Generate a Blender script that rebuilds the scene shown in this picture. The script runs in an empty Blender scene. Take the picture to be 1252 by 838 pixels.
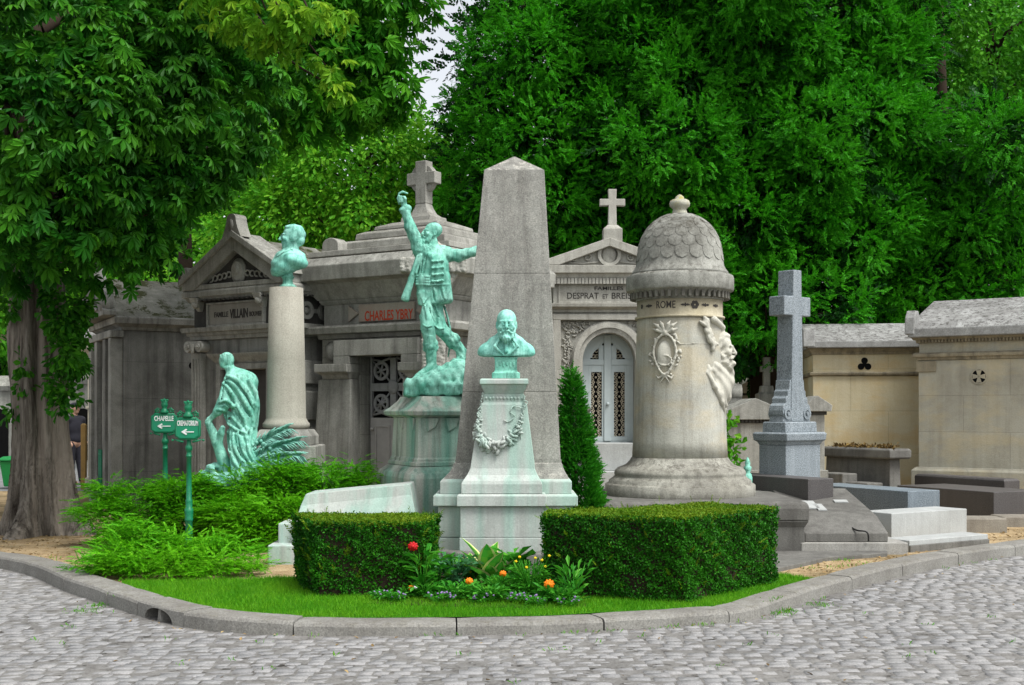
import bpy, bmesh, math, random
import numpy as np
from mathutils import Vector, Matrix
random.seed(7)
RNG = np.random.default_rng(11)
R = math.radians
SC = bpy.context.scene
COL = SC.collection
F, CX, HY, H = 1500.0, 626.0, 505.0, 1.65      # focal length, horizon row and eye height measured on the photograph
GZ = 0.085                                       # height of the planted plot above the road

def W(px, py, d):                               # a point at depth d seen in the photo at px, py
    return Vector(((px - CX) * d / F, d, H + (HY - py) * d / F))
def XY(px, d):
    return (px - CX) * d / F
def ZZ(py, d):
    return H + (HY - py) * d / F
def GD(py, z=GZ):                               # depth of a ground point
    return (H - z) * F / (py - HY)

# ------------------------------------------------------------------ objects
def tag(o, label=None, cat=None, group=None, kind=None):
    if label: o['label'] = label
    if cat: o['category'] = cat
    if group: o['group'] = group
    if kind: o['kind'] = kind
    return o
def thing(name, label, cat, loc=(0, 0, 0), rotz=0.0, group=None):
    o = bpy.data.objects.new(name, None)
    o.empty_display_size = 0.2
    COL.objects.link(o)
    o.location = loc
    o.rotation_euler = (0, 0, rotz)
    return tag(o, label, cat, group)
def link_mesh(name, me, mat, parent=None, bevel=0.0, seg=2):
    o = bpy.data.objects.new(name, me)
    COL.objects.link(o)
    if mat is not None: me.materials.append(mat)
    if parent is not None: o.parent = parent
    if bevel:
        m = o.modifiers.new('bevel', 'BEVEL')
        m.width = bevel; m.segments = seg; m.limit_method = 'ANGLE'; m.angle_limit = R(35)
    return o
def np_mesh(name, V, faces_list, smooth=False):
    """V (n,3); faces_list: list of (m,k) int arrays."""
    me = bpy.data.meshes.new(name)
    V = np.ascontiguousarray(V, dtype=np.float32)
    faces_list = [np.asarray(f, dtype=np.int32) for f in faces_list if len(f)]
    me.vertices.add(len(V)); me.vertices.foreach_set('co', V.ravel())
    nl = sum(f.size for f in faces_list); nf = sum(len(f) for f in faces_list)
    me.loops.add(nl); me.polygons.add(nf)
    me.loops.foreach_set('vertex_index', np.concatenate([f.ravel() for f in faces_list]))
    tot = np.concatenate([np.full(len(f), f.shape[1], dtype=np.int32) for f in faces_list])
    st = np.concatenate([[0], np.cumsum(tot)[:-1]]).astype(np.int32)
    me.polygons.foreach_set('loop_start', st)
    me.polygons.foreach_set('loop_total', tot)
    me.polygons.foreach_set('use_smooth', np.full(nf, bool(smooth)))
    me.update(calc_edges=True)
    me.validate()
    return me

class MB:
    """collects closed shapes; build() links them as one mesh object"""
    def __init__(s): s.v = []; s.f = []; s.sm = []
    def add(s, vs, fs, smooth=False):
        b = len(s.v)
        s.v += [tuple(p) for p in vs]
        for f in fs:
            s.f.append(tuple(i + b for i in f)); s.sm.append(smooth)
        return s
    def box(s, x0, x1, y0, y1, z0, z1):
        vs = [(x, y, z) for z in (z0, z1) for x, y in ((x0, y0), (x1, y0), (x1, y1), (x0, y1))]
        return s.add(vs, [(3, 2, 1, 0), (4, 5, 6, 7), (0, 1, 5, 4), (1, 2, 6, 5), (2, 3, 7, 6), (3, 0, 4, 7)])
    def rings(s, rings, cap=True, smooth=False):
        n = len(rings[0]); vs = [p for r in rings for p in r]; fs = []
        for i in range(len(rings) - 1):
            for j in range(n):
                a, b = i * n + j, i * n + (j + 1) % n
                fs.append((a, b, b + n, a + n))
        s.add(vs, fs, smooth)
        if cap:
            k = len(s.v) - len(vs)
            s.f.append(tuple(k + j for j in reversed(range(n)))); s.sm.append(False)
            s.f.append(tuple(k + (len(rings) - 1) * n + j for j in range(n))); s.sm.append(False)
        return s
    def loft(s, x0, x1, y0, y1, prof):
        """prof: (z, off) or (z, offx, offy) bottom to top: rectangles grown by off"""
        rs = []
        for p in prof:
            z, ox = p[0], p[1]; oy = p[2] if len(p) > 2 else ox
            rs.append([(x0 - ox, y0 - oy, z), (x1 + ox, y0 - oy, z), (x1 + ox, y1 + oy, z), (x0 - ox, y1 + oy, z)])
        return s.rings(rs)
    def lathe(s, prof, n=40, cx=0, cy=0, smooth=True):
        rs = [[(cx + r * math.cos(2 * math.pi * j / n), cy + r * math.sin(2 * math.pi * j / n), z) for j in range(n)] for z, r in prof]
        return s.rings(rs, True, smooth)
    def prism(s, poly, y0, y1):
        """poly in x,z (counter-clockwise seen from -y) pushed from y0 to y1"""
        n = len(poly)
        vs = [(x, y0, z) for x, z in poly] + [(x, y1, z) for x, z in poly]
        fs = [tuple(range(n)), tuple(reversed(range(n, 2 * n)))]
        for j in range(n):
            k = (j + 1) % n
            fs.append((k, j, j + n, k + n))
        return s.add(vs, fs)
    def prism_x(s, poly, x0, x1):
        """poly in y,z pushed along x"""
        n = len(poly)
        vs = [(x0, y, z) for y, z in poly] + [(x1, y, z) for y, z in poly]
        fs = [tuple(range(n)), tuple(reversed(range(n, 2 * n)))]
        for j in range(n):
            k = (j + 1) % n
            fs.append((k, j, j + n, k + n))
        return s.add(vs, fs)
    def prism_z(s, poly, z0, z1):
        n = len(poly)
        vs = [(x, y, z0) for x, y in poly] + [(x, y, z1) for x, y in poly]
        fs = [tuple(reversed(range(n))), tuple(range(n, 2 * n))]
        for j in range(n):
            k = (j + 1) % n
            fs.append((j, k, k + n, j + n))
        return s.add(vs, fs)
    def tube(s, pts, rad, n=8, smooth=True):
        pts = [Vector(p) for p in pts]
        if not hasattr(rad, '__len__'): rad = [rad] * len(pts)
        rs = []; up = None
        for i, p in enumerate(pts):
            t = (pts[min(i + 1, len(pts) - 1)] - pts[max(i - 1, 0)])
            if t.length < 1e-9: t = Vector((0, 0, 1))
            t.normalize()
            if up is None:
                up = Vector((0, 0, 1)) if abs(t.z) < .9 else Vector((1, 0, 0))
            a = t.cross(up)
            if a.length < 1e-6: a = t.cross(Vector((0.3, 1, 0.2)))
            a.normalize(); b = a.cross(t).normalized(); up = b
            rs.append([p + (a * math.cos(2 * math.pi * j / n) + b * math.sin(2 * math.pi * j / n)) * rad[i] for j in range(n)])
        return s.rings(rs, True, smooth)
    def ball(s, c, r, nu=12, nv=8, rot=None):
        r = (r, r, r) if not hasattr(r, '__len__') else r
        rs = []
        for i in range(nv + 1):
            t = math.pi * (i / nv) if 0 < i < nv else (0.02 if i == 0 else math.pi - 0.02)
            ring = []
            for j in range(nu):
                u = 2 * math.pi * j / nu
                q = Vector((r[0] * math.sin(t) * math.cos(u), r[1] * math.sin(t) * math.sin(u), -r[2] * math.cos(t)))
                if rot is not None: q = rot @ q
                ring.append(Vector(c) + q)
            rs.append(ring)
        return s.rings(rs, True, True)
    def disc(s, cx, cz, y0, y1, r, n=24, rz=None):
        rz = rz or r
        return s.prism([(cx + r * math.cos(2 * math.pi * j / n), cz + rz * math.sin(2 * math.pi * j / n)) for j in range(n)], y0, y1)
    def arc_band(s, cx, cz, r0, r1, a0, a1, y0, y1, n=20):
        poly = [(cx + r1 * math.cos(a0 + (a1 - a0) * j / n), cz + r1 * math.sin(a0 + (a1 - a0) * j / n)) for j in range(n + 1)]
        poly += [(cx + r0 * math.cos(a1 + (a0 - a1) * j / n), cz + r0 * math.sin(a1 + (a0 - a1) * j / n)) for j in range(n + 1)]
        for j in range(n):                       # quads keep the ring well formed
            p = [poly[j], poly[j + 1], poly[2 * n + 1 - j - 1], poly[2 * n + 1 - j]]
            s.add([(x, y0, z) for x, z in p] + [(x, y1, z) for x, z in p],
                  [(0, 1, 2, 3), (7, 6, 5, 4), (1, 0, 4, 5), (3, 2, 6, 7)] + ([(0, 3, 7, 4)] if j == 0 else []) + ([(2, 1, 5, 6)] if j == n - 1 else []))
        return s
    def xform(s, i0, M):
        for i in range(i0, len(s.v)): s.v[i] = tuple(M @ Vector(s.v[i]))
        return s
    def mesh(s, name):
        me = bpy.data.meshes.new(name)
        me.from_pydata(s.v, [], s.f)
        me.polygons.foreach_set('use_smooth', s.sm)
        bm = bmesh.new(); bm.from_mesh(me)
        bmesh.ops.recalc_face_normals(bm, faces=bm.faces)
        bm.to_mesh(me); bm.free()
        me.update()
        return me
    def build(s, name, mat, parent=None, bevel=0.0, seg=2):
        return link_mesh(name, s.mesh(name), mat, parent, bevel, seg)

def text_geo(body, width=None, height=None, depth=0.004, bold=0.0):
    """lettering in the x,z plane centred on 0, front towards -y, as (verts, faces)"""
    cu = bpy.data.curves.new('lettering', 'FONT')
    cu.body = body; cu.size = 1.0; cu.extrude = 0.5; cu.align_x = 'CENTER'; cu.resolution_u = 3; cu.offset = bold
    o = bpy.data.objects.new('lettering', cu); COL.objects.link(o)
    dg = bpy.context.evaluated_depsgraph_get(); dg.update()
    me = bpy.data.meshes.new_from_object(o.evaluated_get(dg))
    vs = np.array([v.co[:] for v in me.vertices]); fs = [tuple(p.vertices) for p in me.polygons]
    bpy.data.objects.remove(o); bpy.data.curves.remove(cu); bpy.data.meshes.remove(me)
    lo, hi = vs.min(0), vs.max(0)
    sz = (height / (hi[1] - lo[1])) if height else (width / (hi[0] - lo[0]))
    sx = (width / (hi[0] - lo[0])) if width else sz
    out = np.empty_like(vs)
    out[:, 0] = (vs[:, 0] - (lo[0] + hi[0]) / 2) * sx
    out[:, 2] = (vs[:, 1] - (lo[1] + hi[1]) / 2) * sz
    out[:, 1] = -vs[:, 2] * depth
    return [tuple(p) for p in out], fs

class Fr:
    """a facade: near left-hand corner seen at px, at depth d, turned by th degrees (right end nearer when th > 0)"""
    def __init__(s, px, d, th):
        s.px, s.d, s.th = px, d, R(th)
        s.c, s.s = math.cos(s.th), math.sin(s.th)
        s.X0 = XY(px, d)
    def u(s, px, w=0.0):
        k = (px - CX) / F
        return (k * (s.d + w * s.c) - s.X0 - w * s.s) / (s.c + k * s.s)
    def depth(s, u, w=0.0): return s.d - u * s.s + w * s.c
    def z(s, py, u=0.0, w=0.0): return H + (HY - py) * s.depth(u, w) / F - s.z0
    z0 = 0.0
    def thing(s, name, label, cat, group=None, z0=0.0):
        s.z0 = z0
        return thing(name, label, cat, (s.X0, s.d, z0), -s.th, group)
# ------------------------------------------------------------------ materials
class NT:
    def __init__(s, name):
        s.m = bpy.data.materials.new(name); s.m.use_nodes = True
        s.t = s.m.node_tree; s.t.nodes.clear()
        s.out = s.n('ShaderNodeOutputMaterial')
        s.tc = s.n('ShaderNodeTexCoord')
    def n(s, typ, **kw):
        nd = s.t.nodes.new(typ)
        for k, v in kw.items():
            if k.startswith('i_'): nd.inputs[k[2:].replace('_', ' ')].default_value = v
            else: setattr(nd, k, v)
        return nd
    def l(s, a, b): s.t.links.new(a, b)
    def noise(s, scale, detail=6, rough=.6, vec=None, mapping=None, dist=0.0):
        nd = s.n('ShaderNodeTexNoise'); nd.inputs['Scale'].default_value = scale
        nd.inputs['Detail'].default_value = detail; nd.inputs['Roughness'].default_value = rough
        nd.inputs['Distortion'].default_value = dist
        src = vec or s.tc.outputs['Object']
        if mapping:
            mp = s.n('ShaderNodeMapping'); mp.inputs['Scale'].default_value = mapping
            s.l(src, mp.inputs['Vector']); src = mp.outputs['Vector']
        s.l(src, nd.inputs['Vector'])
        return nd.outputs['Fac']
    def ramp(s, fac, stops):
        r = s.n('ShaderNodeValToRGB')
        e = r.color_ramp.elements
        while len(e) < len(stops): e.new(0.5)
        for el, (p, c) in zip(e, stops):
            el.position = p
            el.color = (c, c, c, 1) if not hasattr(c, '__len__') else (*c, 1)
        s.l(fac, r.inputs['Fac'])
        return r.outputs['Color']
    def mix(s, fac, a, b, mode='MIX'):
        m = s.n('ShaderNodeMix', data_type='RGBA', blend_type=mode)
        for k_, sock, v in ((0, m.inputs[0], fac), (1, m.inputs[6], a), (2, m.inputs[7], b)):
            if isinstance(v, bpy.types.NodeSocket): s.l(v, sock)
            elif hasattr(v, '__len__'): sock.default_value = (*v, 1)
            else: sock.default_value = v if k_ == 0 else (v, v, v, 1)
        return m.outputs[2]
    def math(s, op, a, b=0.0):
        m = s.n('ShaderNodeMath', operation=op)
        for sock, v in ((m.inputs[0], a), (m.inputs[1], b)):
            if isinstance(v, bpy.types.NodeSocket): s.l(v, sock)
            else: sock.default_value = v
        return m.outputs[0]
    def up(s):
        g = s.n('ShaderNodeNewGeometry'); x = s.n('ShaderNodeSeparateXYZ')
        s.l(g.outputs['Normal'], x.inputs[0]); return x.outputs['Z']
    def bump(s, h, strength=.3, dist=.01, prev=None):
        b = s.n('ShaderNodeBump'); b.inputs['Strength'].default_value = strength; b.inputs['Distance'].default_value = dist
        s.l(h, b.inputs['Height'])
        if prev is not None: s.l(prev, b.inputs['Normal'])
        return b.outputs['Normal']
    def principled(s, col, rough=.85, normal=None, spec=.3, metal=0.0):
        p = s.n('ShaderNodeBsdfPrincipled')
        if isinstance(col, bpy.types.NodeSocket): s.l(col, p.inputs['Base Color'])
        else: p.inputs['Base Color'].default_value = (*col, 1)
        if isinstance(rough, bpy.types.NodeSocket): s.l(rough, p.inputs['Roughness'])
        else: p.inputs['Roughness'].default_value = rough
        p.inputs['Specular IOR Level'].default_value = spec
        p.inputs['Metallic'].default_value = metal
        if normal is not None: s.l(normal, p.inputs['Normal'])
        return p.outputs[0]
    def done(s, shader):
        s.l(shader, s.out.inputs['Surface']); return s.m

def lin(r, g, b):
    f = lambda c: (c / 255 / 12.92) if c <= 10 else ((c / 255 + .055) / 1.055) ** 2.4
    return (f(r), f(g), f(b))

def stone(name, base, dark, pale=None, lsc=13, streak=.5, stain=.5, lichen=0.0, lichen_col=(.03, .03, .025), grain=.12, verd=0.0,
          verd_col=(.12, .5, .38), joints=None, bump=.5, rust=0.0, rust_col=(.45, .26, .07), up_dirt=.35):
    t = NT(name); base = (base[0] * .955, base[1] * .995, base[2]); pale = pale and (pale[0] * .955, pale[1] * .995, pale[2])
    pale = pale or tuple(min(1, c * 1.25) for c in base)
    mott = t.noise(2.2, 8, .62)
    c = t.mix(t.ramp(mott, [(.3, 0.0), (.7, 1.0)]), base, pale)
    # soot and damp: large blotches and thin vertical runs
    blot = t.ramp(t.noise(1.3, 7, .68, dist=.6), [(.42, 0.0), (.68, 1.0)])
    c = t.mix(t.math('MULTIPLY', blot, stain), c, dark)
    run = t.ramp(t.noise(1.0, 6, .7, mapping=(9, 9, .55)), [(.48, 0.0), (.72, 1.0)])
    c = t.mix(t.math('MULTIPLY', run, streak), c, dark)
    br_ = t.ramp(t.noise(1.0, 5, .6, mapping=(4.5, 4.5, .22)), [(.46, 0.0), (.7, 1.0)])
    c = t.mix(t.math('MULTIPLY', br_, streak * .55), c, dark)
    if rust:
        rr = t.ramp(t.noise(.9, 5, .6, mapping=(1.2, 1.2, 2.6)), [(.47, 0.0), (.62, 1.0)])
        c = t.mix(t.math('MULTIPLY', rr, rust), c, rust_col)
    if verd:
        vr = t.ramp(t.noise(1.0, 4, .55, mapping=(5, 5, .35)), [(.44, 0.0), (.62, 1.0)])
        c = t.mix(t.math('MULTIPLY', vr, verd), c, verd_col)
    up = t.up()
    upm = t.ramp(up, [(.35, 0.0), (.8, 1.0)])
    if up_dirt:
        ud = t.math('MULTIPLY', upm, t.ramp(t.noise(5, 6, .7), [(.35, 0.0), (.6, up_dirt)]))
        c = t.mix(ud, c, dark)
    if lichen:
        li = t.ramp(t.noise(lsc, 9, .78, dist=.3), [(.5, 0.0), (.57, 1.0)])
        li = t.math('MULTIPLY', li, t.math('ADD', t.math('MULTIPLY', upm, .8), .25))
        c = t.mix(t.math('MULTIPLY', li, lichen), c, lichen_col)
    fine = t.noise(70, 3, .7)
    c = t.mix(grain, c, t.ramp(fine, [(.3, 0.0), (.7, 1.0)]), 'OVERLAY')
    hgt = t.math('ADD', t.math('MULTIPLY', fine, .35), t.noise(14, 6, .7))
    nrm = t.bump(hgt, bump, .012)
    if joints:
        br = t.n('ShaderNodeTexBrick'); br.offset = .5
        br.inputs['Scale'].default_value = 1.0
        br.inputs['Brick Width'].default_value = joints[0]; br.inputs['Row Height'].default_value = joints[1]
        br.inputs['Mortar Size'].default_value = .006; br.inputs['Mortar Smooth'].default_value = .3
        br.inputs['Color1'].default_value = (1, 1, 1, 1); br.inputs['Color2'].default_value = (.88, .88, .88, 1); br.inputs['Mortar'].default_value = (.35, .35, .35, 1)
        sx = t.n('ShaderNodeSeparateXYZ'); cb = t.n('ShaderNodeCombineXYZ')
        t.l(t.tc.outputs['Object'], sx.inputs[0])
        t.l(t.math('ADD', sx.outputs['X'], sx.outputs['Y']), cb.inputs['X']); t.l(sx.outputs['Z'], cb.inputs['Y'])
        t.l(cb.outputs[0], br.inputs['Vector'])
        c = t.mix(.4, c, br.outputs['Color'], 'MULTIPLY')
        nrm = t.bump(br.outputs['Color'], .3, .006, nrm)
    return t.done(t.principled(c, .9, nrm, .2))

def granite(name, base, dark, pale, rough=.55, speck=90):
    t = NT(name)
    c = t.ramp(t.noise(speck, 3, .8), [(.36, dark), (.5, base), (.64, pale)])
    c = t.mix(t.math('MULTIPLY', t.ramp(t.noise(1.6, 6, .65), [(.4, 0.0), (.7, 1.0)]), .35), c, dark)
    c = t.mix(t.math('MULTIPLY', t.ramp(t.noise(1, 5, .65, mapping=(10, 10, .8)), [(.5, 0.0), (.75, 1.0)]), .3), c, pale)
    return t.done(t.principled(c, rough, t.bump(t.noise(speck, 2), .08, .004), .35))

def patina(name, base=(.095, .39, .285), pale=(.29, .63, .51), dark=(.008, .075, .052)):
    t = NT(name)
    c = t.mix(t.ramp(t.noise(5, 7, .65), [(.35, 0.0), (.65, 1.0)]), base, pale)
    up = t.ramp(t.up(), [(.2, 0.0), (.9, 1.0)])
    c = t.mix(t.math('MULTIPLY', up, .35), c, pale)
    run = t.ramp(t.noise(1, 6, .7, mapping=(16, 16, 2.2)), [(.48, 0.0), (.66, 1.0)])
    c = t.mix(t.math('MULTIPLY', run, .65), c, dark)
    spot = t.ramp(t.noise(26, 5, .7), [(.52, 0.0), (.66, 1.0)])
    c = t.mix(t.math('MULTIPLY', spot, .5), c, dark)
    n = t.bump(t.noise(60, 5, .7), .35, .006)
    return t.done(t.principled(c, .62, n, .35))

def leafmat(name, a, b, c3, trans=.35, rough=.5, hue=.0):
    """leaf colours a..b..c3 vary from leaf to leaf"""
    t = NT(name)
    g = t.n('ShaderNodeNewGeometry')
    col = t.ramp(g.outputs['Random Per Island'], [(.0, a), (.55, b), (1.0, c3)])
    big = t.ramp(t.noise(.9, 4, .6), [(.42, 0.0), (.68, 1.0)])
    col = t.mix(t.math('MULTIPLY', big, .55), col, c3)
    low = t.ramp(t.noise(1.5, 4, .6, dist=.4), [(.34, 1.0), (.5, 0.0)])
    col = t.mix(t.math('MULTIPLY', low, .55), col, a)
    p = t.principled(col, rough, None, .12)
    tr = t.n('ShaderNodeBsdfTranslucent'); t.l(col, tr.inputs['Color'])
    mx = t.n('ShaderNodeMixShader'); mx.inputs[0].default_value = trans
    t.l(p, mx.inputs[1]); t.l(tr.outputs[0], mx.inputs[2])
    return t.done(mx.outputs[0])

def plain(name, col, rough=.6, spec=.3, metal=0.0, var=.25, scale=12, bump=.15):
    t = NT(name)
    n = t.noise(scale, 6, .65)
    c = t.mix(t.math('MULTIPLY', t.ramp(n, [(.35, 0.0), (.7, 1.0)]), var), col, tuple(x * .45 for x in col))
    return t.done(t.principled(c, rough, t.bump(t.noise(scale * 5, 4), bump, .004), spec, metal))

M = {}
M['obelisk'] = stone('grey_granite_stone', (.245, .235, .208), (.08, .074, .066), (.32, .305, .272), streak=.5, stain=.4, lichen=.5, lichen_col=(.5, .48, .42), grain=.35)
M['white_stone'] = stone('pale_limestone', (.42, .44, .405), (.15, .15, .135), (.52, .53, .49), streak=.45, stain=.28, verd=.4, verd_col=(.30, .58, .47), grain=.12, up_dirt=.2, bump=.3)
M['verd_stone'] = stone('copper_stained_stone', (.42, .44, .375), (.045, .05, .042), (.54, .54, .47), streak=.75, stain=.35, verd=.5, verd_col=(.13, .44, .33), grain=.15)
M['chapel'] = stone('weathered_chapel_stone', (.315, .302, .265), (.055, .051, .045), (.41, .393, .348), streak=.45, stain=.4, lichen=.35, lichen_col=(.05, .05, .04), grain=.2, joints=(.9, .42))
M['chapel_flat'] = stone('weathered_carved_stone', (.325, .312, .275), (.05, .047, .042), (.43, .412, .368), streak=.5, stain=.4, lichen=.4, lichen_col=(.06, .055, .045), grain=.2)
M['chapel_dark'] = stone('sooty_chapel_stone', (.20, .193, .176), (.034, .033, .030), (.28, .27, .247), streak=.6, stain=.55, grain=.2, joints=(1.3, .6))
M['soot'] = stone('black_crusted_stone', (.065, .06, .054), (.02, .02, .019), (.10, .095, .085), streak=.5, stain=.4, grain=.2)
M['mossy'] = stone('mossy_roof_stone', (.17, .163, .14), (.04, .04, .026), (.25, .24, .21), streak=.2, stain=.4, lichen=1.0, lichen_col=(.03, .034, .010), grain=.2, up_dirt=.4, lsc=3.2)
M['cream'] = stone('cream_limestone', (.52, .47, .37), (.18, .155, .12), (.62, .58, .48), streak=.35, stain=.3, grain=.15)
M['dome'] = stone('lichened_dome_stone', (.29, .28, .245), (.05, .047, .038), (.42, .405, .36), streak=.3, stain=.75, lichen=1.0, lichen_col=(.055, .05, .038), grain=.25)
M['drum'] = stone('pale_drum_stone', (.43, .415, .355), (.14, .13, .105), (.53, .51, .45), streak=.5, stain=.42, rust=.3, rust_col=(.50, .38, .18), grain=.15)
M['drum_base'] = stone('lichened_base_stone', (.31, .29, .24), (.06, .054, .044), (.42, .40, .345), streak=.4, stain=.65, lichen=.6, lichen_col=(.06, .052, .04), grain=.25)
M['grey_slab'] = stone('grey_slab_stone', (.14, .13, .118), (.045, .042, .038), (.20, .19, .17), streak=.35, stain=.45, grain=.2)
M['pale_slab'] = stone('pale_slab_stone', (.37, .37, .355), (.20, .20, .19), (.45, .45, .435), streak=.2, stain=.2, grain=.12)
M['dark_slab'] = granite('dark_granite', (.072, .066, .064), (.040, .037, .036), (.11, .104, .10), .5, 70)
M['blue_granite'] = granite('blue_grey_granite', (.20, .235, .255), (.075, .09, .10), (.38, .42, .44), .55, 75)
M['blue_slab'] = granite('dark_blue_granite', (.15, .185, .21), (.06, .078, .09), (.27, .31, .34), .5, 75)
M['yellow_wall'] = stone('ochre_limestone', (.57, .48, .30), (.30, .23, .13), (.63, .56, .40), streak=.2, stain=.22, rust=.4, rust_col=(.55, .36, .12), grain=.1, joints=(1.4, .8))
M['beige_wall'] = stone('beige_limestone', (.41, .375, .29), (.17, .15, .115), (.49, .46, .375), streak=.25, stain=.35, rust=.35, rust_col=(.58, .46, .23), grain=.12, joints=(1.5, .62))
M['roof_stone'] = stone('lichened_roof_stone', (.25, .24, .225), (.055, .052, .05), (.42, .41, .39), streak=.1, stain=.4, lichen=.9, lichen_col=(.07, .066, .06), grain=.3)
M['trim_stone'] = stone('soot_streaked_trim_stone', (.30, .25, .17), (.045, .04, .034), (.42, .36, .25), streak=.7, stain=.5, grain=.2)
M['kerb'] = stone('kerb_granite', (.21, .195, .175), (.085, .075, .066), (.28, .265, .24), streak=.15, stain=.35, lichen=.3, lichen_col=(.10, .09, .05), grain=.35)
M['patina'] = patina('verdigris_bronze')
M['patina_pale'] = patina('pale_verdigris_bronze', (.16, .52, .42), (.34, .68, .58), (.015, .15, .11))
M['patina_dark'] = patina('streaked_verdigris_bronze', (.11, .37, .29), (.27, .55, .45), (.008, .06, .045))
M['sign_green'] = plain('green_cast_iron_paint', (.006, .19, .085), .45, .4, var=.4, scale=18)
M['sign_plate'] = plain('green_enamel', (.008, .24, .12), .4, .4, var=.15)
M['white_paint'] = plain('white_enamel_lettering', (.8, .82, .8), .5, var=.1)
M['red_paint'] = plain('red_lettering_paint', (.62, .055, .012), .6, var=.5, scale=40)
M['dark_letter'] = plain('darkened_lettering', (.05, .045, .04), .8)
M['iron'] = plain('weathered_grey_iron', (.29, .295, .29), .6, .4, var=.5, scale=16)
M['door_grey'] = plain('grey_painted_door', (.42, .405, .38), .6, var=.35, scale=5)
M['door_blue'] = plain('pale_blue_painted_door', (.48, .55, .55), .55, var=.18, scale=6)
M['scroll'] = plain('tan_wrought_iron', (.40, .36, .27), .6, var=.5, scale=30)
M['black'] = plain('dark_interior', (.006, .006, .006), .9, .1, var=0)
M['bin'] = plain('green_plastic_bin', (.008, .20, .045), .5, .3, var=.3)
M['wood'] = plain('brown_post_wood', (.28, .18, .06), .8, var=.5)
M['cable'] = plain('black_cable', (.015, .014, .014), .5)
M['bark'] = None
def bark():
    t = NT('chestnut_bark')
    rid = t.noise(1, 8, .72, mapping=(13, 13, 1.3), dist=.5)
    pl = t.noise(1, 7, .7, mapping=(34, 34, 9))
    c = t.ramp(rid, [(.34, (.026, .020, .015)), (.48, (.112, .098, .080)), (.66, (.27, .245, .205))])
    c = t.mix(t.math('MULTIPLY', t.ramp(t.noise(1, 5, .6, mapping=(4.5, 4.5, .35)), [(.5, 0.0), (.6, 1.0)]), .5), c, (.36, .31, .25))
    h = t.math('ADD', t.math('MULTIPLY', pl, .5), rid)
    return t.done(t.principled(c, .95, t.bump(h, 1.0, .04), .15))
M['bark'] = bark()
M['twig'] = plain('dark_twig_bark', (.030, .022, .015), .95, .1)
M['chestnut'] = leafmat('chestnut_leaves', (.010, .075, .006), (.026, .16, .009), (.080, .28, .015), .36, .45)
M['chestnut_sunlit_tint'] = leafmat('sunlit_tint_leaves', (.05, .21, .008), (.11, .32, .013), (.24, .42, .022), .45, .5)  # chestnut leaves again, with sunlight put into a brighter yellow-green colour
M['bright'] = leafmat('bright_green_leaves', (.035, .22, .008), (.09, .37, .014), (.22, .50, .03), .45, .5)
M['mid'] = leafmat('mid_green_leaves', (.018, .13, .006), (.045, .25, .010), (.11, .37, .018), .42, .5)
M['yew'] = leafmat('yew_needles', (.016, .15, .004), (.032, .27, .006), (.075, .39, .011), .36, .5)
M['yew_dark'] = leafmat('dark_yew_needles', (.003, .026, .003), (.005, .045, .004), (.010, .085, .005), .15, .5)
M['juniper'] = leafmat('juniper_sprays', (.050, .29, .006), (.105, .42, .009), (.20, .54, .014), .3, .5)
M['thuja'] = leafmat('thuja_sprays', (.010, .12, .006), (.022, .19, .008), (.05, .27, .010), .25, .55)
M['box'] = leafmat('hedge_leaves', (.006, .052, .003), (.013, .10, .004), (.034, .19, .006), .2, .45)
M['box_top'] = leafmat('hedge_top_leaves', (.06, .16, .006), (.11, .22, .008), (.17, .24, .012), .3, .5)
M['grass'] = leafmat('lawn_grass', (.045, .23, .005), (.095, .34, .009), (.18, .42, .018), .35, .5)
M['straw'] = leafmat('dry_leaf_litter', (.10, .06, .02), (.30, .20, .09), (.45, .34, .16), .1, .8)
M['flower_leaf'] = leafmat('flower_foliage', (.02, .18, .012), (.05, .29, .02), (.12, .40, .03), .35, .45)
M['grey_leaf'] = leafmat('grey_green_foliage', (.05, .20, .08), (.09, .28, .12), (.14, .35, .16), .3, .5)
M['hosta_leaf'] = leafmat('variegated_leaf', (.03, .28, .03), (.06, .35, .03), (.14, .42, .04), .35, .4)
M['hosta_edge'] = plain('cream_leaf_margin', (.62, .66, .26), .5, var=.1)
M['red_petal'] = plain('red_petals', (.45, .003, .006), .5, var=.3)
M['orange_petal'] = plain('orange_petals', (.85, .22, .004), .5, var=.2)
M['yellow_petal'] = plain('yellow_petals', (.80, .60, .01), .5, var=.2)
M['violet_petal'] = plain('violet_petals', (.30, .21, .44), .5, var=.3)
M['white_petal'] = plain('white_petals', (.70, .68, .75), .5, var=.1)
def road_mat(name, setts):
    t = NT(name)
    g = t.n('ShaderNodeNewGeometry')
    if setts:
        c = t.ramp(g.outputs['Random Per Island'], [(0, (.188, .187, .187)), (.5, (.22, .219, .218)), (1, (.255, .252, .25))])
    else:
        c = t.ramp(t.noise(9, 6, .7), [(.36, (.022, .019, .016)), (.44, (.12, .115, .107)), (.7, (.19, .186, .178))])
    c = t.mix(t.math('MULTIPLY', t.ramp(t.noise(.55, 6, .65), [(.42, 0.0), (.7, 1.0)]), .35), c, (.30, .285, .26))
    c = t.mix(.3, c, t.ramp(t.noise(55, 4, .75), [(.3, 0.0), (.7, 1.0)]), 'OVERLAY')
    return t.done(t.principled(c, .75, t.bump(t.noise(40, 5, .7), .5, .008), .25))
M['sett'] = road_mat('granite_setts', True)
M['joint'] = road_mat('sett_joint_dirt', False)
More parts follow.
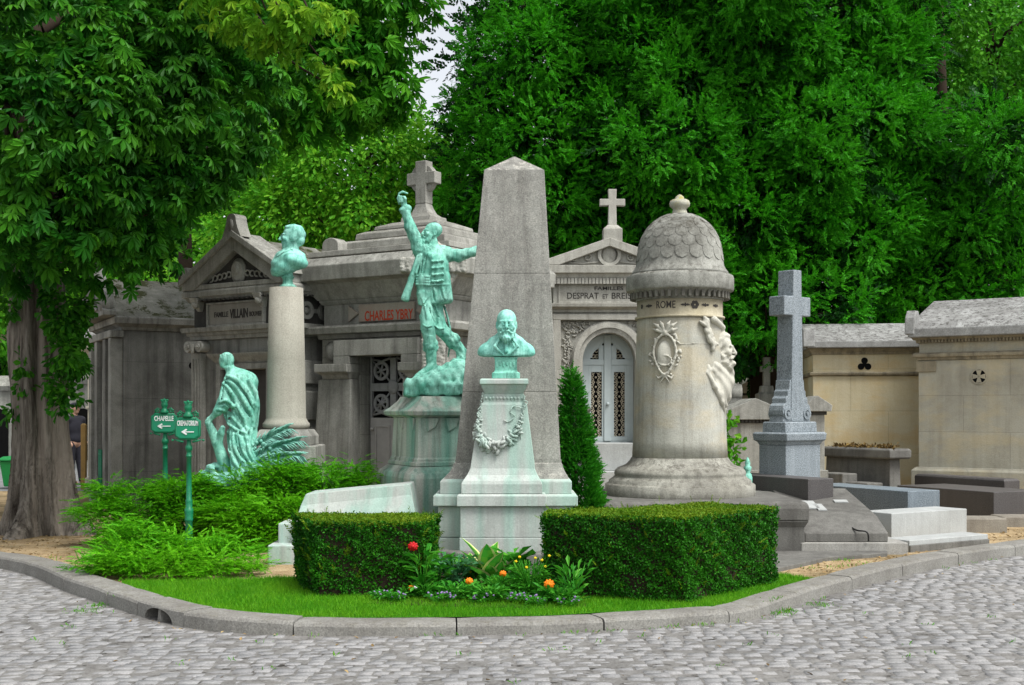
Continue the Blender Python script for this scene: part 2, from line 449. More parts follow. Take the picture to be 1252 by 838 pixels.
def earth():
    t = NT('sandy_earth')
    c = t.ramp(t.noise(6, 8, .7), [(.3, (.20, .135, .07)), (.5, (.34, .25, .14)), (.7, (.46, .36, .22))])
    c = t.mix(t.math('MULTIPLY', t.ramp(t.noise(1.1, 6, .6), [(.45, 0.0), (.62, 1.0)]), .7), c, (.13, .10, .05))
    c = t.mix(.4, c, t.ramp(t.noise(60, 5, .8), [(.3, 0.0), (.7, 1.0)]), 'OVERLAY')
    return t.done(t.principled(c, .95, t.bump(t.noise(30, 6, .75), .8, .02), .1))
M['earth'] = earth()
def turf():
    t = NT('turf_soil')
    c = t.ramp(t.noise(30, 6, .7), [(.3, (.02, .09, .004)), (.7, (.05, .20, .008))])
    return t.done(t.principled(c, .95, t.bump(t.noise(60, 5), .6, .02), .1))
M['turf'] = turf()
def asphalt():
    t = NT('far_road_asphalt')
    c = t.ramp(t.noise(3, 7, .7), [(.3, (.13, .13, .135)), (.7, (.22, .22, .22))])
    return t.done(t.principled(c, .85, None, .2))
M['asphalt'] = asphalt()
# ------------------------------------------------------------------ ground, road, kerb
def catmull(P, n=8):
    P = [np.array(p, float) for p in P]; out = []
    for i in range(len(P) - 1):
        p0, p1, p2, p3 = P[max(i - 1, 0)], P[i], P[i + 1], P[min(i + 2, len(P) - 1)]
        for k in range(n):
            t = k / n
            out.append(.5 * (2 * p1 + (p2 - p0) * t + (2 * p0 - 5 * p1 + 4 * p2 - p3) * t * t + (3 * p1 - p0 - 3 * p2 + p3) * t ** 3))
    out.append(P[-1]); return np.array(out)
KP = [(-24, 21.5), (-13, 17.2), (-8.2, 14.7)]
for px, py in [(0, 695), (90, 726), (179, 755), (230, 767), (297, 774), (400, 777), (560, 776), (677, 774), (760, 769), (845, 764), (915, 758), (957, 745), (1017, 727), (1145, 695), (1252, 678)]:
    d = H * F / (py - HY); KP.append((XY(px, d), d))
KP += [(8.4, 16.2), (14, 20.5), (24, 27)]
KPATH = catmull(KP, 8)
def offset_path(P, w):
    T = np.gradient(P, axis=0); T /= np.linalg.norm(T, axis=1)[:, None]
    return P + np.stack([-T[:, 1], T[:, 0]], 1) * w
KIN = offset_path(KPATH, .27)
def poly_contains(poly, pts):
    x, y = pts[:, 0], pts[:, 1]; ins = np.zeros(len(pts), bool); j = len(poly) - 1
    for i in range(len(poly)):
        xi, yi = poly[i]; xj, yj = poly[j]
        c = ((yi > y) != (yj > y)) & (x < (xj - xi) * (y - yi) / (yj - yi + 1e-12) + xi)
        ins ^= c; j = i
    return ins
OUTER = np.vstack([KPATH, [[60, 90], [-60, 90]]])

def make_road():
    V = [(-300, -60, -.0055), (300, -60, -.0055), (300, 500, -.0055), (-300, 500, -.0055)]
    me = np_mesh('road', np.array(V), [np.array([[0, 1, 2, 3]])])
    o = link_mesh('road_bed', me, M['joint']); tag(o, kind='structure')
    # granite setts, each one a low rounded block
    pos, size = [], []
    y = 4.6
    while y < 21:
        dep = .102 * (1 + .07 * RNG.standard_normal())
        x = -(4 + .52 * y) + RNG.uniform(0, .15)
        lim = 3.4 + .50 * y
        while x < lim:
            w = float(np.clip(RNG.normal(.128, .018), .085, .18))
            pos.append((x + w / 2, y + .035 * math.sin(x * .9 + 1) + .12 * math.cos(x * .35) + RNG.normal(0, .006))); size.append((w, dep)); x += w + .010
        y += dep + .004
    pos = np.array(pos); size = np.array(size)
    probe = offset_path(KPATH, -.05); probe = np.vstack([probe, [[60, 90], [-60, 90]]])
    keep = ~poly_contains(probe, pos); pos, size = pos[keep], size[keep]
    N = len(pos); n = 5
    g = np.linspace(-.5, .5, n); gx, gy = np.meshgrid(g, g, indexing='ij'); gx, gy = gx.ravel(), gy.ravel()
    prof = np.array([-.045, 0, .006, 0, -.045])
    edge = np.maximum(np.abs(gx), np.abs(gy)) * 2
    sgx = np.where(np.abs(gx) > .4, gx, gx * 1.82); sgy = np.where(np.abs(gy) > .4, gy, gy * 1.82)
    z = np.where(edge > .9, -.018, np.where(edge > .4, 0.0, .0022))
    V = np.zeros((N, n * n, 3))
    yaw = RNG.normal(0, .035, N); c, s = np.cos(yaw), np.sin(yaw)
    lx = sgx[None] * size[:, :1]; ly = sgy[None] * size[:, 1:]
    V[..., 0] = pos[:, :1] + lx * c[:, None] - ly * s[:, None]
    V[..., 1] = pos[:, 1:] + lx * s[:, None] + ly * c[:, None]
    tilt = RNG.normal(0, .034, (N, 2))
    V[..., 2] = z[None] + lx * tilt[:, :1] + ly * tilt[:, 1:] + RNG.normal(0, .003, N)[:, None] + RNG.normal(0, .0015, (N, n * n)) - .004
    q = np.array([[i * n + j, (i + 1) * n + j, (i + 1) * n + j + 1, i * n + j + 1] for i in range(n - 1) for j in range(n - 1)])
    Fc = (q[None] + (np.arange(N) * n * n)[:, None, None]).reshape(-1, 4)
    o = link_mesh('road', np_mesh('road', V.reshape(-1, 3), [Fc], True), M['sett']); tag(o, kind='structure')
make_road()

def make_plot():
    P = np.vstack([KIN + 0, [[60, 90], [-60, 90]]])
    vs = [(p[0], p[1], GZ) for p in P]
    me = bpy.data.meshes.new('ground'); me.from_pydata(vs, [], [tuple(range(len(vs)))]); me.update()
    tag(link_mesh('ground', me, M['earth']), kind='structure')
    # the far street on the left, a sheet lying on the ground
    s = MB(); s.add([(-60, 24.5, GZ + .004), (-7, 24.5, GZ + .004), (-11, 62, GZ + .004), (-60, 62, GZ + .004)], [(0, 1, 2, 3)])
    tag(s.build('street', M['asphalt']), kind='structure')
make_plot()

def make_kerb():
    mb = MB()
    seg = np.linalg.norm(np.diff(KPATH, axis=0), axis=1); L = np.concatenate([[0], np.cumsum(seg)])
    Tn = np.gradient(KPATH, axis=0); Tn /= np.linalg.norm(Tn, axis=1)[:, None]
    def at(l):
        return np.array([np.interp(l, L, KPATH[:, 0]), np.interp(l, L, KPATH[:, 1])])
    def nrm(l):
        t = np.array([np.interp(l, L, Tn[:, 0]), np.interp(l, L, Tn[:, 1])]); t /= np.linalg.norm(t)
        return np.array([-t[1], t[0]])
    ld = L[np.argmin(np.linalg.norm(KPATH - np.array([XY(200, 9.75), 9.75]), axis=1))]   # the drain
    l = 0.0; cuts = [0.0]
    while l < L[-1] - 1.5:
        l += RNG.uniform(1.05, 1.45); cuts.append(l)
    cuts.append(L[-1])
    cuts = [c for c in cuts if abs(c - ld) > .75]; cuts += [ld - .42, ld + .36]; cuts = sorted(cuts)
    def hgt(p): return .089 + .04 * min(1, max(0, abs(p[0] - .1) - 1.2) / 2.6)
    prof = [(0, -.05), (0, None), (.018, 'r'), (.13, 't'), (.26, 't'), (.275, 'b'), (.275, -.05)]
    for a, b in zip(cuts[:-1], cuts[1:]):
        drain = abs((a + b) / 2 - (ld - .03)) < .1
        jz = RNG.normal(0, .004); jn = RNG.normal(0, .005)
        a2, b2 = a + .006, b - .006
        if not drain:
            k = max(2, int((b2 - a2) / .15)); rs = []
            for i in range(k + 1):
                l = a2 + (b2 - a2) * i / k; p, n = at(l), nrm(l); h = hgt(p) + jz
                e = .006 if i in (0, k) else 0
                pts = [(jn, -.06), (jn + .004, h - .028 - e), (jn + .016, h - .008 - e), (jn + .04, h - e), (.15, h + .003 - e), (.262, h - e), (.275, h - .015), (.275, -.06)]
                rs.append([(p[0] + n[0] * o_, p[1] + n[1] * o_, z) for o_, z in pts])
            mb.rings(rs)
        else:      # a kerbstone with an arched gully mouth
            def pt(l, o_, z):
                p, n = at(l), nrm(l); return (p[0] + n[0] * o_, p[1] + n[1] * o_, z)
            h = hgt(at((a + b) / 2)) + .004
            ls = np.linspace(a2, b2, 25); m0, m1 = ld - .26, ld + .20
            rs = []
            for l in ls:
                u = (l - (m0 + m1) / 2) / ((m1 - m0) / 2)
                low = -.06 if abs(u) >= 1 else (h - .022) * math.sqrt(max(0, 1 - u * u)) ** .8 - .001
                low = max(low, -.06)
                rs.append([pt(l, 0, low), pt(l, .003, h - .015 if low < h - .02 else low + .004), pt(l, .016, h - .004), pt(l, .13, h), pt(l, .275, h), pt(l, .275, low)])
            mb.rings(rs)
            fin = [pt(ld - .03 + dx, o_, z) for z, w in ((-.05, .045), (h - .02, .012)) for dx, o_ in ((-w, .015), (w, .015), (w, .12), (-w, .12))]
            mb.add(fin, [(3, 2, 1, 0), (4, 5, 6, 7), (0, 1, 5, 4), (1, 2, 6, 5), (2, 3, 7, 6), (3, 0, 4, 7)])
            bk = [pt(l, .26, z) for z in (-.06, h - .01) for l in (m0, m1)]
            mb.add(bk, [(0, 1, 3, 2)])
    o = mb.build('kerb', M['kerb']); tag(o, kind='structure')
make_kerb()

# ------------------------------------------------------------------ scattering of leaves (numpy, one mesh per crown)
def frames(fwd, nrm, roll=None):
    """columns x = forward, z = normal"""
    x = fwd / (np.linalg.norm(fwd, axis=1)[:, None] + 1e-9)
    z = nrm - (nrm * x).sum(1)[:, None] * x
    z /= (np.linalg.norm(z, axis=1)[:, None] + 1e-9)
    y = np.cross(z, x)
    return np.stack([x, y, z], 2)
def scatter(T, Tf, pos, Rm, sc):
    """template verts (k,3), faces list -> merged verts and faces"""
    N, k = len(pos), len(T)
    sc = np.broadcast_to(np.asarray(sc, float).reshape(-1, 1) if np.ndim(sc) < 2 else sc, (N, 3)) if np.ndim(sc) else np.full((N, 3), sc)
    V = np.einsum('nij,nkj->nki', Rm, T[None] * sc[:, None, :]) + pos[:, None, :]
    return V.reshape(-1, 3), [(f[None] + (np.arange(N) * k)[:, None, None]).reshape(-1, f.shape[1]) for f in Tf]
def merge(parts):
    Vs, Fs, b = [], {}, 0
    for V, fl in parts:
        Vs.append(V)
        for f in fl: Fs.setdefault(f.shape[1], []).append(f + b)
        b += len(V)
    return np.vstack(Vs), [np.vstack(f) for f in Fs.values()]
def rdir(n, rng=RNG):
    v = rng.standard_normal((n, 3)); return v / np.linalg.norm(v, axis=1)[:, None]

def t_leaflet(L, w, droop, ang, vs, fs, base, z0=0):
    c, s = math.cos(ang), math.sin(ang); b = len(vs)
    for x, y, z in ((.32, .55, 0), (.70, 1, 0), (1, 0, 0), (.70, -1, 0), (.32, -.55, 0)):
        xx, yy = x * L, y * w; zz = -droop * L * x * x + abs(y) * w * .25 + z0
        vs.append((xx * c - yy * s, xx * s + yy * c, zz))
    fs.append((base, b + 2, b + 1, b)); fs.append((base, b + 4, b + 3, b + 2))
def tpl_chestnut():
    vs, fs = [(0, 0, 0)], []
    for i, a in enumerate((-125, -80, -40, 0, 40, 80, 125)):
        L = (.11, .15, .18, .195, .18, .15, .11)[i]
        t_leaflet(L, L * .19, .55, R(a), vs, fs, 0)
    return np.array(vs), [np.array(fs)]
def tpl_simple(L=.1, w=.03):
    vs, fs = [(0, 0, 0)], []
    t_leaflet(L, w, .3, 0, vs, fs, 0)
    return np.array(vs), [np.array(fs)]
def tpl_spray(n, L, leaf, w, seed, spread=.9, curl=-.25, tri=False):
    """a twig of n narrow leaves on both sides of an axis that bends over"""
    rg = np.random.default_rng(seed); vs, fs = [], []
    for i in range(n):
        t = (i + .6) / n; x = L * t; z = curl * L * t * t
        sd = -1 if i % 2 else 1
        a = sd * spread * (1 - .55 * t) * rg.uniform(.7, 1.2); el = rg.normal(.05, .3)
        l = leaf * (1 - .35 * t) * rg.uniform(.8, 1.2)
        dx, dy, dz = math.cos(a) * l, math.sin(a) * l, math.sin(el) * l + curl * l * .5
        nx, ny = -math.sin(a) * w, math.cos(a) * w
        b = len(vs)
        vs += [(x, 0, z), (x + dx * .5 + nx, dy * .5 + ny, z + dz * .5 + w * .4), (x + dx, dy, z + dz), (x + dx * .5 - nx, dy * .5 - ny, z + dz * .5 + w * .4)]
        fs.append((b, b + 3, b + 2, b + 1))
    return np.array(vs), [np.array(fs)]

def clumps(blobs, per_area, jitter=.16, shell=(.72, 1.04), front=None, rng=RNG):
    """points and outward directions on the shells of ellipsoid blobs, those buried in another blob dropped"""
    C = np.array([b[0] for b in blobs]); Rr = np.array([b[1] if hasattr(b[1], '__len__') else (b[1],) * 3 for b in blobs], float)
    P, D = [], []
    for c, r in zip(C, Rr):
        n = max(4, int(per_area * 4 * math.pi * (r.mean() ** 2)))
        d = rdir(n, rng)
        if front is not None:
            d = d[(d[:, 1] < front) | (rng.random(n) < .12)]
        p = c + d * r * rng.uniform(*shell, (len(d), 1)) + rng.normal(0, jitter * r.mean(), (len(d), 3))
        P.append(p); D.append(d)
    P, D = np.vstack(P), np.vstack(D)
    q = (((P[:, None] - C[None]) / Rr[None]) ** 2).sum(2).min(1)
    k = q > .30
    return P[k], D[k]
def crown(name, mat, blobs, tpl, per_area, leaves, spread, scale, parent, up=.5, droop=.3, front=.35, shell=(.72, 1.04), roll=.5, seed=1):
    rng = np.random.default_rng(seed)
    P, D = clumps(blobs, per_area, front=front, shell=shell, rng=rng)
    parts = []
    for tp in tpl:
        n = max(1, int(len(P) * leaves / len(tpl)))
        idx = rng.integers(0, len(P), n)
        off = rdir(n, rng) * spread * rng.random((n, 1)) ** .5
        pos = P[idx] + off
        out = D[idx] * .8 + off / spread * .9 + rng.normal(0, .35, (n, 3))
        out[:, 2] -= droop
        nr = D[idx] * .5 + rng.normal(0, roll, (n, 3)) + np.array([0, 0, up])
        sc = scale * rng.uniform(.7, 1.25, n)
        parts.append(scatter(tp[0], tp[1], pos, frames(out, nr), sc))
    V, fl = merge(parts)
    return link_mesh(name, np_mesh(name, V, fl), mat, parent)
def limb(mb, a, b, r0, r1, bend=.12, n=7, seed=0):
    rg = np.random.default_rng(seed); a, b = Vector(a), Vector(b); L = (b - a).length
    o1 = Vector(rg.normal(0, bend * L, 3)); pts = []
    for i in range(n):
        t = i / (n - 1); pts.append(a.lerp(b, t) + o1 * math.sin(math.pi * t) + Vector((0, 0, .12 * L * math.sin(math.pi * t))))
    mb.tube(pts, [r0 + (r1 - r0) * i / (n - 1) for i in range(n)], 8)
def B(px, py, d, rpx, fx=1, fy=1, fz=1):
    p = W(px, py, d); r = rpx * d / F
    return (np.array(p), (r * fx, r * fy, r * fz))
# ------------------------------------------------------------------ trees
T_CH = [tpl_chestnut()]
T_SIM = [tpl_simple(.11, .034)]
T_YEW = [tpl_spray(13, .20, .062, .0165, s, .95, -.2) for s in (1, 2, 3)]
T_JUN = [tpl_spray(30, .17, .034, .006, s, .7, -.08) for s in (4, 5, 6)]
T_THU = [tpl_spray(14, .15, .045, .009, s, .8, .1) for s in (7, 8)]

def tree(name, label, cat, base, group=None):
    return thing(name, label, cat, base, 0, group)
def sub(blobs, base):
    return [(b[0] - np.array(base), b[1]) for b in blobs]

def chestnut():
    bx, bd = XY(56, 15.9), 15.9
    base = (bx, bd, GZ)
    t = tree('horse_chestnut_tree', 'large old horse chestnut with fluted bark and leafy shoots on its trunk beside the kerb', 'tree', base)
    # fluted trunk with flaring roots
    nz, na = 90, 160; rg = np.random.default_rng(3)
    zz = np.concatenate([np.linspace(-.15, 1.0, 50), np.linspace(1.05, 5.2, nz - 50)])
    th = np.linspace(0, 2 * np.pi, na, endpoint=False)
    fl = sum(a * np.cos(k * th + p) for k, a, p in ((3, .03, .6), (5, .05, 1.9), (7, .035, .2), (9, .045, 2.6), (13, .025, 1.0), (17, .014, .5)))
    roots = np.clip(sum(a * np.cos(k * th + p) for k, a, p in ((4, .5, 1.2), (5, .5, 2.1), (7, .45, .4))), -.3, 1.4)
    V = np.zeros((nz, na, 3))
    for i, z in enumerate(zz):
        f = math.exp(-max(z, -.1) / .28)
        wob = .015 * np.cos(23 * th + z * 2.1) + .012 * np.cos(31 * th - z * 3.3)
        r = (.350 - .010 * z) * (1 + fl * (1.45 + .9 * f) + wob) + f * (.15 + .22 * roots)
        r = r + .02 * np.sin(z * 3 + 2 * th)
        V[i, :, 0] = r * np.cos(th) - .05 * z + .02 * z * z * .3; V[i, :, 1] = r * np.sin(th); V[i, :, 2] = z
    V += rg.normal(0, .004, V.shape)
    q = np.array([[i * na + j, i * na + (j + 1) % na, (i + 1) * na + (j + 1) % na, (i + 1) * na + j] for i in range(nz - 1) for j in range(na)])
    link_mesh('trunk', np_mesh('trunk', V.reshape(-1, 3), [q], True), M['bark'], t)
    blobs = [B(*a) for a in [(-30, 50, 14, 85), (50, 30, 13.6, 80), (140, 40, 14, 80), (215, 30, 14.6, 75), (20, 150, 13.1, 75), (105, 140, 13.4, 75), (185, 130, 14.2, 75),
        (255, 120, 15, 62), (45, 245, 13.2, 62), (-15, 250, 14, 62), (120, 225, 13.7, 62), (185, 225, 14.3, 62), (240, 188, 15, 44), (70, 290, 13.8, 42), (140, 300, 14.2, 46),
        (178, 270, 14.7, 34), (236, 236, 15.2, 28), (158, 322, 15, 18), (118, 328, 14.8, 26), (282, 160, 15.5, 38), (20, 298, 15.0, 40), (285, 200, 15.6, 26), (203, 303, 15.3, 20), (290, 70, 15.4, 55),
        (60, 150, 17.5, 130), (200, 130, 18, 120), (280, 60, 18.2, 90), (60, 260, 17.2, 60), (165, 235, 17.2, 75)]]
    lm = MB(); b0 = Vector((bx - .15, bd, 3.6))
    for i, (c, r) in enumerate(blobs):
        limb(lm, b0 + Vector((0, 0, .5 * (i % 4))) - Vector(base), Vector(c) - Vector(base), .13 if i > 23 else .075, .012, .1, 8, i)
    lm.build('limbs', M['twig'], t)
    crown('crown', M['chestnut'], sub(blobs, base), T_CH, 10.5, 10, .24, .74, t, up=.85, droop=.55, front=.45, roll=.35, seed=5)
    # epicormic shoots hugging the trunk
    sh = [B(*a) for a in [(76, 400, 15.35, 17), (72, 372, 15.4, 18), (80, 432, 15.3, 16), (92, 448, 15.5, 14), (74, 474, 15.35, 13), (86, 488, 15.4, 11), (74, 500, 15.35, 8), (23, 448, 15.6, 10), (27, 474, 15.6, 9), (20, 503, 15.7, 8), (88, 408, 15.6, 16), (95, 380, 15.6, 16), (12, 375, 15.6, 14), (98, 425, 15.6, 11)]]
    crown('trunk_shoots', M['chestnut'], sub(sh, base), [tpl_simple(.10, .034)], 75, 8, .08, 1.0, t, up=.5, droop=.5, front=.5, roll=.4, seed=6)
    # bough hanging in front, its sunlight painted in as yellow-green leaves
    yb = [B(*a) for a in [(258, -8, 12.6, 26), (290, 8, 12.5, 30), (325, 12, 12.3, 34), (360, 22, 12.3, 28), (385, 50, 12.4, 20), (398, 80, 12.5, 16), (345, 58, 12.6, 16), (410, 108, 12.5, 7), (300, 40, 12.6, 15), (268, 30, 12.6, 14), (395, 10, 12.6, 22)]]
    bm_ = MB()
    for i, (c, r) in enumerate(yb): limb(bm_, Vector(W(230, -60, 13.8)) - Vector(base), Vector(c) - Vector(base), .03, .008, .08, 7, 40 + i)
    bm_.build('bough', M['twig'], t)
    o = crown('sunlit_tint_foliage', M['chestnut_sunlit_tint'], sub(yb, base), T_CH, 16, 6, .17, .58, t, up=1.0, droop=.5, front=.6, roll=.3, seed=8)
    o['label'] = 'chestnut leaves at the end of a bough, coloured yellow green as if sunlit'
chestnut()

def broadleaf(name, label, mat, trunk_px, d, pts, tpl, per, leaves, scale, seed, spread=.4, trunk_r=.2, front=.4, group=None, limb_r=.05):
    base = (XY(trunk_px, d), d, GZ); t = tree(name, label, 'tree', base, group)
    blobs = sub([B(*a) for a in pts], base)
    mb = MB(); top = 3.2
    mb.tube([(0, 0, -.1), (.05, 0, 1.2), (0, .1, 2.4), (.05, 0, top), (0, 0, top + 2.5)], [trunk_r * 1.5, trunk_r, trunk_r * .9, trunk_r * .8, trunk_r * .5], 12)
    mb.build('trunk', M['twig'], t)
    lm = MB()
    for i, (c, r) in enumerate(blobs): limb(lm, (0, 0, max(top + .4 * (i % 5), c[2] - 1.0)), c, limb_r, .012, .06, 7, seed + i)
    lm.build('limbs', M['twig'], t)
    crown('crown', mat, blobs, tpl, per, leaves, spread, scale, t, up=.7, droop=.35, front=front, roll=.5, seed=seed)
    return t
broadleaf('broadleaf_tree', 'mid green chestnut whose crown frames the gap of white sky beside the dark conifer', M['mid'], 225, 22.5,
          [(385, 10, 20, 62), (455, 5, 20, 55), (492, -12, 20, 30), (430, 75, 20, 58), (476, 58, 20.3, 26), (360, 90, 19.5, 52), (395, 125, 20, 45), (450, 115, 20.5, 36), (486, 122, 20.6, 24),
           (345, 165, 20, 34), (400, 60, 21.5, 80), (335, 20, 19.5, 60)], T_CH, 7, 7.5, 1.0, 21, .32, limb_r=.03)
broadleaf('broadleaf_tree', 'bright green leafy tree rising behind the stepped roof with the wheel cross', M['bright'], 440, 30,
          [(345, 215, 30, 48), (400, 205, 29.5, 52), (455, 195, 29.5, 52), (505, 205, 30, 42), (380, 265, 29.5, 50), (440, 258, 29.5, 52), (495, 255, 30, 42), (330, 275, 30, 42), (300, 290, 30.5, 40),
           (420, 160, 31, 60), (480, 165, 31, 45), (520, 180, 31, 22), (520, 235, 31, 28), (410, 300, 30, 36), (360, 305, 30, 36), (450, 230, 32, 90), (350, 250, 32, 80), (365, 160, 31, 50)], T_SIM, 7.5, 20, 1.3, 22, .4)
broadleaf('broadleaf_tree', 'bright green tree glimpsed under the chestnut leaves above the mossy tomb roof', M['bright'], 195, 34,
          [(90, 300, 34, 60), (160, 310, 34, 55), (225, 318, 34, 50), (265, 340, 34, 36), (190, 345, 34, 40), (120, 345, 34, 40), (20, 320, 36, 60), (-20, 380, 36, 40), (130, 280, 36, 90)], T_SIM, 4.5, 15, 1.35, 23, .45)
broadleaf('broadleaf_tree', 'leafy tree with bare dark limbs at the upper right corner behind the yew', M['mid'], 1215, 31,
          [(1165, 15, 30, 38), (1205, 60, 30, 42), (1245, 30, 30, 36), (1180, 110, 30, 40), (1230, 120, 30.5, 42), (1265, 90, 31, 40), (1255, 180, 31, 46), (1200, 170, 31, 40), (1280, 10, 31, 40), (1160, -30, 31, 45), (1200, 30, 32, 70), (1240, 130, 32, 80)], T_SIM, 5.5, 18, 1.4, 24, .45, limb_r=.07)

def yew(label, trunk_px, d, pts, seed, dens=1.0, mat='yew'):
    base = (XY(trunk_px, d), d, GZ); t = tree('yew_tree', label, 'tree', base, 'dark conifers behind the tombs')
    blobs = sub([B(*a) for a in pts], base)
    mb = MB(); mb.tube([(0, 0, -.1), (.1, 0, 2), (0, .1, 4.5), (0, 0, 8.5), (0, 0, 11)], [.42, .33, .27, .17, .06], 14); mb.build('trunk', M['twig'], t)
    lm = MB(); rg = np.random.default_rng(seed)
    for i, (c, r) in enumerate(blobs): limb(lm, (0, 0, max(1.8, c[2] - 1.2)), c, .06, .012, .08, 6, seed * 50 + i)
    lm.build('limbs', M['twig'], t)
    crown('crown', M[mat], blobs, T_YEW, 9.0 * dens, 13, .23, 1.0, t, up=.6, droop=-.05, front=.2, roll=.55, shell=(.7, 1.1), seed=seed)
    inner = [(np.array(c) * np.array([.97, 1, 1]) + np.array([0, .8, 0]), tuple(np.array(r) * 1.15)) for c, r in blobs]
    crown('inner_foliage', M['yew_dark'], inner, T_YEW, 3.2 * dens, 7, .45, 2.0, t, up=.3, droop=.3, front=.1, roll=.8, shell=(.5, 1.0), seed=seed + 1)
rg = np.random.default_rng(77)
ptsA = [(612, -25, 27.5, 30), (640, 15, 27, 42), (600, 60, 27.3, 38), (655, 75, 26.6, 50), (585, 115, 27.5, 32), (625, 135, 26.8, 46), (590, 185, 27.4, 40), (655, 170, 26.4, 50), (570, 235, 27.8, 36), (625, 235, 26.8, 48),
        (680, 240, 26.4, 46), (572, 290, 28, 36), (625, 300, 27.2, 46), (690, 310, 27, 44), (700, 120, 26.8, 48), (690, 30, 27, 50), (560, 330, 28.5, 30), (660, 350, 27.5, 40), (650, 200, 28.5, 90), (640, 80, 28.5, 70)]
yew('dark green yew with a ragged pointed outline against the white sky gap', 640, 28, ptsA, 31)
def grid(x0, x1, y0, y1, step, xc, dc, bulge, wid, rmin, rmax):
    out = []
    y = y0
    k = 0
    while y < y1:
        x = x0 + (step * .5 if k % 2 else 0)
        while x < x1:
            px, py = x + rg.normal(0, step * .22), y + rg.normal(0, step * .2)
            out.append((px, py, dc + bulge * ((px - xc) / wid) ** 2 + rg.normal(0, .45), rg.uniform(rmin, rmax))); x += step
        y += step * .8; k += 1
    return out
yew('broad bright yew filling the background between the scaled dome and the granite cross', 930, 27.5, grid(735, 1085, -50, 400, 66, 910, 25.6, 1.6, 180, 36, 54) + [(x, y, 28.3, 95) for x in (780, 900, 1020) for y in (0, 130, 260, 360)], 33)
yew('spreading yew above the yellow chapels at the right edge', 1150, 28.5, grid(1060, 1300, 175, 372, 60, 1170, 26.6, 1.0, 120, 34, 48) + grid(1075, 1140, -40, 180, 55, 1110, 26.8, .6, 90, 32, 42) + [(1130, 280, 28.8, 90), (1230, 300, 28.8, 90)], 35)

def woodland():
    rg = np.random.default_rng(5); pts = []
    for px in range(-160, 1420, 62):
        for py in (-20, 40, 95, 150, 215, 285, 350, 420):
            if 430 < px < 660 and py < 200: continue
            pts.append((px + rg.normal(0, 14), py + rg.normal(0, 14), 46 + rg.normal(0, 2), rg.uniform(45, 65)))
    o = crown('woodland', M['mid'], [B(*a) for a in pts], T_SIM, 2.6, 11, .9, 3.2, None, up=.6, droop=.3, front=.1, roll=.6, seed=50)
    tag(o, kind='stuff')
woodland()

# ------------------------------------------------------------------ hedges
def hedge(label, foot, h, seed):
    foot = np.array(foot); c = foot.mean(0); rg = np.random.default_rng(seed)
    t = thing('clipped_hedge', label, 'hedge', (c[0], c[1], GZ), 0, 'clipped hedges flanking the flower bed')
    P = foot - c; n = len(P)
    core = MB(); ins = P * .955
    core.rings([[(*p, -.02) for p in ins], [(*p, h - .035) for p in ins]]); core.build('twig_core', M['twig'], t)
    pos, nr = [], []
    for i in range(n):
        a, b = P[i], P[(i + 1) % n]; L = np.linalg.norm(b - a); m = int(L * h * 11000)
        u, v = rg.random(m), rg.random(m) ** .92
        nn = np.array([(b - a)[1], -(b - a)[0]]) / L
        wav = .016 * np.sin(u * L * 9 + v * 5 + i) + .012 * np.sin(u * L * 23 + 3 * v * 9)
        dep = wav - np.abs(rg.normal(0, .020, m)) + .008
        xy = a + (b - a) * u[:, None] + nn * dep[:, None]
        z = v * h + rg.normal(0, .006, m)
        hole = (np.sin(u * L * 6.1 + seed) * np.sin(v * 8 + u * L * 3.7 + seed) > .72) & (v < .45) & (rg.random(m) < .75)
        k = ~hole
        pos.append(np.column_stack([xy, z])[k]); nr.append(np.tile([*nn, .15], (m, 1))[k])
    pos, nr = np.vstack(pos), np.vstack(nr); m = len(pos)
    T = tpl_simple(.021, .0078)
    fw = rg.normal(0, 1, (m, 3)) + nr * .5 + np.array([0, 0, .5])
    V, fl = scatter(T[0], T[1], pos, frames(fw, nr + rg.normal(0, .55, (m, 3))), rg.uniform(.7, 1.35, m))
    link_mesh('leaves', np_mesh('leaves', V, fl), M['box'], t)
    # stray shoots that escaped the shears
    k = rg.integers(0, len(pos), 170); k = k[pos[k][:, 2] > .1]; up_ = rg.normal(0, .35, (len(k), 3)) + nr[k] + np.array([0, 0, .9])
    S1 = tpl_spray(9, .085, .024, .006, seed, .8, -.1); V, fl = scatter(S1[0], S1[1], pos[k], frames(up_, rg.normal(0, 1, (len(k), 3))), rg.uniform(.6, 1.3, len(k)))
    top_ = np.column_stack([foot.mean(0) * 0 + (P[rg.integers(0, n, 90)] * rg.uniform(.1, .95, (90, 1))), np.full(90, h - .01)])
    V2, fl2 = scatter(S1[0], S1[1], top_, frames(rg.normal(0, .4, (90, 3)) + np.array([0, 0, 1.]), rg.normal(0, 1, (90, 3))), rg.uniform(.4, .8, 90))
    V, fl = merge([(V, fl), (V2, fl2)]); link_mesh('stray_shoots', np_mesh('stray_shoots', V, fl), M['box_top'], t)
    lo, hi = P.min(0), P.max(0); m = int((hi - lo).prod() * 14000)
    q = lo + (hi - lo) * rg.random((m, 2)); q = q[poly_contains(P, q)]; m = len(q)
    z = h + .012 * np.sin(q[:, 0] * 8) * np.sin(q[:, 1] * 7) - np.abs(rg.normal(0, .016, m)) + .010
    fw = rg.normal(0, 1, (m, 3)); nn = np.tile([0, 0, 1.0], (m, 1)) + rg.normal(0, .5, (m, 3))
    V, fl = scatter(T[0], T[1], np.column_stack([q, z]), frames(fw, nn), rg.uniform(.6, 1.2, m))
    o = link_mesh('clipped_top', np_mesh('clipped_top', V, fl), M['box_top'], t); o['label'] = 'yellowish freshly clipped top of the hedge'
def fx(px, d): return (XY(px, d), d)
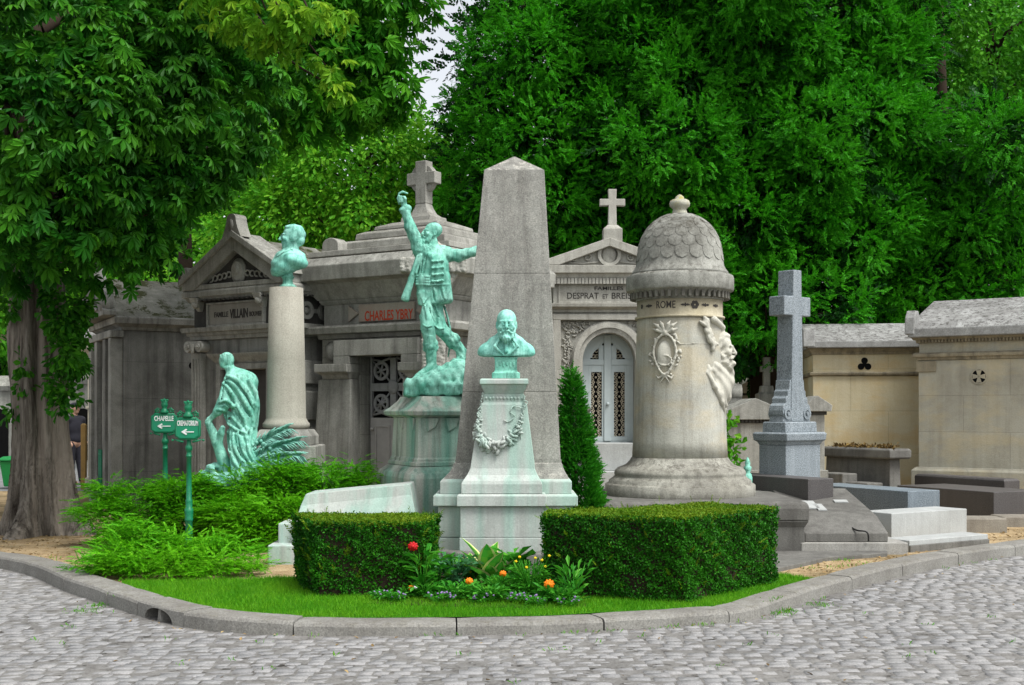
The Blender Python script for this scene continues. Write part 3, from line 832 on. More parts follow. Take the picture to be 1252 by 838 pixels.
hedge('longer clipped hedge right of the flower bed, in front of the domed monument', [fx(664, 10.45), fx(838, 10.03), fx(950, 11.25), fx(868, 11.75), fx(745, 11.1), fx(672, 10.9)], .695, 3)
hedge('smaller dark fronted clipped hedge left of the flower bed, in front of the stepped stone', [fx(387, 10.4), fx(518, 10.43), fx(536, 11.3), fx(360, 11.35)], .63, 4)

# ------------------------------------------------------------------ junipers and the small conifer
def juniper(label, pts, base_px, d, seed):
    base = (XY(base_px, d), d, GZ); t = thing('juniper_shrub', label, 'shrub', base, 0, 'spreading junipers around the sign posts')
    bl = []; rg0 = np.random.default_rng(seed + 7)
    for px, py, dd, r in pts:
        p = W(px, py, dd); rr = r * dd / F; bl.append((np.array(p) - np.array(base), (rr * 1.05, rr * .9, rr * .34)))
        for _ in range(3):      # smaller plates of foliage, in tiers
            q = rg0.normal(0, 1, 3) * np.array([.55, .4, .42]) * rr; s_ = rr * rg0.uniform(.45, .7); bl.append((np.array(p) + q - np.array(base), (s_, s_ * .9, s_ * .26)))
    mb = MB()
    for i, (c, r) in enumerate(bl): limb(mb, (.3 * math.sin(i), .1, 0), np.array(c) * np.array([.7, .7, .55]), .018, .004, .06, 6, seed + i)
    mb.build('stems', M['twig'], t)
    rng = np.random.default_rng(seed); Ps, Ds = clumps(bl, 125, .07, (.7, 1.05), .7, rng)
    parts = []
    for T in T_JUN:
        n = len(Ps) * 2 // 1; idx = rng.integers(0, len(Ps), n // 1)
        pos = Ps[idx] + rng.normal(0, .05, (len(idx), 3)); k = pos[:, 2] > .02; pos = pos[k]; D = Ds[idx][k]
        fw = D * np.array([1, 1, .15]) + rng.normal(0, .16, (len(pos), 3)) + np.array([.0, -.18, .10])
        nr = np.array([0, 0, 1.0]) + rng.normal(0, .35, (len(pos), 3))
        parts.append(scatter(T[0], T[1], pos, frames(fw, nr), rng.uniform(.5, .95, len(pos))))
    V, fl = merge(parts)
    link_mesh('foliage', np_mesh('foliage', V, fl), M['juniper'], t)
juniper('large spreading juniper with layered feathery sprays below the mourning bronze woman', [(122, 630, 14.3, 28), (170, 614, 14.6, 40), (225, 604, 14.9, 42), (285, 598, 14.9, 42), (345, 594, 14.9, 42), (400, 590, 14.9, 38), (442, 590, 14.9, 22), (325, 632, 14.2, 38),
        (215, 640, 14.6, 42), (160, 650, 14.3, 34), (280, 632, 14.3, 42), (345, 622, 14.2, 36), (395, 612, 14.5, 34), (250, 662, 14.6, 42), (310, 656, 14.0, 34)], 265, 14.6, 60)
juniper('low juniper skirt in front of the sign post, next to the lawn', [(112, 693, 11.9, 18), (155, 688, 11.8, 30), (210, 690, 11.7, 34), (258, 692, 11.7, 30), (295, 690, 11.9, 18), (180, 676, 12.3, 36), (250, 678, 12.2, 36), (220, 672, 12.6, 36), (290, 676, 12.4, 22), (140, 676, 12.3, 24)], 210, 12.1, 90)

def thuja():
    d = 13.6; base = (XY(703, d), d, GZ)
    t = thing('conical_conifer', 'narrow bright green conical conifer squeezed between the obelisk and the domed monument', 'conifer', base)
    mb = MB(); mb.tube([(0, 0, -.05), (0, 0, .8), (-.06, 0, 1.6)], [.05, .035, .008], 8); mb.build('trunk', M['twig'], t)
    rng = np.random.default_rng(12); n = 6500
    top = ZZ(452, d) - GZ
    z = top * (1 - rng.random(n) ** .62); f = z / top
    rad = .285 * (1 - f) ** .75 * (1 + .14 * np.sin(f * 21 + 2) * np.sin(f * 9))
    a = rng.random(n) * 2 * np.pi; rr = rad * rng.uniform(.55, 1.05, n) * (1 + .15 * np.sin(3 * a + f * 14))
    pos = np.column_stack([rr * np.cos(a) - .10 * f ** 2 + .05, rr * np.sin(a), z])
    D = np.column_stack([np.cos(a), np.sin(a), np.full(n, .55)])
    parts = []
    for i, T in enumerate(T_THU):
        k = np.arange(i, n, 2)
        parts.append(scatter(T[0], T[1], pos[k], frames(D[k] + rng.normal(0, .3, (len(k), 3)), D[k] * .4 + rng.normal(0, .6, (len(k), 3))), rng.uniform(.45, .8, len(k))))
    V, fl = merge(parts); link_mesh('foliage', np_mesh('foliage', V, fl), M['thuja'], t)
thuja()

# ------------------------------------------------------------------ lawn, litter, weeds
def lawn():
    back = [fx(p, GD(y)) for p, y in ((1004, 711), (960, 703), (900, 700), (700, 700), (560, 705), (360, 706), (300, 709), (150, 711))]
    inn = offset_path(KPATH, .25)
    sel = inn[(inn[:, 1] < 11.5) & (inn[:, 0] > XY(150, GD(714)) - .05) & (inn[:, 0] < XY(1004, GD(714)) + .05)]
    poly = np.vstack([sel, back])
    mb = MB(); mb.add([(p[0], p[1], GZ + .004) for p in poly], [tuple(range(len(poly)))])
    tag(mb.build('lawn', M['turf']), kind='structure')
    rng = np.random.default_rng(9); lo, hi = poly.min(0), poly.max(0)
    q = lo + (hi - lo) * rng.random((150000, 2)); q = q[poly_contains(poly, q)]
    q = q[q[:, 1] < 10.9 + .35 * np.abs(q[:, 0] + .1)]
    n = len(q); a = rng.random(n) * 2 * np.pi; h = rng.uniform(.018, .048, n); w = .0024
    lean = rng.normal(0, .016, (n, 2))
    V = np.zeros((n, 3, 3)); z0 = GZ + .003
    V[:, 0] = np.column_stack([q[:, 0] - w * np.cos(a), q[:, 1] - w * np.sin(a), np.full(n, z0)])
    V[:, 1] = np.column_stack([q[:, 0] + w * np.cos(a), q[:, 1] + w * np.sin(a), np.full(n, z0)])
    V[:, 2] = np.column_stack([q + lean, z0 + h])
    o = link_mesh('grass', np_mesh('grass', V.reshape(-1, 3), [np.arange(n * 3).reshape(-1, 3)]), M['grass']); tag(o, kind='stuff')
    # straw and dead leaves on the bare earth, weeds in the joints
    T = tpl_simple(.05, .012); pts = []
    for (x0, x1, y0, y1, m) in ((-7.0, -3.1, 11.0, 15.8, 1800), (2.2, 8.0, 10.8, 16.5, 2600)):
        pts.append(np.column_stack([rng.uniform(x0, x1, m), rng.uniform(y0, y1, m)]))
    pts = np.vstack(pts); pin = np.vstack([offset_path(KPATH, .3), [[60, 90], [-60, 90]]])
    pts = pts[poly_contains(pin, pts)]; pts = pts[~poly_contains(poly, pts)]
    m = len(pts); pos = np.column_stack([pts, GZ + .004 + rng.random(m) * .012])
    V1 = scatter(T[0], T[1], pos, frames(rng.normal(0, 1, (m, 3)) * np.array([1, 1, .15]), np.tile([0, 0, 1.], (m, 1)) + rng.normal(0, .3, (m, 3))), rng.uniform(.4, 1.3, m))
    rp = np.vstack([np.column_stack([rng.uniform(-5, 5, 90), rng.uniform(7.4, 13, 90)]), KPATH[40:150:2] + rng.normal(0, .05, KPATH[40:150:2].shape) - offset_path(KPATH, .09)[40:150:2] + KPATH[40:150:2]])
    rp = rp[~poly_contains(np.vstack([offset_path(KPATH, -.03), [[60, 90], [-60, 90]]]), rp)]
    m = len(rp); V2 = scatter(T[0], T[1], np.column_stack([rp, np.full(m, .012)]), frames(rng.normal(0, 1, (m, 3)) * np.array([1, 1, .15]), np.tile([0, 0, 1.], (m, 1)) + rng.normal(0, .2, (m, 3))), rng.uniform(.4, 1.0, m))
    V, fl = merge([V1, V2])
    tag(link_mesh('leaf_litter', np_mesh('leaf_litter', V, fl), M['straw']), kind='stuff')
    c = np.column_stack([rng.uniform(-3.6, 4.4, 45), 7.3 + rng.gamma(2, 1.3, 45)])
    kp = KPATH[60:150]; near = kp + (kp - offset_path(KPATH, .05)[60:150]) * 1.2
    near = near[rng.random(len(near)) < .3]
    c = np.vstack([c, near]); c = c[~poly_contains(np.vstack([offset_path(KPATH, -.02), [[60, 90], [-60, 90]]]), c)]
    big = np.array([fx(955, GD(750, 0)), fx(962, GD(747, 0)), fx(1005, GD(741, 0)), fx(330 * 0 + 120, GD(741, 0)), fx(105, GD(748, 0))])
    side = np.column_stack([rng.uniform(2.4, 4.6, 30), rng.uniform(10.9, 13.2, 30)]); 
    side = side[poly_contains(np.vstack([offset_path(KPATH, .28), [[60, 90], [-60, 90]]]), side)]
    lf = offset_path(KPATH, .34)[24:52]; lf = lf + rng.normal(0, .08, lf.shape)
    cen = np.vstack([np.repeat(c, 5, 0) + rng.normal(0, .025, (len(c) * 5, 2)), np.repeat(big, 60, 0) + rng.normal(0, .07, (300, 2)), np.repeat(side, 25, 0) + rng.normal(0, .10, (len(side) * 25, 2)), np.repeat(lf, 12, 0) + rng.normal(0, .05, (len(lf) * 12, 2))])
    ing = poly_contains(np.vstack([KPATH, [[60, 90], [-60, 90]]]), cen)
    m = len(cen); pos = np.column_stack([cen, np.where(ing, GZ, -.006)])
    T = tpl_simple(.038, .004); fw = rng.normal(0, .6, (m, 3)); fw[:, 2] = np.abs(fw[:, 2]) + .5
    V, fl = scatter(T[0], T[1], pos, frames(fw, rng.normal(0, 1, (m, 3))), rng.uniform(.5, 1.2, m))
    tag(link_mesh('weeds', np_mesh('weeds', V, fl), M['grass']), kind='stuff')
lawn()
# ------------------------------------------------------------------ sculptor: blended solids meshed as one continuous surface
class Sdf:
    def __init__(s): s.ops = []; s.R = np.eye(3); s.t = np.zeros(3); s.sc = 1.0; s.lo = np.full(3, 1e9); s.hi = -s.lo
    def at(s, t=(0, 0, 0), sc=1.0, R_=None):
        s.t = np.array(t, float); s.sc = sc; s.R = np.eye(3) if R_ is None else np.array(R_); return s
    def _p(s, p): return s.R @ (np.array(p, float) * s.sc) + s.t
    def _push(s, fn, lo, hi, mode, k):
        if mode == 'u': s.lo = np.minimum(s.lo, lo); s.hi = np.maximum(s.hi, hi)
        s.ops.append((fn, lo, hi, mode, k))
    def ell(s, c, r, k=.02, mode='u', rot=None):
        c = s._p(c); r = np.array(r if hasattr(r, '__len__') else (r,) * 3, float) * s.sc; k *= s.sc if s.sc != 1 else 1
        A = s.R if rot is None else s.R @ np.array(rot)
        def fn(P):
            q = (P - c) @ A; k0 = np.sqrt(((q / r) ** 2).sum(-1)); k1 = np.sqrt(((q / r ** 2) ** 2).sum(-1)) + 1e-9
            return k0 * (k0 - 1) / k1
        ext = np.abs(A) @ r
        s._push(fn, c - ext, c + ext, mode, k); return s
    def cap(s, a, b, ra, rb=None, k=.02, mode='u'):
        rb = ra if rb is None else rb
        a, b = s._p(a), s._p(b); ra, rb = ra * s.sc, rb * s.sc; k *= s.sc if s.sc != 1 else 1; ba = b - a; L2 = (ba * ba).sum() + 1e-12
        def fn(P):
            t = np.clip(((P - a) @ ba) / L2, 0, 1)
            return np.sqrt(((P - a - t[..., None] * ba) ** 2).sum(-1)) - (ra + (rb - ra) * t)
        m = max(ra, rb)
        s._push(fn, np.minimum(a, b) - m, np.maximum(a, b) + m, mode, k); return s
    def chain(s, pts, rs, k=.02, mode='u'):
        for i in range(len(pts) - 1): s.cap(pts[i], pts[i + 1], rs[i], rs[i + 1], k, mode)
        return s
    def box(s, c, h, r=.01, k=.02, mode='u', rot=None):
        c = s._p(c); h = np.array(h, float) * s.sc; r *= s.sc; k *= s.sc if s.sc != 1 else 1
        A = s.R if rot is None else s.R @ np.array(rot)
        def fn(P):
            q = np.abs((P - c) @ A) - (h - r)
            return np.sqrt((np.maximum(q, 0) ** 2).sum(-1)) + np.minimum(q.max(-1), 0) - r
        ext = np.abs(A) @ h
        s._push(fn, c - ext, c + ext, mode, k); return s
    def field(s, P):
        v = np.full(P.shape[:-1], 10.0)
        for fn, l, h, mode, k in s.ops:
            if mode == 'd': continue
            d = fn(P)
            if mode == 'u': hh = np.maximum(k - np.abs(v - d), 0) / max(k, 1e-6); v = np.minimum(v, d) - hh * hh * k * .25
            else: hh = np.maximum(k - np.abs(v + d), 0) / max(k, 1e-6); v = np.maximum(v, -d) + hh * hh * k * .25
        return v
    def fold(s, pts, r, groove=.9, base=None, n=5):
        """a cloth fold laid on the front of what is built so far: a ridge through pts (x, z) with a furrow below it"""
        c = catmull(pts, n); ys = np.linspace(-.7, .5, 240)
        P = np.stack([np.repeat(c[:, :1], 240, 1), np.repeat(ys[None], len(c), 0), np.repeat(c[:, 1:], 240, 1)], -1)
        ins = base.field(P) < 0 if base is not None else s.field(P) < 0; ok = ins.any(1); y = ys[ins.argmax(1)]
        c, y = c[ok], y[ok]
        if len(c) < 3: return
        t = np.gradient(c, axis=0); t /= np.linalg.norm(t, axis=1)[:, None] + 1e-9; nn = np.stack([t[:, 1], -t[:, 0]], 1); nn[nn[:, 1] > 0] *= -1
        w = r * (.45 + .55 * np.sin(np.linspace(.1, math.pi - .1, len(c))))
        for i in range(len(c) - 1):
            s.cap((c[i, 0], y[i] - .1 * w[i], c[i, 1]), (c[i + 1, 0], y[i + 1] - .1 * w[i + 1], c[i + 1, 1]), w[i], w[i + 1], .010)
        if groove:
            g = c + nn * r * 1.75
            for i in range(len(c) - 1):
                s.cap((g[i, 0], y[i] - .15 * w[i], g[i, 1]), (g[i + 1, 0], y[i + 1] - .15 * w[i + 1], g[i + 1, 1]), w[i] * groove, w[i + 1] * groove, .008, 's')
    def disp(s, fn, lo, hi): s.ops.append((fn, np.array(lo, float), np.array(hi, float), 'd', 0)); return s
    def mesh(s, name, cell, mat, parent=None, pad=.03):
        lo = s.lo - pad - 2 * cell; hi = s.hi + pad + 2 * cell
        n = np.ceil((hi - lo) / cell).astype(int) + 1
        ax = [lo[i] + np.arange(n[i]) * cell for i in range(3)]
        v = np.full(tuple(n), 10.0, np.float32)
        for fn, l, h, mode, k in s.ops:
            p = k + 3 * cell
            i0 = np.clip(np.floor((l - p - lo) / cell).astype(int), 0, n); i1 = np.clip(np.ceil((h + p - lo) / cell).astype(int) + 1, 0, n)
            if (i1 <= i0).any(): continue
            sl = tuple(slice(a, b) for a, b in zip(i0, i1))
            P = np.stack(np.meshgrid(*[ax[i][sl[i]] for i in range(3)], indexing='ij'), -1)
            d = fn(P).astype(np.float32); a = v[sl]
            if mode == 'd': v[sl] = a + d * (np.abs(a) < 1)
            elif mode == 'u':
                hh = np.maximum(k - np.abs(a - d), 0) / max(k, 1e-6); v[sl] = np.minimum(a, d) - hh * hh * k * .25
            else:
                d = -d; hh = np.maximum(k - np.abs(a - d), 0) / max(k, 1e-6); v[sl] = np.maximum(a, d) + hh * hh * k * .25
        V, Q = surface_nets(v, lo, cell)
        return link_mesh(name, np_mesh(name, V, [Q], True), mat, parent)
def surface_nets(v, lo, cell):
    s = v < 0; nx, ny, nz = v.shape
    cnt = np.zeros((nx - 1, ny - 1, nz - 1), np.int8)
    for dx in (0, 1):
        for dy in (0, 1):
            for dz in (0, 1): cnt += s[dx:nx - 1 + dx, dy:ny - 1 + dy, dz:nz - 1 + dz]
    act = (cnt > 0) & (cnt < 8); I = np.argwhere(act)
    idx = np.full(act.shape, -1, np.int64); idx[act] = np.arange(len(I))
    acc = np.zeros((len(I), 3)); num = np.zeros(len(I))
    cor = [(a, b, c) for a in (0, 1) for b in (0, 1) for c in (0, 1)]
    for a in cor:
        for ax_ in range(3):
            if a[ax_]: continue
            b = list(a); b[ax_] = 1
            va = v[I[:, 0] + a[0], I[:, 1] + a[1], I[:, 2] + a[2]]; vb = v[I[:, 0] + b[0], I[:, 1] + b[1], I[:, 2] + b[2]]
            m = (va < 0) != (vb < 0); t = np.where(m, va / np.where(m, va - vb, 1), 0)
            p = np.tile(np.array(a, float), (len(I), 1)); p[:, ax_] += t
            acc[m] += p[m]; num[m] += 1
    V = lo + (I + acc / num[:, None]) * cell
    Q = []
    for ax_ in range(3):
        o1, o2 = [(1, 2), (2, 0), (0, 1)][ax_]
        sl0 = [slice(None)] * 3; sl1 = [slice(None)] * 3
        sl0[ax_] = slice(0, -1); sl1[ax_] = slice(1, None)
        a, b = s[tuple(sl0)], s[tuple(sl1)]
        E = np.argwhere(a != b)
        E = E[(E[:, o1] > 0) & (E[:, o2] > 0) & (E[:, o1] < v.shape[o1] - 1) & (E[:, o2] < v.shape[o2] - 1)]
        def g(d1, d2):
            J = E.copy(); J[:, o1] += d1; J[:, o2] += d2; return idx[J[:, 0], J[:, 1], J[:, 2]]
        q = np.stack([g(-1, -1), g(0, -1), g(0, 0), g(-1, 0)], 1)
        fl = ~a[E[:, 0], E[:, 1], E[:, 2]]
        q[fl] = q[fl][:, ::-1]; Q.append(q)
    Q = np.vstack(Q); Q = Q[(Q >= 0).all(1)]
    return V, Q
def rotz(a): c, s = math.cos(a), math.sin(a); return np.array([[c, -s, 0], [s, c, 0], [0, 0, 1]])
def rotx(a): c, s = math.cos(a), math.sin(a); return np.array([[1, 0, 0], [0, c, -s], [0, s, c]])
def roty(a): c, s = math.cos(a), math.sin(a); return np.array([[c, 0, s], [0, 1, 0], [-s, 0, c]])
def bumps(fr, amp, seed=0, n=5):
    rg = np.random.default_rng(seed); K = rg.normal(0, fr, (n, 3)); ph = rg.uniform(0, 6.28, n)
    return lambda P: amp * sum(np.sin(P @ K[i] + ph[i]) for i in range(n)) / math.sqrt(n)
def head(S, beard='none', hair='short', k=.05, seed=0, eye=1.0):
    """a head one unit tall, facing -y, centred on 0; S.at(...) places it"""
    S.ell((0, .07, .16), (.315, .39, .335), .05); S.ell((0, -.08, -.12), (.255, .285, .36), .1); S.ell((0, -.18, -.33), (.17, .17, .15), .08)
    S.cap((0, .10, -.30), (0, .12, -.75), .185, .21, .1)
    for s_ in (-1, 1):
        S.ell((s_ * .125, -.385 - .05 * (1 - eye), .035), (.085 * eye, .070 * eye, .060 * eye), .05, 's')
        S.ell((s_ * .125, -.315, .030), (.062, .055, .048), .015)
        S.cap((s_ * .05, -.365, .11), (s_ * .21, -.305, .105), .030, .022, .06)
        S.cap((s_ * .07, -.352, -.015), (s_ * .18, -.33, -.005), .022, .016, .015)
        S.ell((s_ * .19, -.27, -.09), (.09, .08, .08), .08)
        S.ell((s_ * .31, .05, -.02), (.045, .085, .125), .03); S.ell((s_ * .345, .03, -.01), (.02, .045, .07), .02, 's')
    S.cap((0, -.37, .07), (0, -.455, -.09), .038, .055, .04); S.ell((-.045, -.40, -.105), (.035, .04, .03), .02); S.ell((.045, -.40, -.105), (.035, .04, .03), .02)
    S.cap((-.09, -.36, -.215), (.09, -.36, -.215), .014, .014, .015, 's')
    S.cap((-.06, -.352, -.245), (.06, -.352, -.245), .026, .026, .03); S.cap((-.07, -.36, -.19), (.07, -.36, -.19), .022, .022, .03)
    nz = bumps(38, .012, seed)
    if beard != 'none':
        L = {'short': -.52, 'long': -.80}[beard]
        S.chain([(0, -.27, -.34), (0, -.33, -.45), (0, -.33, L)], [.13, .14, .05], .06)
        for s_ in (-1, 1):
            S.cap((s_ * .015, -.405, -.185), (s_ * .17, -.34, -.27), .042, .03, .02)
            S.cap((s_ * .25, -.05, -.15), (s_ * .16, -.23, -.38), .05, .08, .08)
        c = S._p((0, -.3, -.45)); S.disp(lambda P, f=bumps(60 / S.sc * .5, .014 * S.sc, seed): f(P), c - .24 * S.sc, c + .24 * S.sc)
    if hair == 'short':
        S.ell((0, .13, .22), (.335, .37, .31), .04)
    if hair == 'wavy':
        S.ell((0, .17, .19), (.365, .39, .36), .03); S.ell((0, .02, .40), (.27, .30, .13), .04); S.ell((0, .36, -.10), (.27, .18, .22), .05)
        for s_ in (-1, 1): S.ell((s_ * .29, .10, .02), (.08, .16, .22), .04)
        c = S._p((0, .16, .16)); f1 = bumps(17 / S.sc * .55, .026 * S.sc, seed); cut = S._p((0, -.22, 0)); ax = S.R @ np.array([0, 1.0, 0])
        sc0 = S.sc; S.disp(lambda P: f1(P) * np.clip(((P - cut) @ ax) / (.12 * sc0), 0, 1), c - .5 * S.sc, c + .5 * S.sc)
    if hair == 'curly':
        rg = np.random.default_rng(seed)
        for i in range(150):
            a = rg.uniform(-.15, math.pi + .15); e = rg.uniform(-.5, 1.35)
            p = np.array([math.cos(a) * math.cos(e) * .34, .10 + math.sin(a) * math.cos(e) * .37, .12 + math.sin(e) * .36])
            if p[1] < -.06 or (p[2] < -.05 and p[1] < .12): continue
            S.ell(p, rg.uniform(.035, .07), .02)
    return S
PAT = M['patina']

def bust_front():
    d = 12.42; base = W(619, 463, d)
    P = lambda px, py, dy=0: np.array([(px - 619) * d / F, dy, (463 - py) * d / F])
    t = thing('bust', 'bronze bust of a bald bearded man facing front on the garlanded white pedestal', 'bust', base, 0, 'bronze busts')
    S = Sdf(); hh = .315
    S.cap(P(619, 424, .10), P(619, 412, .07), .085, .08, .03)
    S.ell(P(619, 437, .10), (.22, .135, .17), .05)
    S.cap(P(597, 428, .12), P(641, 428, .12), .085, .085, .06)
    S.cap(P(592.5, 431, .12), P(594, 436, .11), .075, .06, .04); S.cap(P(645.5, 431, .12), P(644, 436, .11), .075, .06, .04)
    S.cap(P(604, 418, .10), P(619, 411, .09), .06, .07, .05); S.cap(P(634, 418, .10), P(619, 411, .09), .06, .07, .05)
    S.at(P(619.3, 397, .03), hh, rotx(R(3))); head(S, 'short', 'none', seed=3); S.at()
    # coat: lapels, collar and tie
    for s_ in (-1, 1):
        S.cap(P(619 + s_ * 9, 416, -.015), P(619 + s_ * 14, 424, -.035), .016, .016, .012)
        S.cap(P(619 + s_ * 14, 424, -.035), P(619 + s_ * 1.5, 436, -.050), .014, .010, .012)
        S.cap(P(619 + s_ * 12, 417, -.015), P(619 + s_ * 2.0, 433, -.052), .007, .007, .006, 's')
        S.cap(P(619 + s_ * 2, 416, -.02), P(619 + s_ * 6.5, 412.5, .0), .016, .014, .01)
    S.ell(P(619, 419, -.035), (.018, .016, .022), .01); S.cap(P(619, 421, -.035), P(619, 430, -.05), .014, .02, .012)
    for q in (434, 439): S.ell(P(619.5, q, -.052), .008, .004)
    S.box(P(619, 462, .1), (.6, .5, .215), .01, .03, 's'); S.box(P(590, 450, .1), (.30, .5, .09), .01, .04, 's', roty(R(17))); S.box(P(648, 450, .1), (.30, .5, .09), .01, .04, 's', roty(R(-17)))
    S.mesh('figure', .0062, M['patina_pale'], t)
    mb = MB(); x = lambda px: (px - 619) * d / F; z = lambda py: (463 - py) * d / F
    mb.loft(x(605), x(632), 0.0, .22, [(0, .03), (.055, .03), (.065, .012), (.08, .0), (z(440), 0), (z(437), .01)])
    for i in range(6): mb.box(x(606.5 + i * 4.1), x(608.6 + i * 4.1), -.008, .004, z(449 - (i % 2) * 2), z(443))
    mb.build('socle', PAT, t, .004)
bust_front()

def bust_profile():
    d = 15.5; base = W(349, 352, d)
    P = lambda px, py, dy=0: np.array([(px - 349) * d / F, dy, (352 - py) * d / F])
    t = thing('bust', 'bronze bust of a curly haired man in profile on top of the round column', 'bust', base, 0, 'bronze busts')
    S = Sdf()
    S.at(P(356, 291, 0), .315, rotz(R(-78)) @ rotx(R(-2))); head(S, 'none', 'wavy', seed=5); S.at()
    S.cap(P(357, 301), P(356, 312, .01), .055, .09, .03)
    S.ell(P(355, 318, .02), (.20, .20, .12), .06, rot=roty(R(16))); S.ell(P(346, 326, .0), (.15, .18, .11), .05, rot=roty(R(14))); S.ell(P(340, 332, .0), (.09, .15, .07), .04)
    S.cap(P(366, 317, .03), P(371, 322, .03), .10, .05, .05); S.cap(P(340, 330, 0), P(336, 331.5, 0), .06, .03, .04)
    S.chain([P(343, 316, -.20), P(351, 311, -.22), P(360, 307, -.16)], [.010, .012, .012], .008)
    S.cap(P(341, 321, -.20), P(362, 309, -.19), .010, .010, .006, 's')
    f = bumps(20, .006, 4); S.disp(f, P(335, 335, -.3), P(378, 310, .3))
    S.box(P(355, 344.5, 0), (.4, .5, .085), .01, .03, 's', roty(R(-16)))
    S.mesh('figure', .0075, M['patina_pale'], t)
    mb = MB(); c = (351.5 - 349) * d / F
    mb.lathe([(0, .105), (.02, .11), (.035, .09), (.05, .068), (.10, .06), (.125, .075), (.135, .085), (.15, .07), (.19, .06), (.24, .07)], 28, c, .02)
    mb.build('socle', PAT, t)
bust_profile()

def statue_man():
    d = 14.65; base = W(530, 484, d)
    P = lambda px, py, dy=0: np.array([(px - 530) * d / F, dy, (484 - py) * d / F])
    t = thing('statue', 'bronze statue of a bearded man in frogged coat raising his fist, on a rock', 'statue', base)
    S = Sdf()
    # legs
    S.cap(P(519.5, 362, -.04), P(524, 401, -.10), .092, .080, .02); S.cap(P(524, 401, -.10), P(527, 424, -.08), .080, .074, .03); S.cap(P(527, 424, -.08), P(528, 447, -.06), .074, .056, .02)
    S.chain([P(528, 449, -.06), P(521, 455, -.09), P(511, 460.5, -.14)], [.062, .050, .030], .02)
    S.cap(P(530, 366, .05), P(537, 402, .00), .100, .080, .02); S.cap(P(538, 402, 0), P(550, 414, .06), .080, .078, .03); S.cap(P(550, 414, .06), P(563, 428, .12), .076, .060, .02)
    S.chain([P(564, 430, .12), P(563, 438, .10), P(556, 446, .06)], [.062, .050, .034], .02)
    for q, w in ((427, .078), (421, .079)): S.cap(P(521, q, -.08), P(533, q - 1, -.08), .030, .030, .03)
    S.cap(P(551, 420, .06), P(557, 413, .06), .05, .05, .03)
    S.disp(bumps(45, .004, 21), P(508, 452, -.3), P(535, 424, .1))
    S.disp(bumps(45, .004, 22), P(546, 442, -.1), P(572, 410, .3))
    S.disp(bumps(22, .005, 23), P(508, 408, -.3), P(548, 360, .3))
    # trunk
    S.ell(P(524, 357, 0), (.135, .13, .14), .04); S.ell(P(519, 343, -.02), (.118, .125, .14), .04); S.ell(P(525, 325, 0), (.165, .145, .21), .05)
    S.cap(P(514, 306, -.02), P(543, 310, .03), .095, .095, .06)
    for i, q in enumerate((338, 341.2, 344.4, 347.6)): S.cap(P(510, q + 1, -.10), P(526, q + 2.5, -.145), .016, .016, .006)
    # coat: right-hand front with frogging, the skirt, the open left-hand front
    S.ell(P(537, 330, -.02), (.118, .14, .24), .012, rot=roty(R(-4))); S.box(P(540, 354, .01), (.118, .125, .175), .05, .05, rot=roty(R(-7)))
    S.cap(P(529, 318, -.14), P(530, 371, -.10), .026, .022, .02); S.cap(P(530, 371, -.1), P(550, 367, -.04), .018, .018, .02)
    S.cap(P(530, 350, -.15), P(549, 349, -.10), .013, .013, .01)
    for q in (322, 330, 338, 346):
        S.cap(P(529, q, -.158), P(541, q - 1, -.150), .012, .012, .008); S.ell(P(530, q, -.168), .017, .006); S.ell(P(542, q - 1, -.150), .018, .006); S.ell(P(536, q, -.160), .012, .005)
    S.chain([P(512.5, 316, -.11), P(506, 338, -.13), P(496.5, 366, -.12)], [.030, .034, .050], .012)
    S.chain([P(510.5, 318, -.03), P(503, 342, -.05), P(497, 366, -.05)], [.032, .034, .046], .02)
    S.cap(P(515, 314, -.12), P(510, 336, -.165), .020, .018, .015); S.cap(P(521, 316, -.14), P(515, 336, -.15), .012, .012, .01, 's')
    S.box(P(496, 375.5, -.05), (.20, .3, .055), .01, .01, 's', roty(R(14)))
    S.chain([P(521, 312, -.10), P(528, 316, -.12), P(536, 312, -.06), P(538, 306, .02)], [.03, .035, .035, .03], .02)
    q2 = lambda pts: [(P(a, b)[0], P(a, b)[2]) for a, b in pts]
    for pts, r, g in (([(531, 352), (533, 360), (534, 369)], .012, .8), ([(541, 351), (543, 360), (545, 367)], .012, .8), ([(522, 312), (519, 326), (516, 338)], .010, .8), ([(516, 318), (515, 328), (514, 337)], .009, .8),
                      ([(517, 366), (521, 378), (523, 392)], .012, .8), ([(524, 364), (519, 372), (515, 376)], .011, .8), ([(532, 372), (536, 384), (536, 396)], .012, .8), ([(518, 398), (523, 401), (529, 400)], .010, .7), ([(532, 399), (538, 403), (543, 402)], .010, .7), ([(527, 374), (529, 386), (532, 394)], .009, .7)):
        S.fold(q2(pts), r, g)
    # raised arm and fist
    S.cap(P(514, 305, -.02), P(502, 279, -.04), .085, .068, .04); S.cap(P(502, 279, -.04), P(496, 258, -.04), .066, .050, .03)
    S.cap(P(492.6, 258.5, -.04), P(499, 256, -.04), .047, .047, .015); S.cap(P(495.8, 256, -.04), P(494, 250, -.04), .036, .036, .01)
    S.disp(bumps(32, .0045, 24), P(486, 306, -.2), P(520, 262, .1))
    S.box(P(493, 245.5, -.04), (.040, .030, .048), .02, .015)
    for i in range(4):
        z = 241.8 + i * 2.1
        S.chain([P(490.5, z, -.06), P(489, z + .2, -.085), P(491.5, z + .6, -.098), P(493.6, z + .6, -.085)], [.013, .0125, .012, .010], .004)
    S.chain([P(496, 249, -.06), P(496.5, 245, -.085), P(494, 242.5, -.10)], [.016, .014, .011], .006)
    S.chain([P(492.5, 235.5, -.06), P(488.5, 238, -.06), P(486.8, 244, -.06), P(488.5, 251, -.06)], [.009, .011, .011, .009], .006)
    S.chain([P(488.5, 237.5, -.06), P(493, 235.8, -.06), P(498.5, 237.5, -.05)], [.010, .013, .010], .006)
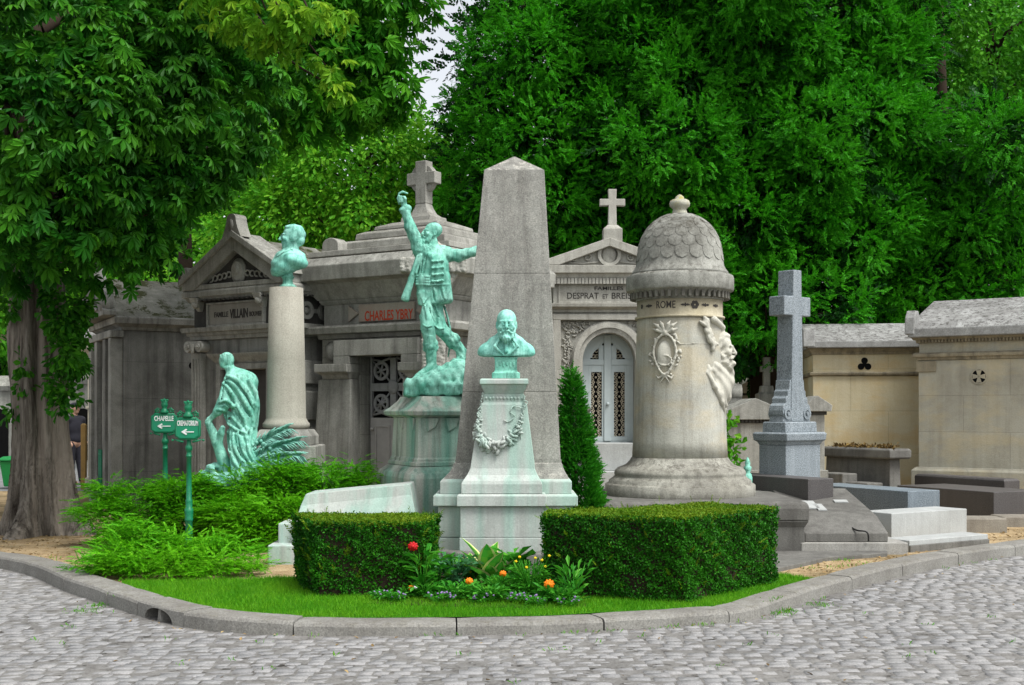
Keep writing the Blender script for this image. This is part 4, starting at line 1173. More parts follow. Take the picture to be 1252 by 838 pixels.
    # outstretched arm that goes behind the obelisk
    S.cap(P(543, 311, .03), P(560, 312, .06), .088, .072, .04); S.cap(P(560, 312, .06), P(582, 306, .08), .070, .056, .03); S.cap(P(582, 306, .08), P(600, 302, .10), .050, .042, .02)
    S.box(P(606, 301, .11), (.05, .02, .038), .015, .015)
    for i in range(4): S.chain([P(609, 298.8 + i * 1.8, .11), P(613.5, 298.5 + i * 2, .10), P(617, 299.5 + i * 2, .08)], [.012, .011, .009], .004)
    S.chain([P(604, 298, .10), P(608, 295.5, .08), P(611, 295.5, .07)], [.014, .012, .010], .006)
    S.disp(bumps(32, .0045, 25), P(545, 322, -.1), P(598, 295, .25))
    # head turned to the raised hand
    S.cap(P(527, 310, 0), P(527.5, 298, 0), .08, .075, .03)
    S.at(P(527.5, 286, -.01), .262, rotz(R(-62)) @ rotx(R(-6))); head(S, 'long', 'short', seed=8); S.at()
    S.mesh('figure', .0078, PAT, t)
    # sabre scabbard
    mb = MB(); mb.tube([P(541, 370, .1), P(546, 385, .12), P(549.5, 400, .13), P(550, 418, .15), P(547, 436, .16)], [.012, .013, .013, .012, .008], 8)
    mb.build('scabbard', M['patina_dark'], t)
    # rock
    S = Sdf()
    S.box(P(536, 477, .02), (.395, .34, .085), .04, .05); S.ell(P(545, 463, .02), (.30, .30, .14), .08); S.ell(P(560, 456, .05), (.16, .28, .16), .06); S.ell(P(520, 468, -.1), (.22, .22, .09), .06)
    S.box(P(548, 450, .08), (.09, .16, .045), .02, .03, rot=roty(R(-14))); S.cap(P(535, 455, .1), P(556, 440, .16), .05, .05, .04)
    lo, hi = P(485, 490, -.6), P(590, 420, .6)
    S.disp(bumps(13, .018, 2, 7), lo, hi); S.disp(bumps(30, .011, 5, 7), lo, hi)
    S.mesh('rock_base', .011, PAT, t)
statue_man()

def statue_woman():
    d = 15.2; base = W(292, 590, d)
    P = lambda px, py, dy=0: np.array([(px - 292) * d / F, dy, (590 - py) * d / F])
    t = thing('statue', 'bronze mourning woman in draped robes seen from behind, bowing over a stump', 'statue', base)
    S = Sdf()
    S.ell(P(277.5, 441, -.02), (.092, .105, .105), .012, rot=roty(R(12))); S.ell(P(281, 450.5, -.05), (.055, .07, .045), .008); S.ell(P(274, 447, -.09), (.03, .03, .035), .02)
    for i in range(5): S.cap(P(272 + i * 2.6, 433.5 + abs(i - 2) * .8, -.10), P(276 + i * 2.2, 449, -.09), .012, .012, .008)
    S.chain([P(276, 449.5, -.09), P(281, 453, -.085), P(286, 449, -.06)], [.016, .02, .014], .012)
    S.cap(P(281, 448, 0), P(290, 461, .02), .046, .062, .02)
    S.cap(P(288, 463, -.04), P(303, 466, .06), .10, .11, .08)
    S.ell(P(297, 482, .02), (.175, .175, .30), .08, rot=roty(R(-9))); S.ell(P(300, 505, .04), (.16, .19, .26), .08, rot=roty(R(5)))
    S.cap(P(297, 515, .02), P(303, 585, 0), .155, .20, .08); S.cap(P(290, 530, -.06), P(303, 585, -.12), .10, .13, .06); S.cap(P(300, 540, -.08), P(314, 588, -.12), .10, .13, .06)
    # arm under the mantle, hand on the stump
    S.cap(P(287, 465, -.08), P(277, 493, -.13), .10, .085, .05); S.cap(P(277, 493, -.13), P(270, 503, -.15), .085, .06, .03); S.cap(P(272, 501, -.15), P(262, 511, -.14), .046, .034, .02)
    S.box(P(259.5, 513, -.14), (.035, .03, .022), .014, .015, rot=roty(R(35)))
    for i in range(4): S.chain([P(258, 513.3, -.165 + i * .018), P(255.6, 514.5, -.165 + i * .018), P(255.2, 517.5, -.162 + i * .018)], [.0115, .011, .009], .004)
    S.chain([P(261, 515, -.165), P(260, 518, -.175), P(259, 520, -.175)], [.012, .011, .009], .005)
    # stump
    S.chain([P(258.5, 518, -.13), P(268, 541, -.12), P(281, 580, -.10)], [.045, .062, .085], .02); S.chain([P(270, 545, -.12), P(274, 530, -.16), P(276, 523, -.17)], [.05, .04, .03], .02)
    # mantle edges
    for pts, r in (([(287, 461), (277, 472), (273, 488), (271, 497)], .022), ([(275, 492), (284, 489), (290, 496), (296, 506), (305, 520)], .022), ([(281, 464), (291, 468), (303, 482), (313, 497)], .024), ([(279, 472), (290, 476), (302, 494), (313, 512)], .020),
                   ([(276, 503), (286, 515), (300, 524), (311, 522)], .026), ([(277, 508), (283, 519), (292, 526)], .020), ([(286, 497), (293, 512), (303, 522)], .016), ([(307, 466), (314, 480), (316, 497), (311, 520)], .026)):
        q = [P(a, b, -.15 + .06 * abs(a - 292) / 20 + (.03 if b > 500 else 0)) for a, b in pts]; S.chain(q, [r * 1.15] * len(q), .014)
    for x0, x1, r in ((284, 292, .026), (289, 298, .03), (294, 305, .03), (299, 312, .03), (305, 319, .028)):
        S.chain([P(x0 + 6, 524, -.14), P(x0 + 3, 545, -.20), P(x1, 588, -.26)], [r * .7, r, r * 1.25], .025)
    q2 = lambda pts: [(P(a, b)[0], P(a, b)[2]) for a, b in pts]
    for pts, r in (([(281, 460), (293, 465), (305, 478), (315, 496)], .024), ([(279, 463.6), (289, 470.7), (299, 485), (309, 505), (311, 515)], .021), ([(276, 468.7), (285, 476.8), (293, 495), (301, 511), (305, 525)], .021),
                   ([(280, 459.5), (277, 467.7), (274.5, 478.8), (273, 490)], .016), ([(272.5, 493), (281, 490), (289, 497), (295, 507)], .018), ([(270, 501), (279, 503), (291, 515), (305, 530)], .021), ([(275, 511), (281, 518), (291, 524), (303, 529)], .018),
                   ([(296, 469), (306, 483), (313, 500)], .014), ([(283, 466), (294, 481), (304, 500)], .013), ([(281, 523), (282, 541), (291, 562), (299, 572)], .020), ([(289, 529), (292, 546), (301, 562), (309, 572)], .022), ([(297, 533), (302, 550), (311, 564), (316, 572)], .020),
                   ([(285, 526), (287, 545), (296, 565)], .014), ([(305, 534), (310, 552), (317, 566)], .016), ([(293, 531), (297, 549), (306, 566)], .013)):
        S.fold(q2(pts), r, .85)
    S.disp(lambda P_: .0012 * np.sin((P_[..., 0] * .52 + P_[..., 2] * .85) * 38 + 2.6 * np.sin(P_[..., 2] * 7 + P_[..., 0] * 11)) , P(262, 525, -.45), P(322, 458, .5))
    S.disp(lambda P_: .003 * np.sin(P_[..., 0] * 55 + P_[..., 2] * 17 + P_[..., 1] * 30 + 2.2 * np.sin(P_[..., 2] * 9 + P_[..., 0] * 6)) , P(262, 592, -.6), P(325, 526, .6))
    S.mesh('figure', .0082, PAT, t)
    S = Sdf(); S.ell(P(285, 590, -.1), (.38, .30, .14), .06); S.cap(P(250, 578, -.15), P(276, 566, -.10), .025, .07, .05); S.disp(bumps(26, .018, 8, 6), P(240, 600, -.6), P(335, 550, .5))
    S.mesh('ground_cloth', .012, M['patina_dark'], t)
    # bronze palm branch lying behind her
    p = thing('palm_branch', 'bronze palm branch spreading behind the mourning woman', 'sculpture', base)
    mb = MB(); rg = np.random.default_rng(4)
    for k, (a, b_, c, dy) in enumerate((((306, 560), (322, 536), (352, 524), -.05), ((308, 566), (332, 545), (368, 538), -.12), ((309, 572), (338, 556), (370, 556), -.16))):
        A, Bm, Cc = P(*a, dy), P(*b_, dy), P(*c, dy)
        rach = [tuple((1 - t_) ** 2 * A + 2 * t_ * (1 - t_) * Bm + t_ * t_ * Cc) for t_ in np.linspace(0, 1, 14)]
        mb.tube(rach, list(np.linspace(.016, .004, 14)), 6)
        for i in range(2, 30):
            t_ = i / 30; q = Vector((1 - t_) ** 2 * A + 2 * t_ * (1 - t_) * Bm + t_ * t_ * Cc); tg = (Vector(2 * (1 - t_) * (Bm - A) + 2 * t_ * (Cc - Bm))).normalized()
            for sd in (-1, 1):
                L = .24 * (1 - .35 * t_) * rg.uniform(.8, 1.1); side = Vector((tg.z, 0, -tg.x)) * sd
                dr = (tg * .95 + side * .45 + Vector((0, -.25 + rg.normal(0, .2), -.15 * t_))).normalized()
                mb.tube([q, q + dr * L * .5 + Vector((0, 0, .01)), q + dr * L + Vector((0, 0, -.03))], [.009, .011, .003], 5)
    for i in range(16): mb.ball(P(311 + rg.uniform(0, 22), 548 + rg.uniform(-10, 12), -.14), rg.uniform(.016, .03), 8, 6)
    mb.build('fronds', M['patina_dark'], p)
statue_woman()
# ------------------------------------------------------------------ monuments
def ringR(xL, xR, y0, y1, z): return [(xL, y0, z), (xR, y0, z), (xR, y1, z), (xL, y1, z)]

def obelisk():
    d = 12.6; base = (XY(620, d), d, GZ)
    x = lambda px: (px - 620) * d / F
    z = lambda py: ZZ(py, d) - GZ
    t = thing('obelisk_monument', 'tall weathered grey obelisk with a pale stepped base and a garlanded pedestal on its front', 'monument', base)
    mb = MB()
    def ring(a, b, py, zz=None):
        w = (x(b) - x(a)) / 2; c = .66
        return ringR(x(a), x(b), c - w, c + w, z(py) if zz is None else zz)
    mb.rings([ring(534, 701, 0, -.1), ring(534, 701, 657.5)])
    mb.build('foundation', M['white_stone'], t, .008)
    mb = MB(); mb.rings([ring(536, 700, 657), ring(536, 700, 619)]); mb.rings([ring(530, 706, 618.6), ring(530, 706, 606), ring(533, 703, 604)])
    mb.rings([ring(538, 699, 604.2), ring(538, 699, 589), ring(541, 697, 586)])
    mb.build('base_block', M['white_stone'], t, .01)
    mb = MB(); mb.rings([ring(542, 696, 586.2), ring(545, 694, 582), ring(550, 691, 577), ring(553, 689, 572), ring(554, 688, 568), ring(556, 687, 566.5), ring(556, 687, 563)])
    mb.build('moulding', M['obelisk'], t)
    def wid(py): f_ = (563.3 - py) / (563.3 - 199.5); return (556.5 + 34.5 * f_, 686 - 19.5 * f_)
    for pb, pt in ((563.3, 479.05), (478.95, 331.05), (330.95, 199.5)):      # three blocks with open joints
        mb = MB(); mb.rings([ring(*wid(pb), pb), ring(*wid(pt), pt)]); mb.build('shaft', M['obelisk'], t, .006, 2)
    mb = MB(); w_ = wid(479); mb.rings([ring(w_[0] + 5, w_[1] - 5, 482), ring(w_[0] + 5, w_[1] - 5, 476)]); mb.build('joint_mortar', M['grey_slab'], t); mb = MB(); mb.rings([ring(wid(331)[0] + 5, wid(331)[1] - 5, 334), ring(wid(331)[0] + 5, wid(331)[1] - 5, 328)]); mb.build('joint_mortar', M['grey_slab'], t)
    mb = MB(); r0 = ring(591.6, 666, 199.4); cx_ = (x(591) + x(667)) / 2
    mb.rings([[(p[0], p[1], z(199.4)) for p in r0], [(cx_ + (p[0] - cx_) * .03, .66 + (p[1] - .66) * .03, z(199.4) + .20) for p in r0]])
    mb.build('pyramid_cap', M['obelisk'], t)
    # pedestal for the bust
    e = 12.3; y0 = -.30; X = lambda px: (px - CX) * e / F - base[0]; Z = lambda py: ZZ(py, e) - GZ
    mb = MB(); rr = lambda a, b, py, yf, yb=.5: ringR(X(a), X(b), yf, yb, Z(py))
    mb.rings([rr(562, 665, 690, y0 - .06), rr(562, 665, 657.2, y0 - .06)]); mb.rings([rr(563, 664, 656.8, y0 - .05), rr(563, 664, 619, y0 - .05)])
    mb.rings([rr(559, 668, 618.6, y0 - .09), rr(559, 668, 606, y0 - .09), rr(561, 666, 604, y0 - .07)])
    mb.rings([rr(564, 663, 603.6, y0 - .05), rr(564, 663, 592, y0 - .05), rr(566, 661, 588, y0 - .04), rr(571, 657, 581, y0), rr(575, 654, 573, y0 + .02), rr(576, 653.5, 565, y0 + .025), rr(582, 649, 530, y0 + .05), rr(587, 644.5, 495, y0 + .06), rr(590.5, 641, 492, y0 + .07), rr(591, 640.5, 481, y0 + .07)])
    p = mb.build('pedestal', M['white_stone'], t, .006); p['label'] = 'pale copper stained pedestal with a carved garland'
    mb = MB(); mb.rings([rr(592, 640, 481.2, y0 + .065), rr(591.5, 640.5, 479, y0 + .055), rr(590, 642, 476, y0 + .04), rr(588.5, 643.5, 473.5, y0 + .03), rr(588.5, 644, 471, y0 + .02), rr(586.5, 646, 469.5, y0), rr(586.5, 646, 465, y0), rr(588, 645, 463, y0 + .01)])
    for i in range(11):
        a = 592.3 + i * 4.4
        mb.add([(X(a), y0 + .066, Z(487)), (X(a + 2.2), y0 + .066, Z(490)), (X(a + 4.4), y0 + .066, Z(487)), (X(a + 2.2), y0 + .066, Z(484)), (X(a + 2.2), y0 + .052, Z(487))], [(0, 1, 4), (1, 2, 4), (2, 3, 4), (3, 0, 4), (3, 2, 1, 0)])
    mb.build('capital', M['white_stone'], p, .003)
    mb = MB(); rg = np.random.default_rng(2)
    pts = [(590, 480), (587, 500), (584.5, 522), (586, 536), (594, 544), (606, 546), (618, 541), (629, 531), (636, 518), (640, 500), (641, 484)]
    cur = catmull([(a, b) for a, b in pts], 14)
    for i, (a, b) in enumerate(cur):
        f = i / len(cur); th = .006 + .027 * math.sin(math.pi * min(1, max(0, (f - .08) / .8))) ** .8
        c = Vector((X(a), y0 + .07 - .02 * math.sin(math.pi * f), Z(b)))
        for k in range(4):
            mb.ball(c + Vector(rg.normal(0, th * .75, 3)) * 1.0 + Vector((0, -.015, 0)), (th * 1.25, th * .5, th * .55), 7, 5, Matrix.Rotation(rg.uniform(0, 3.14), 3, 'Y') @ Matrix.Rotation(rg.uniform(-.6, .6), 3, 'X'))
    for pts in ([(640, 500), (628, 497), (624, 504), (629, 509), (622, 516), (616, 514)], [(634, 524), (637, 540), (628, 545), (626, 552), (633, 556), (631, 560)], [(641, 490), (645, 492), (640, 500)]):
        q = catmull(pts, 6); yy = [y0 + .055 - .012 * abs(math.sin(i * .5)) for i in range(len(q))]
        mb.tube([(X(a), yy[i], Z(b)) for i, (a, b) in enumerate(q)], .0055, 6)
    mb.build('garland', M['white_stone'], p)
obelisk()

def low_edging():
    d = 11.9; t = tag(MB().prism_z([(XY(538, 12.0), 12.05), (XY(612, 11.62), 11.62), (XY(668, 11.9), 11.9), (XY(672, 12.15), 12.15), (XY(612, 11.85), 11.9), (XY(540, 12.2), 12.25)], GZ - .05, ZZ(678, 11.8)).build('stone_edging', M['grey_slab'], None, .015),
        'grey pointed stone edging behind the flowers at the foot of the obelisk', 'edging')
low_edging()

def statue_plinth():
    f = Fr(512, 14.12, -25); t = f.thing('statue_plinth', 'copper streaked stone plinth under the bronze man with raised fist', 'plinth', z0=GZ)
    w = .86; z = lambda py: f.z(py)
    mb = MB(); mb.loft(0, w, 0, w, [(-.1, .165), (z(585), .165), (z(579), .15), (z(575), .10), (z(571), .06)]); mb.build('base', M['verd_stone'], t, .008)
    mb = MB(); mb.loft(0, w, 0, w, [(z(570.6), .055), (z(566), .055), (z(565), .035), (z(562), .035), (z(560), .02), (z(511), 0)]); mb.build('die', M['verd_stone'], t, .006)
    mb = MB(); mb.loft(0, w, 0, w, [(z(511.2), .004), (z(509), .03), (z(508), .085), (z(503), .10), (z(501.5), .085), (z(497), .03), (z(490), -.03), (z(486), -.055), (z(484.5), -.06)]); mb.build('cornice', M['verd_stone'], t, .005)
    for u0 in (.10, .36, .62):     # carved drip ornaments
        mb = MB(); mb.prism([(u0, z(528)), (u0 + .10, z(522)), (u0 + .13, z(513)), (u0 + .13, z(511.5)), (u0 - .03, z(511.5)), (u0 - .03, z(513))], -.03, .01); mb.build('ornament', M['verd_stone'], t, .004)
    for w0 in (.12, .5): mb = MB(); mb.prism_x([(w0, z(526)), (w0 + .12, z(511.5)), (w0 - .04, z(511.5))], -.03, .01); mb.build('ornament', M['verd_stone'], t, .004)
statue_plinth()

def side_steps():
    d = 12.9; base = (XY(430, d), d, GZ); x = lambda px: (px - 430) * d / F; z = lambda py: ZZ(py, d) - GZ
    t = thing('stone_steps', 'pale stained stone ramp block with three steps, between juniper and left hedge', 'steps', base)
    mb = MB(); 
    def rg_(o, z0): return [(x(364) - o * .4, -o, z0), (x(503) + o, -o, z0), (x(503) + o, .6, z0), (x(364) - o * .4, .6, z0)]
    vs = [(x(360), -.12, -.1), (x(510), -.12, -.1), (x(510), .55, -.1), (x(360), .55, -.1), (x(362), -.10, z(640)), (x(509), -.10, z(628)), (x(509), .55, z(628)), (x(362), .55, z(640)),
          (x(368), -.02, z(618)), (x(504), -.02, z(605)), (x(504), .55, z(605)), (x(368), .55, z(618)), (x(374), 0, z(604)), (x(501), 0, z(592)), (x(501), .55, z(592)), (x(374), .55, z(604))]
    fs = [(3, 2, 1, 0), (12, 13, 14, 15)]
    for k in range(3):
        for j in range(4):
            a, b = k * 4 + j, k * 4 + (j + 1) % 4; fs.append((a, b, b + 4, a + 4))
    mb.add(vs, fs); mb.build('ramp_block', M['white_stone'], t, .01)
    for a, b, yy, h0, h1 in ((340, 366, .0, 640, 705), (327, 372, -.25, 667, 705), (312, 374, -.5, 697, 712)):
        e = d + yy; mb = MB(); mb.box((a - CX) * e / F - base[0], (b - CX) * e / F - base[0], yy, .5 - .02 * yy, -.1, ZZ(h0, e) - GZ); mb.build('step', M['white_stone'], t, .012)
side_steps()

def bust_column():
    d = 15.5; base = (XY(350, d), d, GZ); s = d / F; z = lambda py: ZZ(py, d) - GZ
    t = thing('round_column', 'smooth round stone column carrying the bronze profile bust', 'column', base)
    mb = MB(); mb.loft(-26 * s, 30 * s, -26 * s, 30 * s, [(-.1, .12), (z(545), .12), (z(545) + .01, .1)])
    mb.loft(-27 * s, 30 * s, -27 * s, 27 * s, [(z(545) + .012, .05), (z(533), .05), (z(530), .03), (z(525), .0)])
    mb.build('plinth', M['chapel_flat'], t, .008)
    mb = MB(); mb.lathe([(z(525) + .002, 26 * s), (z(522), 28.5 * s), (z(518), 28.5 * s), (z(516), 26.5 * s), (z(513), 25 * s), (z(511), 24 * s), (z(440), 22.6 * s), (z(352.5), 20.5 * s)], 56, 0, 0)
    mb.build('shaft', M['column'], t, 0)
M['column'] = stone('smooth_column_stone', (.34, .315, .26), (.17, .155, .125), (.40, .375, .315), streak=.2, stain=.2, grain=.2, bump=.25)
bust_column()

def dome_monument():
    d = 14.75; base = (XY(831, d), d, GZ); s = d / F; z = lambda py: ZZ(py, d) - GZ
    t = thing('domed_tomb', 'round pale stone tomb with a fish-scaled dome and carved portrait relief', 'tomb', base)
    mb = MB(); mb.lathe([(z(614), 91 * s), (z(592), 91 * s), (z(590.5), 89 * s), (z(590), 86.5 * s), (z(587), 86.5 * s), (z(584), 82 * s), (z(581), 79 * s), (z(579), 80 * s), (z(575), 79 * s), (z(572), 76 * s), (z(568), 66 * s), (z(563), 61 * s), (z(559), 58.5 * s)], 72)
    mb.build('base', M['drum_base'], t)
    mb = MB(); mb.lathe([(z(559.2), 58 * s), (z(540), 57 * s), (z(470), 54.5 * s), (z(394), 52 * s), (z(391), 52 * s)], 72); mb.build('drum', M['drum'], t)
    mb = MB(); mb.lathe([(z(391.2), 54.5 * s), (z(388.5), 54.5 * s), (z(388), 52 * s), (z(369), 52 * s)], 72); fr = mb.build('frieze', M['frieze'], t)
    mb = MB(); mb.lathe([(z(369.2), 53 * s), (z(367), 53.5 * s), (z(361), 57 * s), (z(358), 62 * s), (z(357.5), 64.5 * s), (z(355), 65.5 * s), (z(342), 65.5 * s), (z(339), 64.5 * s), (z(337), 60.5 * s)], 72)
    mb.build('cornice', M['dome'], t, .004); mb = MB()
    for i in range(46):
        a = 2 * math.pi * i / 46; M_ = Matrix.Rotation(a, 4, 'Z'); i0 = len(mb.v)
        mb.box(54 * s, 60.5 * s, -.018, .018, z(367.5), z(358.5)); mb.xform(i0, M_)
    mb.build('brackets', M['bracket_stone'], t, .004)
    dp = [(337.2, 60), (334, 58.5), (330, 55.5), (326, 53.6), (320, 52.6), (310, 51.4), (300, 49.6), (292, 47), (284, 43), (277, 38), (271, 31.5), (266, 24), (263, 17), (261.5, 10)]
    mb = MB(); mb.lathe([(z(a), b * s) for a, b in dp], 72); dm = mb.build('dome', M['dome'], t)
    mb = MB(); ys = np.array([a for a, b in dp][::-1], float); rs = np.array([b for a, b in dp][::-1], float)
    for k, (yt, yb) in enumerate(((303, 321.5), (291, 307), (281, 295), (273, 285), (267.5, 277), (264, 271))):
        n = 19 if k < 3 else (15 if k == 3 else 11)
        for i in range(n):
            a0 = 2 * math.pi * (i + .5 * (k % 2)) / n; hw = math.pi / n * .97; grid_ = []
            for v in np.linspace(0, 1, 9):
                half = hw if v < .45 else hw * math.sqrt(max(0.0, 1 - ((v - .45) / .55) ** 2)) + 1e-3
                py = yt + (yb - yt) * v; r = np.interp(py, ys, rs) * s + .003 + .006 * v
                grid_.append([(r * math.cos(a0 + half * u), r * math.sin(a0 + half * u), z(py)) for u in np.linspace(-1, 1, 9)])
            ins = [[(p[0] * .975, p[1] * .975, p[2]) for p in row] for row in grid_]
            vs = [p for row in grid_ for p in row] + [p for row in ins for p in row]; fs = []
            for r_ in range(8):
                for c_ in range(8):
                    q = r_ * 9 + c_; fs.append((q, q + 1, q + 10, q + 9))
            b = 81; loop = [i_ * 9 for i_ in range(9)] + [72 + j for j in range(1, 9)] + [i_ * 9 + 8 for i_ in range(7, -1, -1)]
            for i_ in range(len(loop) - 1): fs.append((loop[i_], loop[i_ + 1], loop[i_ + 1] + b, loop[i_] + b))
            mb.add(vs, fs, False)
    mb.build('scales', M['dome'], dm)
    mb = MB(); mb.lathe([(z(262), 10.5 * s), (z(260), 9 * s), (z(256), 8 * s), (z(255), 9.5 * s), (z(254), 10 * s), (z(252.5), 12.2 * s), (z(249), 12.6 * s), (z(246), 11.5 * s), (z(244.5), 9 * s), (z(243.8), 5.5 * s), (z(241), 5 * s), (z(238.5), 2 * s), (z(238), .4 * s)], 32)
    mb.build('finial', M['mossy_finial'], t)
    # lettering and rosettes bent round the frieze
    R_ = 52 * s + .002
    def bend(vs, px): 
        a0 = math.asin(max(-1, min(1, (px - 831) / 52))); return [((R_ - v[1]) * math.sin(a0 + v[0] / R_), -(R_ - v[1]) * math.cos(a0 + v[0] / R_), v[2]) for v in vs]
    mb = MB(); vs, fs = text_geo('ROME', .235, .085, .004, .004); mb.add([(a, b, c + z(376.5)) for a, b, c in bend(vs, 808)], fs); mb.build('inscription', M['dark_letter'], fr)
    for px, r in ((783, .03), (842, .055)):
        mb = MB()
        for k in range(6):
            a = k * 1.047
            q = [(r * .55 * math.cos(a) + r * .4 * math.cos(b_), -.002, r * .55 * math.sin(a) + r * .4 * math.sin(b_)) for b_ in np.linspace(0, 6.28, 8)[:-1]]
            mb.add([(p[0], p[1], p[2] + z(377)) for p in bend(q, px)], [tuple(range(7))])
        mb.build('rosette', M['dark_letter'], fr)
    for px in (790, 830.5, 855, 869):
        mb = MB()
        for dx, rx, rz in ((-.026, .017, .013), (.026, .017, .013), (0, .012, .024), (-.046, .007, .008), (.046, .007, .008)):
            mb.add([(p[0], p[1], p[2] + z(377)) for p in bend([(dx + rx * math.cos(b_), -.002 - .001 * abs(dx) * 20, rz * math.sin(b_)) for b_ in np.linspace(0, 6.28, 9)[:-1]], px)], [tuple(range(8))])
        mb.build('scroll_ornament', M['dark_letter'], fr)
    # cartouche and crossed palms
    S = Sdf(); rr = 54 * s
    def Q(px, py, out=0.0):
        a = math.asin(max(-1, min(1, (px - 831) / 55))); r = rr + out + .012 * (py - 430) / 60; return (r * math.sin(a), -r * math.cos(a), z(py))
    S.ell(Q(807, 436, -.03), (.105, .05, .17), .02)
    ring = [Q(807 + 12.5 * math.cos(a) * (1 - .25 * max(0, -math.sin(a))), 434 - 22 * math.sin(a) - (0 if math.sin(a) > 0 else -4 * abs(math.sin(a)) ** 3), .016) for a in np.linspace(0, 2 * math.pi, 21)]
    S.chain(ring, [.013] * 21, .012); ring2 = [Q(807 + 7.5 * math.cos(a), 443 - 6 * math.sin(a), .018) for a in np.linspace(0, 2 * math.pi, 13)]; S.chain(ring2, [.009] * 13, .008)
    for a_, L_ in ((-1.25, 15), (-.8, 19), (-.35, 17), (.35, 17), (.8, 19), (1.25, 15)):
        S.chain([Q(807, 411, .006), Q(807 + .6 * L_ * math.sin(a_), 410 - .62 * L_ * math.cos(a_), .020), Q(807 + L_ * math.sin(a_), 409 - .82 * L_ * math.cos(a_), .012)], [.012, .021, .006], .006)
    S.ell(Q(807, 410, .01), .03, .01)
    for a in (-1, 1): S.chain([Q(807, 459, .01), Q(807 + a * 7, 464, .012), Q(807 + a * 10, 460, .01)], [.013, .012, .006], .008); S.chain([Q(807, 461, .01), Q(807 + a * 5, 469, .012)], [.013, .006], .008)
    S.chain([Q(822, 424, -.004), Q(840, 423, -.004), Q(858, 423, -.004)], [.007, .006, .007], .006)
    rg = np.random.default_rng(12)
    for k in range(46):
        a = rg.uniform(0, 6.28); rr_ = rg.uniform(.75, 1.25); S.ell(Q(807 + 15 * rr_ * math.cos(a), 432 + 24 * rr_ * math.sin(a), .0), (.022 * rg.uniform(.6, 1.2), .02, .013 * rg.uniform(.6, 1.5)), .006, rot=roty(rg.uniform(0, 3)))
    S.mesh('cartouche', .008, M['relief_stone'], t)
    # the portrait: a bearded head in profile leaning out, draped shoulder, laurel above
    S = Sdf(); K = lambda px, py, y=0.0: np.array([(px - 831) * s, y, z(py)])
    S.at(K(877.5, 428, -.16), .40, rotz(R(82)) @ rotx(R(4))); head(S, 'short', 'wavy', seed=6, eye=.55); S.at()
    S.cap(K(876, 445, -.10), K(872, 462, -.1), .12, .17, .06); S.cap(K(864, 452, -.30), K(880, 468, -.12), .12, .12, .08); S.ell(K(872, 476, -.15), (.17, .22, .24), .08)
    S.chain([K(858, 440, -.40), K(858, 456, -.44), K(866, 474, -.42), K(876, 492, -.32), K(884, 512, -.15)], [.03, .035, .03, .03, .02], .03)
    S.chain([K(872, 446, -.28), K(866, 462, -.36), K(874, 482, -.34), K(885, 496, -.18)], [.035, .035, .03, .025], .03)
    S.chain([K(889, 450, -.10), K(891, 465, -.10), K(886, 485, -.12), K(884, 500, -.10)], [.06, .05, .05, .03], .03)
    S.disp(lambda P_: .006 * np.sin(P_[..., 0] * 45 + P_[..., 2] * 38 + 2 * np.sin(P_[..., 2] * 9)), K(850, 520, -.7), K(900, 446, .3))
    rg = np.random.default_rng(15)
    for k in range(34):
        f_ = rg.random(); px_, py_ = 853 + 12 * f_ + rg.normal(0, 2), 390 + 38 * f_ + rg.normal(0, 3); yy = -math.sqrt(max(.01, (54 * s) ** 2 - ((px_ - 831) * s) ** 2))
        S.ell(K(px_, py_, yy - .012), (.05 * rg.uniform(.6, 1.2), .035, .022), .012, rot=roty(rg.uniform(.4, 1.8)))
    S.cap(K(866, 394, -.40), K(880, 402, -.20), .045, .035, .04)
    S.mesh('portrait_relief', .009, M['relief_stone'], t)
    # broad dark step the drum stands on
    e = 13.55; q = thing('tomb_step', 'broad grey moulded stone step under the round domed tomb', 'step', (XY(831, e), e, GZ)); x = lambda px: (px - 831) * e / F; zz = lambda py: ZZ(py, e) - GZ
    mb = MB(); mb.loft(x(734), x(984), 0, 2.4, [(-.1, 0), (zz(645), 0), (zz(641), .02), (zz(637), .04)]); mb.build('step_body', M['grey_slab'], q, .01)
    mb = MB(); mb.loft(x(734), x(984), 0, 2.4, [(zz(636.6), .04), (zz(622), .045), (zz(616), .03), (zz(613.5), .0)]); mb.build('step_slab', M['grey_slab'], q, .012)
M['bracket_stone'] = stone('sooty_bracket_stone', (.15, .138, .115), (.03, .027, .022), (.25, .235, .20), streak=.6, stain=.5, grain=.2)
M['frieze'] = stone('ochre_frieze_stone', (.47, .40, .26), (.17, .135, .085), (.54, .48, .36), streak=.3, stain=.25, grain=.15)
M['mossy_finial'] = stone('mossy_finial_stone', (.38, .36, .28), (.10, .085, .05), (.48, .46, .38), streak=.1, stain=.3, lichen=.9, lichen_col=(.32, .27, .03), grain=.2)
M['relief_stone'] = stone('carved_relief_stone', (.50, .47, .40), (.22, .195, .155), (.58, .55, .47), streak=.25, stain=.2, grain=.12)
dome_monument()

# ------------------------------------------------------------------ chapels
def letters(body, f, pxl, pxr, pyt, pyb, w, mat, parent, bold=.0, name='inscription', depth=.006):
    uL, uR = f.u(pxl, w), f.u(pxr, w); um = (uL + uR) / 2; zt, zb = f.z(pyt, um, w), f.z(pyb, um, w)
    vs, fs = text_geo(body, uR - uL, zt - zb, depth, bold)
    return MB().add([(x + um, y + w, z + (zt + zb) / 2) for x, y, z in vs], fs).build(name, mat, parent)

